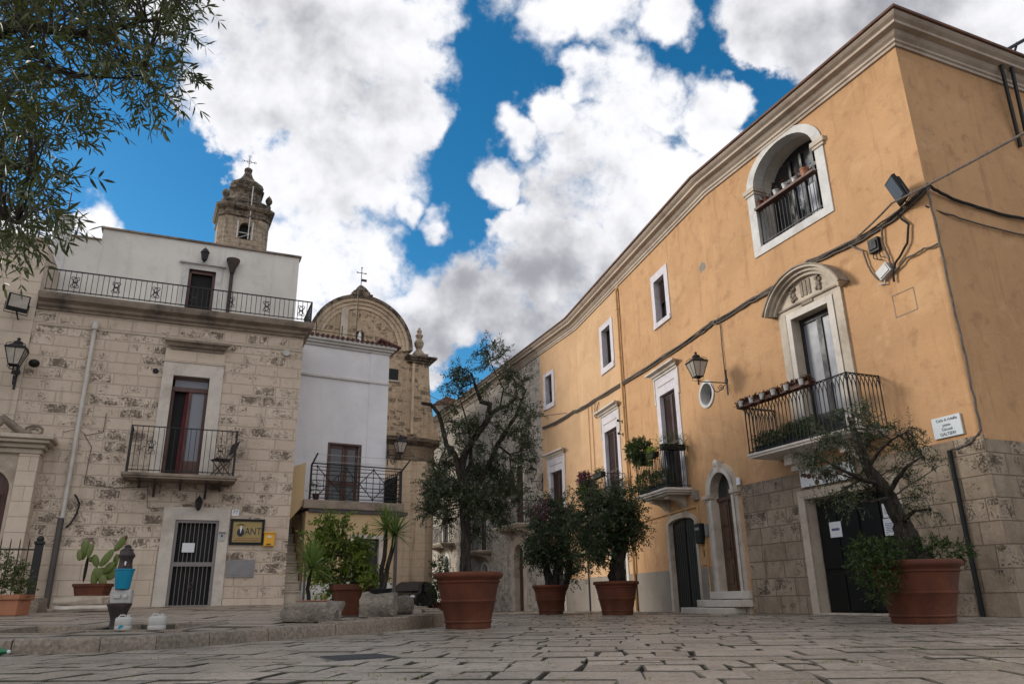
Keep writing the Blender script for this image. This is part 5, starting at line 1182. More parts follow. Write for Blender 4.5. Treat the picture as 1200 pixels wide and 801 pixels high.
obj('lid', MB().box(-.79, -.5, -.14, 0, 2.13, 2.16), M_YELLOWBOX, t, FL.M(), bevel=.006); obj('slot', MB().box(-.70, -.60, -.126, -.12, 2.03, 2.07), M_PAPER, t, FL.M()); obj('foot_slot', MB().box(-.71, -.6, -.126, -.12, 1.845, 1.875), M_INK, t, FL.M())
t = thing('door_bell', 'small grey intercom right of the grille door', 'intercom', FL.M(-1.78, 0, 1.94)); obj('plate', MB().box(-1.84, -1.72, -.06, -.035, 1.94, 2.13), M_GREYBOX, t, FL.M(), bevel=.004); obj('rain_cap', MB().box(-1.86, -1.70, -.1, -.035, 2.13, 2.15), M_STEELPLATE, t, FL.M()); obj('button', MB().box(-1.80, -1.76, -.066, -.06, 2.03, 2.08), M_INK, t, FL.M())
tag(obj('iron_hook', MB().tube([(-5.13, -.02, 2.95), (-5.06, -.14, 2.86), (-4.99, -.12, 2.72), (-5.03, -.08, 2.5), (-5.12, -.05, 2.28), (-5.2, -.02, 2.2)], .022, 6), M_IRON, None, FL.M()), 'bent black iron rod on the stone wall beside the pale downpipe', 'iron rod')
m = MB()
for i in range(7): m.tube([(-5.6+.05*i*.2, -.02, 4.4)]*0+[(-5.6, -.02, 4.42), (-5.3, -.12, 4.5), (-5.1, -.02, 4.38), (-4.75, -.02, 4.48), (-4.75, -.02, 4.95)], .008, 4) if i == 0 else None
m.tube([(-5.15, -.02, 4.4), (-4.95, -.02, 4.1), (-4.98, -.02, 3.2), (-4.3, -.02, 3.15), (-3.6, -.02, 3.2)], .008, 4).tube([(-3.6, -.02, 3.25), (-3.55, -.02, 2.7), (-3.1, -.02, 2.68)], .008, 4)
tag(obj('wall_cable', m, M_CABLE, None, FL.M()), 'thin cable wandering over the stone wall left of the balcony', 'cable')
for x, h, k in ((-7.1, 2.4, 0), (-6.75, 1.6, 1)):
    m = MB().tube([(0, 0, 0), (0, 0, h)], .02, 5)
    if k:
        for i in range(6): m.tube([(-.16, 0, h*.45+i*.16), (.16, 0, h*.45+i*.16)], .008, 4)
        m.box(-.02, .02, -.3, .3, h*.6, h*.62)
    tag(obj('aerial', m, M_IRON_RUST, None, FL.M(x, 4, 10.4)), ('bare aerial pole behind the left chimney', 'toothed television aerial right of the left chimney')[k], 'aerial', 'roof aerials')
tag(obj('aerial', MB().tube([(0, 0, 0), (0, 0, 1.3)], .03, 5).tube([(-.25, 0, .9), (.25, 0, .9)], .015, 4).tube([(-.2, 0, 1.1), (.2, 0, 1.1)], .015, 4).box(.1, .22, -.05, .05, .3, .8), M_IRON_RUST, None, FL.M(-1.05, 4, 10.4)), 'small aerial beside the bell tower foot on the white roof storey', 'aerial', 'roof aerials')
t = thing('shop_sign', 'white panel with dark red flower shapes above the black shop doors, behind the leaning olive', 'sign', FA.M(.8, -.08, 2.92))
obj('board', MB().box(.02, 1.7, -.12, -.08, 2.9, 3.3), M_PAPER, t, FA.M(), bevel=.005); r_ = random.Random(3)
fl = MB()
for i in range(16): x, z, s_ = r_.uniform(.1, 1.6), r_.uniform(2.96, 3.24), r_.uniform(.04, .09); fl.ball((x, -.121, z), (s_, .003, s_*.8), 9, 4)
obj('flower_print', fl, M_BROWN, t, FA.M(), stuff=True)
for k, (x0, x1, z0, z1, lab) in enumerate(((.38, .74, 1.70, 2.05, 'square white notice with a blue line on the left shop door'), (1.95, 2.3, 1.62, 1.98, 'white printed notice on the right shop door behind the olive trunk'), (1.98, 2.16, 2.0, 2.3, 'small folded notice above the printed one on the right shop door'))):
    t = thing('notice', lab, 'notice', FA.M((x0+x1)/2, .23, z0), 'paper notices')
    obj('paper', MB().box(x0, x1, .231, .236, z0, z1), M_PAPER, t, FA.M())
    m = MB(); z = z1-.1
    if k == 0: m.box(x0+.06, x1-.06, .229, .231, (z0+z1)/2-.025, (z0+z1)/2+.03)
    else:
        while z > z0+.06: m.box(x0+.04, x1-.05, .229, .231, z-.012, z); z -= .035
    obj('print_line', m, M_INK_BLUE, t, FA.M(), stuff=True)
t = thing('letter_box', 'black letter box between the dark arched door and the arched wooden door', 'letter box', FB.M(-2.38, 0, 1.94)); obj('body', MB().box(-2.55, -2.2, -.16, 0, 1.92, 2.5), M_BLACK, t, FB.M(), bevel=.03); obj('flap', MB().box(-2.5, -2.25, -.175, -.16, 2.3, 2.38), M_STEELPLATE, t, FB.M())
tag(obj('intercom', MB().box(-2.12, -1.96, -.05, 0, 2.1, 2.45).box(-2.1, -1.98, -.06, -.05, 2.14, 2.3), M_STEELPLATE, None, FB.M(), bevel=.005), 'grey intercom panel beside the black letter box', 'intercom')
t = thing('meter_hatch', 'ochre meter hatch below the black letter box', 'hatch', FB.M(-2.3, 0, 1.3)); obj('door', MB().box(-2.5, -2.1, -.03, 0, 1.3, 1.86), M_OCHRE, t, FB.M(), bevel=.006); obj('slot', MB().box(-2.33, -2.28, -.034, -.03, 1.55, 1.72), M_INK, t, FB.M())
tag(obj('meter_box', MB().box(-2.65, -2.35, -.1, 0, 3.2, 3.5).box(-2.6, -2.4, -.12, -.1, 3.25, 3.45), M_DADO, None, FB.M(), bevel=.01), 'small ochre painted box above the dark arched door', 'meter box')
for k, z in enumerate((6.85, 6.35)):
    tag(obj('insulator', MB().tube([(0, 0, 0), (0, -.16, .02)], .015, 5).ball((0, -.18, .03), .055, 8, 6).box(-.03, .03, -.02, 0, -.06, .06), M_BLACK, None, FB.M(-7.9, 0, z), smooth=50), ('upper', 'lower')[k]+' of two dark insulators between the downpipe and the second shuttered door', 'insulator', 'wall insulators')
# manhole
A_ = Matrix.Translation((-1.38, 7.02, .004)) @ rz(R(30)); m = MB().box(-.29, .29, -.29, .29, -.03, .004)
for i in range(9): m.box(-.26, .26, -.26+i*.06, -.235+i*.06, .004, .010)
t = thing('manhole_cover', 'dark square iron cover set in the paving', 'manhole cover', A_); obj('plate', m, flat('worn_iron_plate', (.045, .045, .047), .6, .3, 8, bmp=.004), t)
obj('rim', MB().sheet(rect(-.33, .33, -.33, .33), [rect(-.295, .295, -.295, .295)], 0, .02), M_KERB, t, A_ @ Matrix.Rotation(-pi/2, 4, 'X'))
# ------------------------------------------------------------------ terracotta planters
def big_pot(M, rt, rb, h, label):
    t = thing('terracotta_planter', label, 'planter', M, 'large terracotta planters holding trees'); e = rt-.04
    prof = [(rb*.97, 0), (rb, .03), (rb, h*.1), (rb+.02, h*.11), (rb+.025, h*.125), (rb+.005, h*.145)]
    f = lambda k: rb+(e-rb)*k
    prof += [(f(.42), h*.46), (f(.42)+.02, h*.475), (f(.42)+.022, h*.495), (f(.45), h*.51), (f(.78), h*.80), (f(.8)+.025, h*.815), (f(.82)+.02, h*.835), (f(.83), h*.85), (f(.9), h*.88), (rt-.015, h*.9), (rt, h*.93), (rt, h*.965), (rt-.02, h*.993), (rt-.05, h), (rt-.075, h*.98), (rt-.09, h*.9)]
    obj('pot', MB().lathe(prof, 56), M_TERRA, t, smooth=45); obj('soil', MB().lathe([(.05, h*.87), (rt-.085, h*.88), (rt*.5, h*.93), (.05, h*.95)], 24), M_SOIL, t, smooth=60)
    return t
P1, P2, P3, P4 = Vector((-.82, 13.55, 0)), Vector((1.05, 24.3, 0)), Vector((2.74, 21.7, 0)), Vector((6.3, 12.45, 0))
big_pot(Matrix.Translation(P1), .60, .385, .90, 'large terracotta planter at the kerb end holding the tall olive tree')
big_pot(Matrix.Translation(P2), .565, .37, .84, 'farther of two terracotta planters by the ochre wall, nearest the stone townhouse')
big_pot(Matrix.Translation(P3), .63, .42, .87, 'nearer of two terracotta planters by the ochre wall, close to the downpipe')
big_pot(Matrix.Translation(P4), .70, .46, .93, 'large terracotta planter in front of the black shop doors holding the leaning olive')
# ------------------------------------------------------------------ the fountain corner
def onpav(x, y): return Matrix.Translation((x, y, pav_z(x, y)))
FX, FY = -5.30, 10.62; fz = pav_z(FX, FY)-.07
t = thing('drinking_fountain', 'dark cast iron drinking fountain with domed cap in the sunk stone basin', 'fountain', Matrix.Translation((FX, FY, fz)) @ rz(R(25)))
obj('column', MB().lathe([(.12, 0), (.12, .06), (.1, .09), (.085, .2), (.08, .7), (.079, .8), (.09, .82), (.09, .85), (.083, .87), (.083, .95), (.104, .98), (.106, 1.0), (.075, 1.05), (.06, 1.08), (.04, 1.10), (.045, 1.12), (.02, 1.14)], 20), M_IRON_RUST, t, smooth=35)
for k in range(6): obj('cap_knob', MB().ball((.06*cos(k*pi/3), .06*sin(k*pi/3), 1.07), .018, 6, 4), M_IRON_RUST, t)
obj('tap', MB().tube([(0, -.08, .9), (0, -.14, .9), (0, -.15, .86)], .012, 6).ball((0, -.09, .9), .02, 8, 5), M_CHROME, t)
obj('bowl', MB().lathe([(.1, 0), (.09, .05), (.075, .1), (.09, .2), (.13, .32), (.15, .36), (.15, .38), (.13, .38)], 20, (0, -.17, 0)), M_IRON_RUST, t, smooth=35)
def jerrycan(M, label, sc=1., lying=False, stain=False):
    t = thing('plastic_can', label, 'can', M, 'white plastic cans')
    if lying: obj('body', MB().box(-.125*sc, .125*sc, -.085*sc, .085*sc, 0, .17*sc).box(-.09*sc, .0, -.025*sc, .025*sc, .17*sc, .19*sc), M_WHITEPLASTIC, t, bevel=.03*sc)
    else: obj('body', MB().lathe([(.094*sc, 0), (.1*sc, .008*sc), (.1*sc, .06*sc), (.097*sc, .065*sc), (.1*sc, .07*sc), (.1*sc, .165*sc), (.088*sc, .188*sc), (.05*sc, .198*sc)], 28, sx=1.28, sy=.95).tube([(-.08*sc, 0, .19*sc), (-.06*sc, 0, .222*sc), (.0, 0, .222*sc), (.02*sc, 0, .195*sc)], .012*sc, 6), M_WHITEPLASTIC, t, smooth=50)
    obj('cap', MB().lathe([(.03*sc, .195*sc), (.03*sc, .222*sc), (.022*sc, .226*sc)], 10, (.06*sc, 0, 0)), M_WHITEPLASTIC, t, smooth=40)
    if stain: obj('label_patch', MB().prism_xz([(-.06*sc, .02*sc), (-.02*sc, .03*sc), (.02*sc, .06*sc), (-.02*sc, .085*sc), (-.055*sc, .06*sc)], -.097*sc, -.088*sc), M_BLUE, t)
    return t
jerrycan(Matrix.Translation((FX+.07, FY-.07, fz+.465)) @ rz(R(14)) @ Matrix.Rotation(R(90), 4, 'X'), 'white plastic can lying on the fountain bowl under the blue bucket', .98, lying=True)
jerrycan(Matrix.Translation((-4.92, 10.02, pav_z(-4.92, 10.02)+.012)) @ rz(R(20)), 'white plastic can with a torn blue patch at the fountain foot', .8, stain=True)
jerrycan(Matrix.Translation((-4.50, 10.02, pav_z(-4.50, 10.02)+.014)) @ rz(R(14)), 'white plastic can standing apart to the right of the fountain foot', .84)
t = thing('bucket', 'blue plastic bucket under the fountain tap', 'bucket', Matrix.Translation((FX+.10, FY-.2, fz+.56)))
obj('pail', MB().lathe([(.088, 0), (.09, .005), (.118, .235), (.128, .24), (.128, .255), (.115, .255), (.09, .02)], 22), M_BLUE, t, smooth=40)
obj('handle', MB().tube([(.122*cos(a), .03, .25-.05*sin(a)) for a in [pi*k/10 for k in range(11)]], .005, 5), M_STEELPLATE, t)
def rock(M, sx, sy, sz, seed, name, label, mat=M_ROCK, n=3, round_=.35):
    bm = bmesh.new(); bmesh.ops.create_cube(bm, size=1.); bmesh.ops.subdivide_edges(bm, edges=bm.edges[:], cuts=6, use_grid_fill=True)
    r = random.Random(seed); off = Vector((r.random()*50, r.random()*50, r.random()*50))
    from mathutils import noise
    for v in bm.verts:
        p = v.co.copy(); s = p.normalized()*.62; q = p.lerp(s, round_)
        q += Vector((noise.noise(p*2+off), noise.noise(p*2+off+Vector((7, 0, 0))), noise.noise(p*2+off+Vector((0, 9, 0)))))*.09
        q += p.normalized()*noise.noise(p*6+off)*.035
        v.co = Vector((q.x*sx, q.y*sy, (q.z+.46)*sz))
    me = bpy.data.meshes.new(name); bm.to_mesh(me); bm.free(); me.materials.append(mat); me.polygons.foreach_set('use_smooth', [True]*len(me.polygons)); me.set_sharp_from_angle(angle=R(50))
    o = bpy.data.objects.new(name, me); COL.objects.link(o); o.matrix_basis = M
    return tag(o, label, 'stone')
rock(onpav(-8.72, 16.15), 1.06, .55, .125, 3, 'stone_slab', 'lower white stone slab under the cactus pot', M_LIME_PALE, round_=.12)
rock(onpav(-8.78, 16.15) @ Matrix.Translation((0, 0, .13)), .98, .5, .17, 4, 'stone_slab', 'upper grey stone slab directly under the cactus pot', M_LIME, round_=.1)
rock(onpav(-3.1, 12.15), .82, .5, .29, 5, 'stone_block', 'low round edged stone block carrying the small yucca tray', M_ROCK, round_=.25)
rock(onpav(-2.32, 13.45), .58, .46, .40, 6, 'boulder', 'rough brown boulder carrying the black pot of the tall yucca', M_ROCK, round_=.4)
rock(onpav(-2.05, 14.6), .3, .3, .3, 7, 'boulder', 'smaller rounded boulder right of the yucca boulder', M_ROCK, round_=.6)
rock(onpav(-9.55, 15.75), .3, .3, .28, 8, 'stone_block', 'small stone block behind the square planter at the left edge', M_KERB, round_=.15)
# fence at the left edge
pf = at(37, 704, 15.7); t = thing('iron_fence', 'black iron fence with spear tips before the portal, left edge', 'fence', Matrix.Translation((pf.x, pf.y, pav_z(pf.x, pf.y))) @ rz(FL.rot))
obj('post', MB().box(-.11, .03, -.06, .08, 0, 1.3).box(-.13, .05, -.08, .1, 1.3, 1.36).ball((-.04, .01, 1.4), .07, 10, 6), M_IRON, t, bevel=.008)
m = MB(); [m.tube([(x, 0, .08), (x, 0, 1.34), (x, 0, 1.42)], [.011, .011, .002], 5) for x in [-.22-.16*k for k in range(16)]]; m.box(-2.7, -.1, -.012, .012, 1.18, 1.21).box(-2.7, -.1, -.012, .012, .14, .17); obj('bars', m, M_IRON, t)
obj('plinth', MB().box(-2.7, -.14, -.1, .1, -.1, .06), M_LIME, t, bevel=.012)
# bottle in the gutter
t = thing('plastic_bottle', 'green plastic bottle lying by the kerb at the left edge', 'bottle', Matrix.Translation((-5.25, 8.12, .042)) @ rz(R(-8)) @ Matrix.Rotation(pi/2, 4, 'Y'))
obj('body', MB().lathe([(.02, -.14), (.036, -.135), (.038, -.02), (.034, 0), (.038, .02), (.038, .07), (.016, .14), (.014, .16)], 14), M_GREENGLASS, t, smooth=40); obj('cap', MB().lathe([(.016, .155), (.016, .175)], 10), M_PAPER, t)
# chair on the stone house balcony
t = thing('folding_chair', 'black folding chair on the stone house balcony', 'chair', FL.M(-2.0, -.35, 3.44) @ rz(R(-70)))
obj('seat', MB().box(-.2, .2, -.2, .2, .43, .46), M_IRON, t, bevel=.01); obj('backrest', MB().prism_yz([(.24, .62), (.27, .62), (.36, .92), (.33, .92)], -.2, .2), M_IRON, t, bevel=.01)
for s in (-1, 1):
    obj('leg', MB().tube([(s*.19, -.22, 0), (s*.19, .16, .44), (s*.19, .25, .62), (s*.19, .35, .92)], .012, 6), M_IRON, t); obj('leg', MB().tube([(s*.17, .24, 0), (s*.17, -.16, .44)], .012, 6), M_IRON, t)
# ------------------------------------------------------------------ parked car in the street
def car(M, label):
    t = thing('parked_car', label, 'car', M)
    L_, wd = 3.7, 1.6
    prof = [(-1.85, .35), (-1.86, .62), (-1.78, .78), (-1.0, .92), (-.35, 1.36), (.1, 1.46), (.9, 1.45), (1.5, 1.28), (1.8, .9), (1.85, .6), (1.82, .32)]
    m = MB(); n = len(prof); rows = []
    for f, sh_, k in ((-1, .0, 1), (-.94, .03, 1), (0, .05, 1), (.94, .03, 1), (1, 0, 1)):
        rows.append([(x, f*wd/2*(1 if z < .95 else 1-.22*(z-.95)/.5), z+sh_*(z > .5)) for x, z in prof])
    m.add([p for r in rows for p in r], [(i*n+j, i*n+(j+1) % n, (i+1)*n+(j+1) % n, (i+1)*n+j) for i in range(4) for j in range(n)]+[tuple(range(n)), tuple(range(5*n-1, 4*n-1, -1))])
    obj('body', m, M_CARPAINT, t, smooth=50, bevel=.03)
    g = MB().add([(-.97, -.62, .96), (-.97, .62, .96), (-.37, .52, 1.36), (-.37, -.52, 1.36)], [(0, 1, 2, 3)]); g.v = [(x-.03, y, z+.075) for x, y, z in g.v]; obj('windscreen', g, M_GLASS, t)
    for s in (-1, 1):
        w_ = MB().add([(-.7, s*.79, .98), (1.3, s*.79, .98), (1.0, s*.70, 1.36), (-.28, s*.70, 1.36)], [(0, 1, 2, 3)]); obj('side_window', w_, M_GLASS, t)
        obj('headlight', MB().ball((-1.74, s*.58, .74), (.12, .17, .1), 10, 6), M_HEADLIGHT, t, smooth=60); obj('mirror', MB().ball((-.6, s*.88, 1.0), (.08, .1, .07), 8, 6), M_CARPAINT, t, smooth=60)
        for x in (-1.15, 1.15):
            wh_ = obj('wheel', MB().tube([(x, s*.62, .3), (x, s*.8, .3)], .3, 20), M_RUBBER, t, smooth=40); obj('rim', MB().tube([(x, s*.8, .3), (x, s*.815, .3)], .19, 14), M_CHROME, wh_)
    obj('grille', MB().box(-1.9, -1.85, -.4, .4, .5, .62), M_BLACK, t); obj('number_plate', MB().box(-1.92, -1.9, -.26, .26, .4, .5), M_PAPER, t); obj('bumper', MB().box(-1.9, -1.7, -.78, .78, .28, .46), M_CARPAINT, t, bevel=.04)
    obj('badge', MB().ball((-1.9, 0, .7), (.02, .09, .05), 8, 5), M_CHROME, t)
cp_ = at(477, 716, 38.5); car(Matrix.Translation((cp_.x, 40.2, gz(38.5))) @ rz(R(80)), 'dark small car parked by the church corner, half hidden behind the boulder')
# ------------------------------------------------------------------ plants
def leaf(mb, p, d, n, L, w, fold=0., pts=1):
    """a pointed leaf from p along d with face normal n"""
    s = d.cross(n)
    if s.length < 1e-5: s = d.orthogonal()
    s.normalize(); n = s.cross(d).normalized()
    a, b = p+d*(L*.35), p+d*(L*.7)
    if fold:
        up = n*(w*fold)
        return mb.add([p, a+s*(w/2)+up, b+s*(w*.42)+up, p+d*L, b-s*(w*.42)+up, a-s*(w/2)+up, a, b], [(0, 6, 1), (6, 7, 2, 1), (7, 3, 2), (0, 5, 6), (6, 5, 4, 7), (7, 4, 3)])
    return mb.add([p, a+s*(w/2), b+s*(w*.4), p+d*L, b-s*(w*.4), a-s*(w/2)], [(0, 5, 4, 3, 2, 1)])
def rv_(r): return Vector((r.gauss(0, 1), r.gauss(0, 1), r.gauss(0, 1))).normalized()
def sprig(leaves, twigs, p, d, L, r, ll, lw, n, droop=.3, fold=0., tw=.004, jit=.5):
    """a twig with leaves in pairs up to a terminal leaf"""
    pts = [p]; q = p.copy(); d = d.normalized(); k = 4
    for i in range(k):
        d = (d+rv_(r)*.16+Vector((0, 0, -droop*.25))).normalized(); q = q+d*(L/k); pts.append(q.copy())
    if twigs is not None: twigs.tube(pts, [tw*(1-.8*i/k) for i in range(k+1)], 4, False)
    for i in range(n):
        t = (i+.6)/n*k; j = min(int(t), k-1); c = pts[j].lerp(pts[j+1], t-j); ax = (pts[j+1]-pts[j]).normalized()
        s = ax.cross(rv_(r)); s = s.normalized() if s.length > 1e-4 else ax.orthogonal()
        for sg in ((1, -1) if r.random() < .8 else (1,)):
            dd = (ax*r.uniform(.4, .9)+s*sg+rv_(r)*jit*.5+Vector((0, 0, -droop*r.uniform(0, .6)))).normalized()
            leaf(leaves, c, dd, rv_(r)*.7+Vector((0, 0, .8)), ll*r.uniform(.65, 1.2), lw*r.uniform(.8, 1.2), fold)
    leaf(leaves, pts[-1], (pts[-1]-pts[-2]).normalized(), rv_(r), ll, lw, fold)
def wobble(pts, r, amt, n=4):
    out = []
    for a, b in zip(pts, pts[1:]):
        for i in range(n): out.append(a.lerp(b, i/n)+rv_(r)*(amt if i else amt*.3))
    return out+[pts[-1]]
def radii(n, a, b): return [a+(b-a)*(i/(n-1))**.8 for i in range(n)]
def crown_from(clusters, skel, r, per, L, ll, lw, nl, droop, tw=.004, branch=.012, fold=0.):
    """clusters: (centre, radius); each hangs on the nearest point of the limbs and is filled with sprigs"""
    lv, wd_ = MB(), MB()
    for c, R_, dn in clusters:
        near = min(skel, key=lambda p: (p-c).length)
        mid = near.lerp(c, .5)+rv_(r)*.06*(near-c).length
        pts = wobble([near, mid, c], r, .02*(near-c).length+.004, 3)
        wd_.tube(pts, radii(len(pts), branch*1.3, branch*.5), 5, False)
        subs = []
        for i in range(max(3, int(per*dn*.25))):
            e = c+rv_(r)*R_*r.uniform(.4, .95); pp = wobble([c.lerp(near, .15), e], r, R_*.08, 3); wd_.tube(pp, radii(len(pp), branch*.5, branch*.16), 4, False); subs += pp[1:]
        for i in range(int(per*dn)):
            s = r.choice(subs); d = (s-c)
            d = (d.normalized() if d.length > 1e-4 else rv_(r))*.8+rv_(r)*.8+Vector((0, 0, .25-droop*.5))
            sprig(lv, wd_, s, d, L*r.uniform(.6, 1.25), r, ll, lw, nl, droop, fold, tw)
    return lv, wd_
def tree(name, label, cat, base, limbs, clusters, seed, per=26, L=.3, ll=.06, lw=.014, nl=7, droop=.3, leafm=None, group='potted olive trees', n=10, gnarl=.02, branch=.014, barkm=None):
    """limbs: lists of (point, radius); the first is the trunk"""
    r = random.Random(seed); t = thing(name, label, cat, Matrix.Translation(base), group)
    tk, skel = MB(), []
    for lim in limbs:
        pts = [p-base for p, _ in lim]; rr = [q for _, q in lim]; m = 5; P_, Q_ = [], []
        for i in range(len(pts)-1):
            for k in range(m):
                f = k/m; P_.append(pts[i].lerp(pts[i+1], f)+rv_(r)*gnarl*rr[i]*4*(0 if i == 0 and k == 0 else 1)); Q_.append((rr[i]*(1-f)+rr[i+1]*f)*r.uniform(.9, 1.12))
        P_.append(pts[-1]); Q_.append(rr[-1]); tk.tube(P_, Q_, n); skel += P_[len(P_)//3:]
    obj('trunk', tk, barkm or M_BARK, t, smooth=70)
    lv, wd_ = crown_from([(c-base, a, d) for c, a, d in clusters], skel, r, per, L, ll, lw, nl, droop, branch=branch)
    cr = obj('crown', lv, leafm or M_OLIVE, t); obj('twigs', wd_, M_TWIG, cr, smooth=60); return t
def lim(Y, *q):
    """limb through photo points (x, y, radius[, depth offset]) at distance Y"""
    return [(at(a[0], a[1], Y+(a[3] if len(a) > 3 else 0)), a[2]) for a in q]
R_ = random.Random(77)
def clus(Y, lst, dy=.5, d=1.):
    k = Y/931; out = []
    for a in lst:
        x, y, r = a[:3]; out.append((at(x, y, Y+R_.uniform(-dy, dy)), r*k*1.05, a[3] if len(a) > 3 else d))
    return out
Y1 = P1.y
tree('olive_tree', 'tall open olive tree with bare curved limbs in the planter at the kerb end', 'olive tree', P1+Vector((0, 0, .78)),
 [lim(Y1, (546,672,0.1116), (545.5,650,0.09), (546,620,0.0864), (543,585,0.0864), (541,556,0.09), (538,540,0.0792)),
  lim(Y1, (538,545,0.0612), (532,531,0.054), (523,521,0.0504,.1), (520,506,0.0432,.2), (514,484,0.0396,.3), (505,474,0.036,.3), (494,472,0.0288,.3)),
  lim(Y1, (540,548,0.072), (544,533,0.0684), (553,517,0.0612), (563,503,0.0576), (571,493,0.054), (574,473,0.0468), (564,471,0.0396), (558,455,0.0288), (553,438,0.0144)),
  lim(Y1, (570,494,0.0468), (576,484,0.0432), (586,477,0.0396,-.1), (598,475,0.0288,-.2), (606,462,0.018,-.3), (603,445,0.01008,-.3)),
  lim(Y1, (546,600,0.0504), (556,575,0.054,.1), (569,553,0.0504,.2), (583,521,0.0432,.3), (592,506,0.0396,.3), (604,488,0.0324,.3), (611,470,0.0216,.3), (617,455,0.01008,.3)),
  lim(Y1, (541,560,0.0432), (551,545,0.0396,.2), (552,520,0.0324,.4), (549,500,0.0216,.5), (540,470,0.0108,.6)),
  lim(Y1, (583,521,0.0216,.3), (597,532,0.018,.1), (611,528,0.00864,-.1)), lim(Y1, (586,477,0.018), (590,455,0.01296), (577,430,0.00864), (572,412,0.00576), (580,398,0.0036))],
 clus(Y1, [(579,404,7,.5),(588,416,8,.6),(562,410,9,.7),(573,427,8,.6),(541,431,9,.8),(553,440,10,.7),(528,446,10),(537,457,11),(592,434,9),(601,441,10,.8),(611,452,10),(604,465,10,.7),(619,476,10),(623,492,10),(611,502,11),(600,512,10,.7),(619,512,9,.7),(586,500,10,.8),(590,486,9,.6),(560,502,10,.7),(545,492,11),(530,492,11,.8),(525,475,8,.5),(537,507,10),(556,522,11,.8),(530,522,9,.8),(613,527,10),(580,532,12,.8),(597,537,11,.8),(567,541,12,.8),(573,450,9,.5),(618,540,8,.5)], .5, .9)
 +clus(Y1+.4, [(520,546,14,2.2),(510,561,12,2.2),(505,577,10,2.),(518,577,14,2.4),(512,566,12,2.),(500,600,8,1.4),(535,580,12,2.2),(522,610,9,1.6),(505,594,10,1.1),(520,597,11,1.2),(530,562,13,1.3),(560,561,16,2.6),(581,561,16,2.6),(570,581,18,3.),(590,581,14,2.4),(560,590,14,2.4),(585,598,12,2.2),(601,561,13,1.3),(575,601,15,1.6),(560,601,13,1.4),(590,603,10,1.1),(566,616,9,1.2),(605,578,9,.9)], .6),
 21, per=32, L=.24, ll=.066, lw=.019, nl=6)
Yb = P2.y
tree_b = tree('olive_tree', 'dense dark bushy tree in the farther planter by the ochre wall', 'olive tree', P2+Vector((0, 0, .72)),
 [lim(Yb, (646,690,.16), (643,678,.13), (640,662,.12), (642,645,.1)), lim(Yb, (650,689,.13), (652,670,.12), (656,650,.1), (662,632,.07)), lim(Yb, (662,690,.09), (666,672,.1), (667,655,.09), (662,640,.06))],
 clus(Yb, [(632,610,16),(645,606,16),(660,606,15),(630,628,15),(645,628,18),(660,628,18),(672,622,14),(634,645,13),(650,648,13),(668,645,14),(676,605,12),(655,594,10,.7),(640,594,9,.7),(626,618,9,.8),(630,655,8,.7),(668,660,8,.9),(671,672,6,.7),(622,640,7,.6),(666,592,8,.6),(622,606,7,.5),(618,630,6,.4),(648,584,7,.4),(634,586,6,.4),(626,655,6,.4),(674,652,8,.6),(642,660,6,.5)], .9, 1.5),
 22, per=42, L=.46, ll=.10, lw=.034, nl=7, leafm=M_DENSE)
Yc = P3.y
tree('olive_tree', 'dense dark tree with thick trunk in the nearer planter by the ochre wall', 'olive tree', P3+Vector((0, 0, .74)),
 [lim(Yc, (723,686,.27), (723,672,.23), (724,655,.2), (728,640,.19), (731,625,.17)), lim(Yc, (728,645,.12), (718,628,.1), (706,615,.08), (695,606,.05)), lim(Yc, (730,630,.12), (738,615,.09), (740,600,.05)), lim(Yc, (730,630,.11), (725,612,.09), (722,595,.05))],
 clus(Yc, [(690,600,14),(704,596,14),(718,594,14),(733,598,13),(742,607,11),(694,616,14),(708,614,15),(724,612,14),(738,620,9),(684,628,13),(698,632,13),(712,628,11),(684,645,10),(694,651,9),(706,645,9),(745,592,7,.6),(748,618,6,.5),(728,584,9,.7),(700,584,8,.6),(715,580,8,.6),(736,628,7,.6),(686,586,7,.5),(740,634,6,.5),(676,600,7,.5),(672,614,7,.5),(692,574,6,.4),(722,572,6,.4),(738,580,6,.4),(750,606,6,.35),(678,640,7,.5),(706,654,6,.5)], .9, 1.4),
 23, per=40, L=.44, ll=.095, lw=.032, nl=7, leafm=M_DENSE)
Yd = P4.y
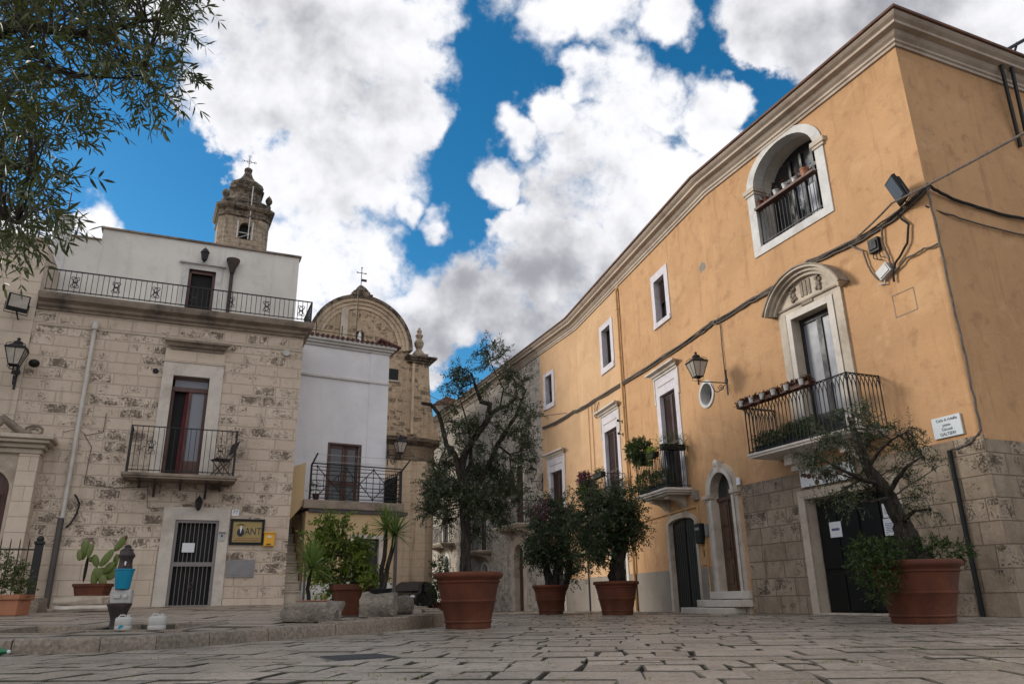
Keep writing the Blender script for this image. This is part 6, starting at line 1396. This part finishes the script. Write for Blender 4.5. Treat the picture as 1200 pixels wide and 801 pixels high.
tree('olive_tree', 'leaning sparse olive tree before the black shop doors', 'olive tree', P4+Vector((-.2, 0, .82)),
 [lim(Yd, (1076,658,.23), (1068,640,.17), (1056,611,.145,.1), (1042,582,.12,.2), (1030,565,.115,.2), (1017,548,.095,.2), (1007,524,.075,.2), (1000,503,.05,.2), (994,488,.025,.2)), lim(Yd, (1040,580,.05), (1052,560,.035,-.3), (1064,545,.025,-.5), (1080,535,.012,-.6)),
  lim(Yd, (1030,566,.045,.2), (1012,562,.035,-.1), (990,552,.025,-.4), (968,540,.012,-.5)), lim(Yd, (1017,548,.04,.2), (1030,528,.028), (1045,515,.02,-.2), (1062,506,.01,-.3)), lim(Yd, (1056,611,.04), (1072,598,.025,-.3), (1090,596,.01,-.4)), lim(Yd, (1042,582,.03), (1020,588,.02,-.3), (1000,585,.01,-.4))],
 clus(Yd, [(985,498,12),(1000,488,11),(1016,492,12),(967,512,11),(952,530,10),(946,546,9,.8),(961,556,11),(976,541,11),(986,572,10,.8),(966,586,8,.6),(1000,592,11,.8),(1050,506,9,.7),(1061,517,9,.7),(1044,522,9,.7),(1076,520,7,.6),(1084,540,7,.4),(1050,547,9,.6),(1066,562,9,.6),(1080,582,8,.6),(1092,598,7,.5),(1056,590,8,.5),(1020,520,10),(1010,508,11),(1034,500,10,.8),(990,528,11),(1028,560,9,.7),(1003,560,9,.8),(978,520,11),(1068,500,6,.4),(1100,545,5,.3),(940,536,6,.5),(1012,576,9,.7)], .55, 1.),
 24, per=27, L=.25, ll=.066, lw=.017, nl=6)
# the olive that overhangs the camera from the left: its trunk stands beyond the photo's edge
r = random.Random(5); POLY = [(-70,-70),(235,-60),(232,15),(215,55),(222,85),(200,105),(170,120),(128,118),(100,135),(80,150),(60,165),(62,200),(66,232),(50,255),(34,275),(12,285),(-70,270)]
def inside(x, y):
    c = False
    for (a, b), (e, f) in zip(POLY, POLY[1:]+POLY[:1]):
        if (b > y) != (f > y) and x < (e-a)*(y-b)/(f-b)+a: c = not c
    return c
tb_ = Vector((-3.9, 3.0, 0)); fork = Vector((-3.6, 3.2, 2.2))
limbs = [[(tb_, .2), (Vector((-3.8, 3.05, .8)), .16), (fork, .14), (Vector((-3.4, 3.3, 2.9)), .1)],
 [(fork, .07), (at(-60, 60, 3.4), .025), (at(20, 30, 3.4), .015), (at(90, 40, 3.4), .011), (at(150, 30, 3.3), .008), (at(200, 20, 3.3), .004)],
 [(fork, .06), (at(-60, 190, 3.2), .025), (at(-5, 190, 3.2), .014), (at(35, 200, 3.2), .008)], [(at(20, 30, 3.4), .014), (at(60, 80, 3.3), .011), (at(110, 90, 3.2), .008), (at(170, 88, 3.2), .004)], [(at(-60, 60, 3.4), .02), (at(0, 110, 3.6), .013), (at(40, 130, 3.6), .008)],
 [(at(-60, 190, 3.2), .02), (at(-10, 240, 3.1), .012), (at(20, 262, 3.1), .007)]]
t = thing('olive_tree', 'nearby olive tree whose leafy branches hang into the upper left corner', 'olive tree', Matrix.Translation(tb_), 'olive trees without planter')
tk = MB(); skel = []
for L_ in limbs:
    pp = wobble([p-tb_ for p, _ in L_], r, .012, 4); tk.tube(pp, radii(len(pp), L_[0][1], L_[-1][1]), 8); skel += pp
obj('trunk', tk, M_BARK, t, smooth=70)
lv, wd_ = MB(), MB(); k = 0
while k < 930:
    x, y = r.uniform(-70, 240), r.uniform(-70, 290)
    if not inside(x, y): continue
    if r.random() < .25 and y > 40 and x > 60: k += 1; continue
    c = at(x, y, r.uniform(2.7, 4.1))-tb_; k += 1
    near = min(skel, key=lambda p: (p-c).length)
    d = (c-near).normalized() if (c-near).length > .02 else rv_(r)
    if k % 3 == 0: pp = wobble([near, near.lerp(c, .6)+Vector((0, 0, .03)), c], r, .012, 3); wd_.tube(pp, radii(len(pp), .006, .003), 4, False)
    sprig(lv, wd_, c, d*.7+rv_(r)*.6+Vector((.15, 0, -.25)), r.uniform(.14, .26), r, .068, .0125, 6, .45, .18, .0022, .6)
for x0, y0, x1, y1, n_ in ((150, 92, 172, 96, 3), (176, 95, 178, 168, 2), (208, 25, 228, 40, 2), (205, 88, 232, 92, 5), (60, 150, 108, 168, 6), (110, 120, 140, 138, 5), (55, 235, 80, 205, 5), (20, 265, 40, 290, 6)):
    a, b = at(x0, y0, 3.2)-tb_, at(x1, y1, 3.2)-tb_; pp = wobble([a, b], r, .012, 4); wd_.tube(pp, radii(len(pp), .004, .0015), 4, False)
    for i in range(n_): sprig(lv, None, a.lerp(b, .3+.7*i/n_), (b-a), .08, r, .06, .011, 2, .4, .18)
cr = obj('crown', lv, M_OLIVE_NEAR, t); obj('twigs', wd_, M_TWIG, cr, smooth=60)

def bush(mb, c, rad, n, ll, lw, r, fold=0., up=.3, wd=None, nl=3):
    rx, ry, rz_ = rad if isinstance(rad, tuple) else (rad,)*3
    for i in range(n):
        v = rv_(r); f = r.uniform(.35, 1.)**.5; p = c+Vector((v.x*rx*f, v.y*ry*f, v.z*rz_*f))
        sprig(mb, wd, p, v*.8+Vector((0, 0, up))+rv_(r)*.4, ll*r.uniform(1.2, 2.4), r, ll, lw, nl, .1, fold, .002)
    return mb
# greenery round the leaning olive's planter
r = random.Random(31); b = MB()
for x, y, s, n_ in ((1010,655,.17,60),(1020,672,.17,60),(1030,650,.18,70),(1015,640,.13,40),(1035,685,.15,50),(1040,665,.16,50),(1048,645,.16,50),(1028,695,.1,25),(1005,668,.1,25),(1100,641,.12,45),(1118,643,.12,45),(1132,648,.1,30),(1085,643,.1,30),(1060,640,.14,40)):
    bush(b, at(x, y, Yd-.45 if x < 1055 else Yd-.15), s, n_, .06, .022, r)
tag(obj('trailing_plant', b, leaf_mat('trailing_leaves', [(.012, .025, .006), (.025, .05, .01), (.06, .09, .02)], None, .25), None), 'bushy green plant trailing over the rim of the leaning olive planter', 'plant')
# square terracotta pot with a leafy shrub
M0 = onpav(-2.92, 13.95); t = thing('shrub_planter', 'square tapered terracotta planter under the big light green shrub', 'planter', M0 @ rz(R(20)), 'square planters')
pr = [(-.26, -.26), (.26, -.26), (.26, .26), (-.26, .26)]; m = MB()
for a, b_ in zip([(.24, 0), (.30, .42), (.335, .42), (.335, .51), (.30, .51)], [(.30, .42), (.335, .42), (.335, .51), (.30, .51), (.28, .46)]):
    q = [(sx*w_, sy*w_, z) for w_, z in (a, b_) for sx, sy in ((-1, -1), (1, -1), (1, 1), (-1, 1))]; m.add(q, [(i, (i+1) % 4, (i+1) % 4+4, i+4) for i in range(4)])
m.add([(sx*.25, sy*.25, 0) for sx, sy in ((-1, -1), (1, -1), (1, 1), (-1, 1))], [(3, 2, 1, 0)]); obj('pot', m, M_TERRA, t, bevel=.012); obj('soil', MB().box(-.29, .29, -.29, .29, .40, .46), M_SOIL, t)
r = random.Random(41); lv, wd_ = MB(), MB(); sk = [Vector((0, 0, z)) for z in (.1, .3, .5)]
base = Vector((-2.92, 13.95, pav_z(-2.92, 13.95)+.5)); cl = []
for x, y, s in ((385,622,11),(395,630,12),(375,640,12),(390,650,15),(405,645,13),(418,640,9),(425,632,7),(372,655,9),(400,665,16),(420,668,12),(432,674,9),(385,675,11),(410,682,11),(428,685,9),(398,612,7),(380,612,7),(370,628,8),(412,655,12),(430,660,7),(368,668,9),(376,682,9),(395,688,10),(436,684,9),(440,672,7),(366,645,8)): cl.append((at(x, y, 13.95+r.uniform(-.3, .3))-base, s*.0152, 1.))
lv, wd_ = crown_from(cl, sk, r, 36, .19, .07, .036, 4, .05, .003, .008)
t = thing('shrub', 'big light green leafy shrub between the small and the tall yucca', 'shrub', Matrix.Translation(base)); cr = obj('foliage', lv, M_SHRUB, t); obj('stems', wd_, M_TWIG, t, smooth=60)
# yuccas
def rosette(mb, c, n, L, w_, r, low=-.5):
    for i in range(n):
        a = i*2.39996; e = low+(1.45-low)*(i/n)**.8+r.uniform(-.12, .12); d = Vector((cos(a)*cos(e), sin(a)*cos(e), sin(e))); l_ = L*r.uniform(.8, 1.1)
        s = d.cross(Vector((0, 0, 1))).normalized(); pts = []
        for k in range(5):
            f = k/4; p = c+d*l_*f+Vector((0, 0, -.18*l_*f*f*(1-max(0, sin(e))))); ww = w_*(.6+.8*f-1.4*f*f)/1.0 if k < 4 else 0
            pts.append((p-s*ww/2, p+s*ww/2, p+Vector((0, 0, -ww*.18))))
        vs = [q for p in pts for q in p]; mb.add(vs, [f for k in range(4) for f in ((k*3, k*3+2, k*3+5, k*3+3), (k*3+2, k*3+1, k*3+4, k*3+5))])
def yucca(label, stems, Y, trunk_r, L, n, seed, w_=.03):
    r = random.Random(seed); base = at(stems[0][0][0], stems[0][0][1], Y); t = thing('yucca', label, 'yucca', Matrix.Translation(base), 'yuccas')
    for st_ in stems:
        pts = wobble([at(x, y, Y)-base for x, y in st_], r, .012, 3); obj('stem', MB().tube(pts, radii(len(pts), trunk_r*1.2, trunk_r), 8), M_BARK, t, smooth=70); m = MB(); rosette(m, pts[-1], n, L, w_, r); obj('leaf_rosette', m, M_YUCCA, t)
yucca('small single yucca in a clay tray on the low stone block', [[(361.5,704),(360,690),(365,664)]], 12.1, .028, .52, 80, 3, .042)
yucca('tall yucca with two bare stems on the boulder before the straw-coloured wall', [[(447,692),(447,668),(451,645),(452,618)], [(449,692),(453,670),(459,645),(463,625)]], 13.4, .035, .46, 84, 4, .036)
r = random.Random(4); t = thing('clay_tray', 'shallow orange clay tray with small plants on the low stone block', 'tray', Matrix.Translation(at(367, 708, 12.1))); obj('tray', MB().box(-.21, .21, -.12, .12, -.01, .05).box(-.23, .23, -.14, .14, .05, .065), M_TERRA_PALE, t, bevel=.006)
m = MB(); [rosette(m, Vector((x, 0, .06)), 26, .13, .012, r, .2) for x in (.03, .12, .17)]; obj('grass_tuft', m, M_LIMEPLANT, t)
tag(obj('tub', MB().lathe([(.15, 0), (.19, .13), (.2, .13), (.2, .15), (.17, .15), (.16, .1)], 24), M_BLACK, None, Matrix.Translation(at(446, 700, 13.4)), smooth=40), 'shallow black tub holding the tall yucca on the boulder', 'tub')
# prickly pear
CY = 16.15; cb = at(104, 684, CY); t = thing('cactus_planter', 'rectangular terracotta planter on two stone slabs holding the prickly pear', 'planter', Matrix.Translation(at(107, 700.3, CY)), 'rectangular planters')
m = MB()
q = [(sx*w_, sy*d_, z) for w_, d_, z in ((.27, .15, 0), (.31, .18, .22), (.33, .2, .22), (.33, .2, .28), (.29, .16, .28), (.28, .15, .22)) for sx, sy in ((-1, -1), (1, -1), (1, 1), (-1, 1))]
m.add(q, [(k*4+i, k*4+(i+1) % 4, k*4+(i+1) % 4+4, k*4+i+4) for k in range(5) for i in range(4)]+[(3, 2, 1, 0)]); obj('pot', m, M_TERRA, t, bevel=.008); obj('soil', MB().box(-.29, .29, -.16, .16, .1, .23), M_SOIL, t)
t = thing('prickly_pear', 'prickly pear cactus with one tall arm and red fruit beside the fountain', 'cactus', Matrix.Translation(cb)); k_ = 1/5.72*CY/931*1.04; r = random.Random(9)
for x, y, hl, hw, tl in ((222,135,66,27,2),(262,140,48,17,10),(190,172,36,19,-12),(232,262,85,13,3),(297,208,42,23,-22),(372,190,66,27,38),(466,92,62,25,36),(432,212,48,23,6),(388,255,52,28,55),(338,300,44,44,20),(402,292,46,36,32),(293,315,62,24,2),(345,345,40,30,-20),(270,200,18,20,0)):
    p = at(60+x/5.72, 620+y/5.72, CY+r.uniform(-.12, .12))-cb
    obj('pad', MB().ball(p, (hw*k_, .022+hw*k_*.12, hl*k_), 14, 9, rz(r.uniform(-.5, .5)) @ Matrix.Rotation(R(tl), 4, 'Y')), M_CACTUS if hw > 13 else M_BARK, t, smooth=80)
for x, y in ((503, 52), (243, 122), (470, 150)): obj('fruit', MB().ball(at(60+x/5.72, 620+y/5.72, CY)-cb, (.03, .03, .04), 8, 6), flat('fruit_red', (.12, .03, .02)) if x > 500 else M_BROWN, t, smooth=80)
# square pot at the left edge
pp = at(13, 721, 14.4); t = thing('shrub_planter', 'pale square terracotta planter with a small shrub, left edge by the fence', 'planter', Matrix.Translation((pp.x, pp.y, pav_z(pp.x, pp.y))), 'square planters')
m = MB().box(-.2, .2, -.2, .2, 0, .27).box(-.235, .235, -.235, .235, .27, .36); obj('pot', m, M_TERRA_PALE, t, bevel=.012); r = random.Random(6); m, w2 = MB(), MB()
for x, y, s in ((10,690,.17),(22,680,.16),(5,670,.15),(18,665,.12),(28,690,.1),(0,655,.1),(-6,690,.14)): bush(m, at(x, y, 14.4)-Vector((pp.x, pp.y, pav_z(pp.x, pp.y))), s, 46, .06, .02, r, wd=w2)
f_ = obj('shrub', m, leaf_mat('small_shrub_leaves', [(.03, .05, .012), (.06, .085, .02), (.1, .12, .04)], None, .25), t); obj('twigs', w2, M_TWIG, f_)
# potted plant by the church corner
pp = at(514, 716, 40); t = thing('potted_bush', 'dark potted bush at the church corner behind the parked car', 'plant', Matrix.Translation((pp.x, pp.y, gz(40)))); obj('pot', MB().lathe([(.22, 0), (.3, .45), (.34, .45), (.34, .5), (.28, .5)], 20), M_TERRA, t, smooth=40); r = random.Random(2); m = MB()
for z, s in ((.8, .4), (1.2, .45), (1.7, .4), (2.2, .3)): bush(m, Vector((r.uniform(-.1, .1), 0, z)), s, 60, .14, .05, r)
obj('foliage', m, M_DARKPLANT, t)
# balcony flower boxes
def flower_box(F, x, y, z, L, label, plant, rot=0., mat=M_BLACK, n=40, h=.16, ll=.05, lw=.018, trail=0., seed=1, size=.16):
    r = random.Random(seed); t = thing('flower_box', label, 'flower box', F.M(x, y, z) @ rz(rot), 'balcony flower boxes'); obj('box', MB().box(-L/2, L/2, -.09, .09, 0, h).box(-L/2-.01, L/2+.01, -.1, .1, h, h+.02), mat, t, bevel=.006); m = MB()
    k = max(1, round(L/.2))
    for i in range(k): bush(m, Vector((-L/2+L*(i+.5)/k, 0, h+size*.5)), (max(.1, L/k*.6), size*.8, size), int(n*1.6), ll, lw*1.2, r)
    if trail:
        for i in range(int(18*L)): sprig(m, None, Vector((r.uniform(-L/2, L/2), -.1, h)), Vector((r.uniform(-.3, .3), -.25, -1)), trail*r.uniform(.5, 1), r, ll, lw, 7, .6)
    obj('plants', m, plant, t); return t
flower_box(FA, .0, -1.06, 4.96, 1.5, 'long box of dark red succulents on the far half of the large balcony rail', M_REDLEAF, mat=M_BROWN, n=44, h=.07, size=.06, ll=.042, lw=.024, seed=1)
flower_box(FA, 1.32, -1.06, 4.96, .95, 'box of dark red succulents on the middle of the large balcony rail', M_REDLEAF, mat=M_BROWN, n=44, h=.07, size=.06, ll=.042, lw=.024, seed=2)
r = random.Random(12)
for i, x in enumerate((-.55, -.15, .25, .65, 1.1, 1.6)):
    t = tag(obj('flower_pot', MB().lathe([(.05, 0), (.07, .13), (.075, .13), (.07, .14)], 12), M_GREYBOX, None, FA.M(x, -1.17, 4.98), smooth=40), ('first', 'second', 'third', 'fourth', 'fifth', 'sixth')[i]+' small pale pot from the left among the red plants on the large balcony rail', 'flower pot', 'small pots on rails')
flower_box(FA, -.3, -.6, 3.84, .9, 'dark foliage box on the floor of the large balcony, far end', M_DARKPLANT, n=60, size=.2, seed=3); flower_box(FA, .8, -.7, 3.84, 1.1, 'dark foliage box on the floor of the large balcony, middle', M_DARKPLANT, n=60, size=.2, seed=4)
tag(obj('rail_shelf', MB().box(-.3, 1.95, -.12, .06, 10.63, 10.66).box(-.3, 1.95, -.13, -.118, 10.63, 10.70), M_BROWN, None, FA.M()), 'brown shelf hung outside the loggia railing', 'shelf')
for i, (x, s, m_) in enumerate(((-.1, .09, M_TERRA), (.15, .08, M_TERRA), (.55, .09, M_GREYBOX), (.9, .09, M_GREYBOX), (1.25, .08, M_WHITEPLASTIC), (1.62, .11, M_TERRA_PALE))):
    t = thing('flower_pot', ('first', 'second', 'third', 'fourth', 'fifth', 'sixth')[i]+' pot from the left on the loggia rail shelf', 'flower pot', FA.M(x, -.06, 10.66), 'small pots on rails'); obj('pot', MB().lathe([(s*.7, 0), (s, s*1.7), (s*1.1, s*1.7), (s*1.1, s*2), (s*.9, s*2)], 14), m_, t, smooth=40)
    m = MB(); bush(m, Vector((0, 0, s*2+.05)), .07, 10, .05, .02, r); obj('plant', m, M_REDLEAF if i != 4 else M_FLOWER, t)
flower_box(FB, -4.85, -.55, 4.62, .5, 'black box on the left end of the middle balcony rail', M_DARKPLANT, pi/2, n=20, seed=5, size=.1); flower_box(FB, -4.5, -.92, 4.72, .85, 'box with a large leafy plant on the left of the middle balcony rail', M_DARKPLANT, n=70, ll=.075, lw=.035, seed=6, size=.34, trail=.5)
flower_box(FB, -2.83, -.5, 4.78, .8, 'black box with grasses on the right end rail of the middle balcony', M_DARKPLANT, pi/2, n=16, seed=7, size=.1, ll=.12, lw=.012)
flower_box(FB, -3.45, -.92, 4.62, .55, 'box with yellow green trailing plant on the middle balcony front rail', M_LIMEPLANT, n=20, seed=8, trail=.7, size=.08)
flower_box(FB, -4.6, -.65, 3.66, .9, 'floor box of dark plants at the left of the middle balcony', M_DARKPLANT, n=90, seed=9, size=.36); flower_box(FB, -3.4, -.6, 3.66, .9, 'floor box of dark plants at the right of the middle balcony', M_DARKPLANT, n=60, seed=10, size=.3)
m = MB()
for k in range(14): x = -3.35+.035*k; m.tube([(x, -.5+.02*(k % 3), 4.86), (x+.01, -.48+.02*((k+1) % 3), 4.4), (x, -.5, 3.85)], .022, 5)
tag(obj('hanging_cloth', m, M_BLACK, None, FB.M(), smooth=70), 'dark cloth hung over the middle balcony beside the trailing plant', 'cloth')
flower_box(FB, -10.1, -.9, 4.70, .7, 'box with purple flowers on the far end of the small plant filled balcony', M_FLOWER, n=50, seed=11, size=.2, ll=.06, lw=.03); flower_box(FB, -10.05, -.75, 4.2, .8, 'bushy green plant box hanging low on the small plant filled balcony', M_DARKPLANT, n=80, seed=12, size=.35, trail=.4, ll=.07, lw=.03)
flower_box(FB, -8.35, -.9, 4.74, .9, 'black box on the near end rail of the small plant filled balcony', M_DARKPLANT, n=14, seed=13, size=.08); flower_box(FB, -9.2, -.65, 3.66, 1.4, 'floor boxes of dense dark plants in the small plant filled balcony', M_DARKPLANT, n=60, seed=14, size=.35, trail=.3)
flower_box(FC, -5.7, -.85, 5.0, .7, 'leafy box on the near end of the stone townhouse balcony', M_DARKPLANT, n=40, seed=15, size=.25); flower_box(FC, -8.0, -.6, 4.05, 1.2, 'floor box of plants on the stone townhouse balcony', M_DARKPLANT, n=40, seed=16, size=.3)
flower_box(FC, -4.9, -.25, 6.9, .5, 'small plant box high on the stone wall beside the corner lantern', M_DARKPLANT, n=30, seed=17, size=.2)
m = MB(); r = random.Random(20)
for x, y in ((632, 597), (624, 600), (640, 598), (630, 603)): bush(m, at(x, y, Yb-.9), .22, 12, .07, .035, r)
obj('flowers', m, M_FLOWER, tree_b, Matrix(), label='purple flowers on top of the crown', stuff=True)
t = thing('flower_pot', 'small pot with seedling on the white house terrace behind its left railing post', 'flower pot', FW.M(-2.45, .1, 3.09), 'small pots on rails'); obj('pot', MB().lathe([(.07, 0), (.1, .16), (.1, .18), (.08, .18)], 12), M_TERRA, t, smooth=40); m = MB(); bush(m, Vector((0, 0, .3)), .12, 20, .06, .025, r); obj('plant', m, M_DARKPLANT, t)
# grass and weeds in the paving joints
m = MB(); r = random.Random(50)
for i in range(150):
    y = 4.5+14*r.random()**1.5; x = r.uniform(-.5*y, .6*y)
    if kerb_x(y) is not None and x < kerb_x(y)+.1: continue
    for k in range(r.randint(3, 9)): d = Vector((r.gauss(0, .5), r.gauss(0, .5), .7)).normalized(); leaf(m, Vector((x+r.gauss(0, .04), y+r.gauss(0, .015), -.02)), d, rv_(r), r.uniform(.02, .05), .008)
g = obj('grass', m, M_SHRUB, None); g['kind'] = 'stuff'; g['label'] = 'tiny weeds growing in the paving joints'; g['category'] = 'weeds'
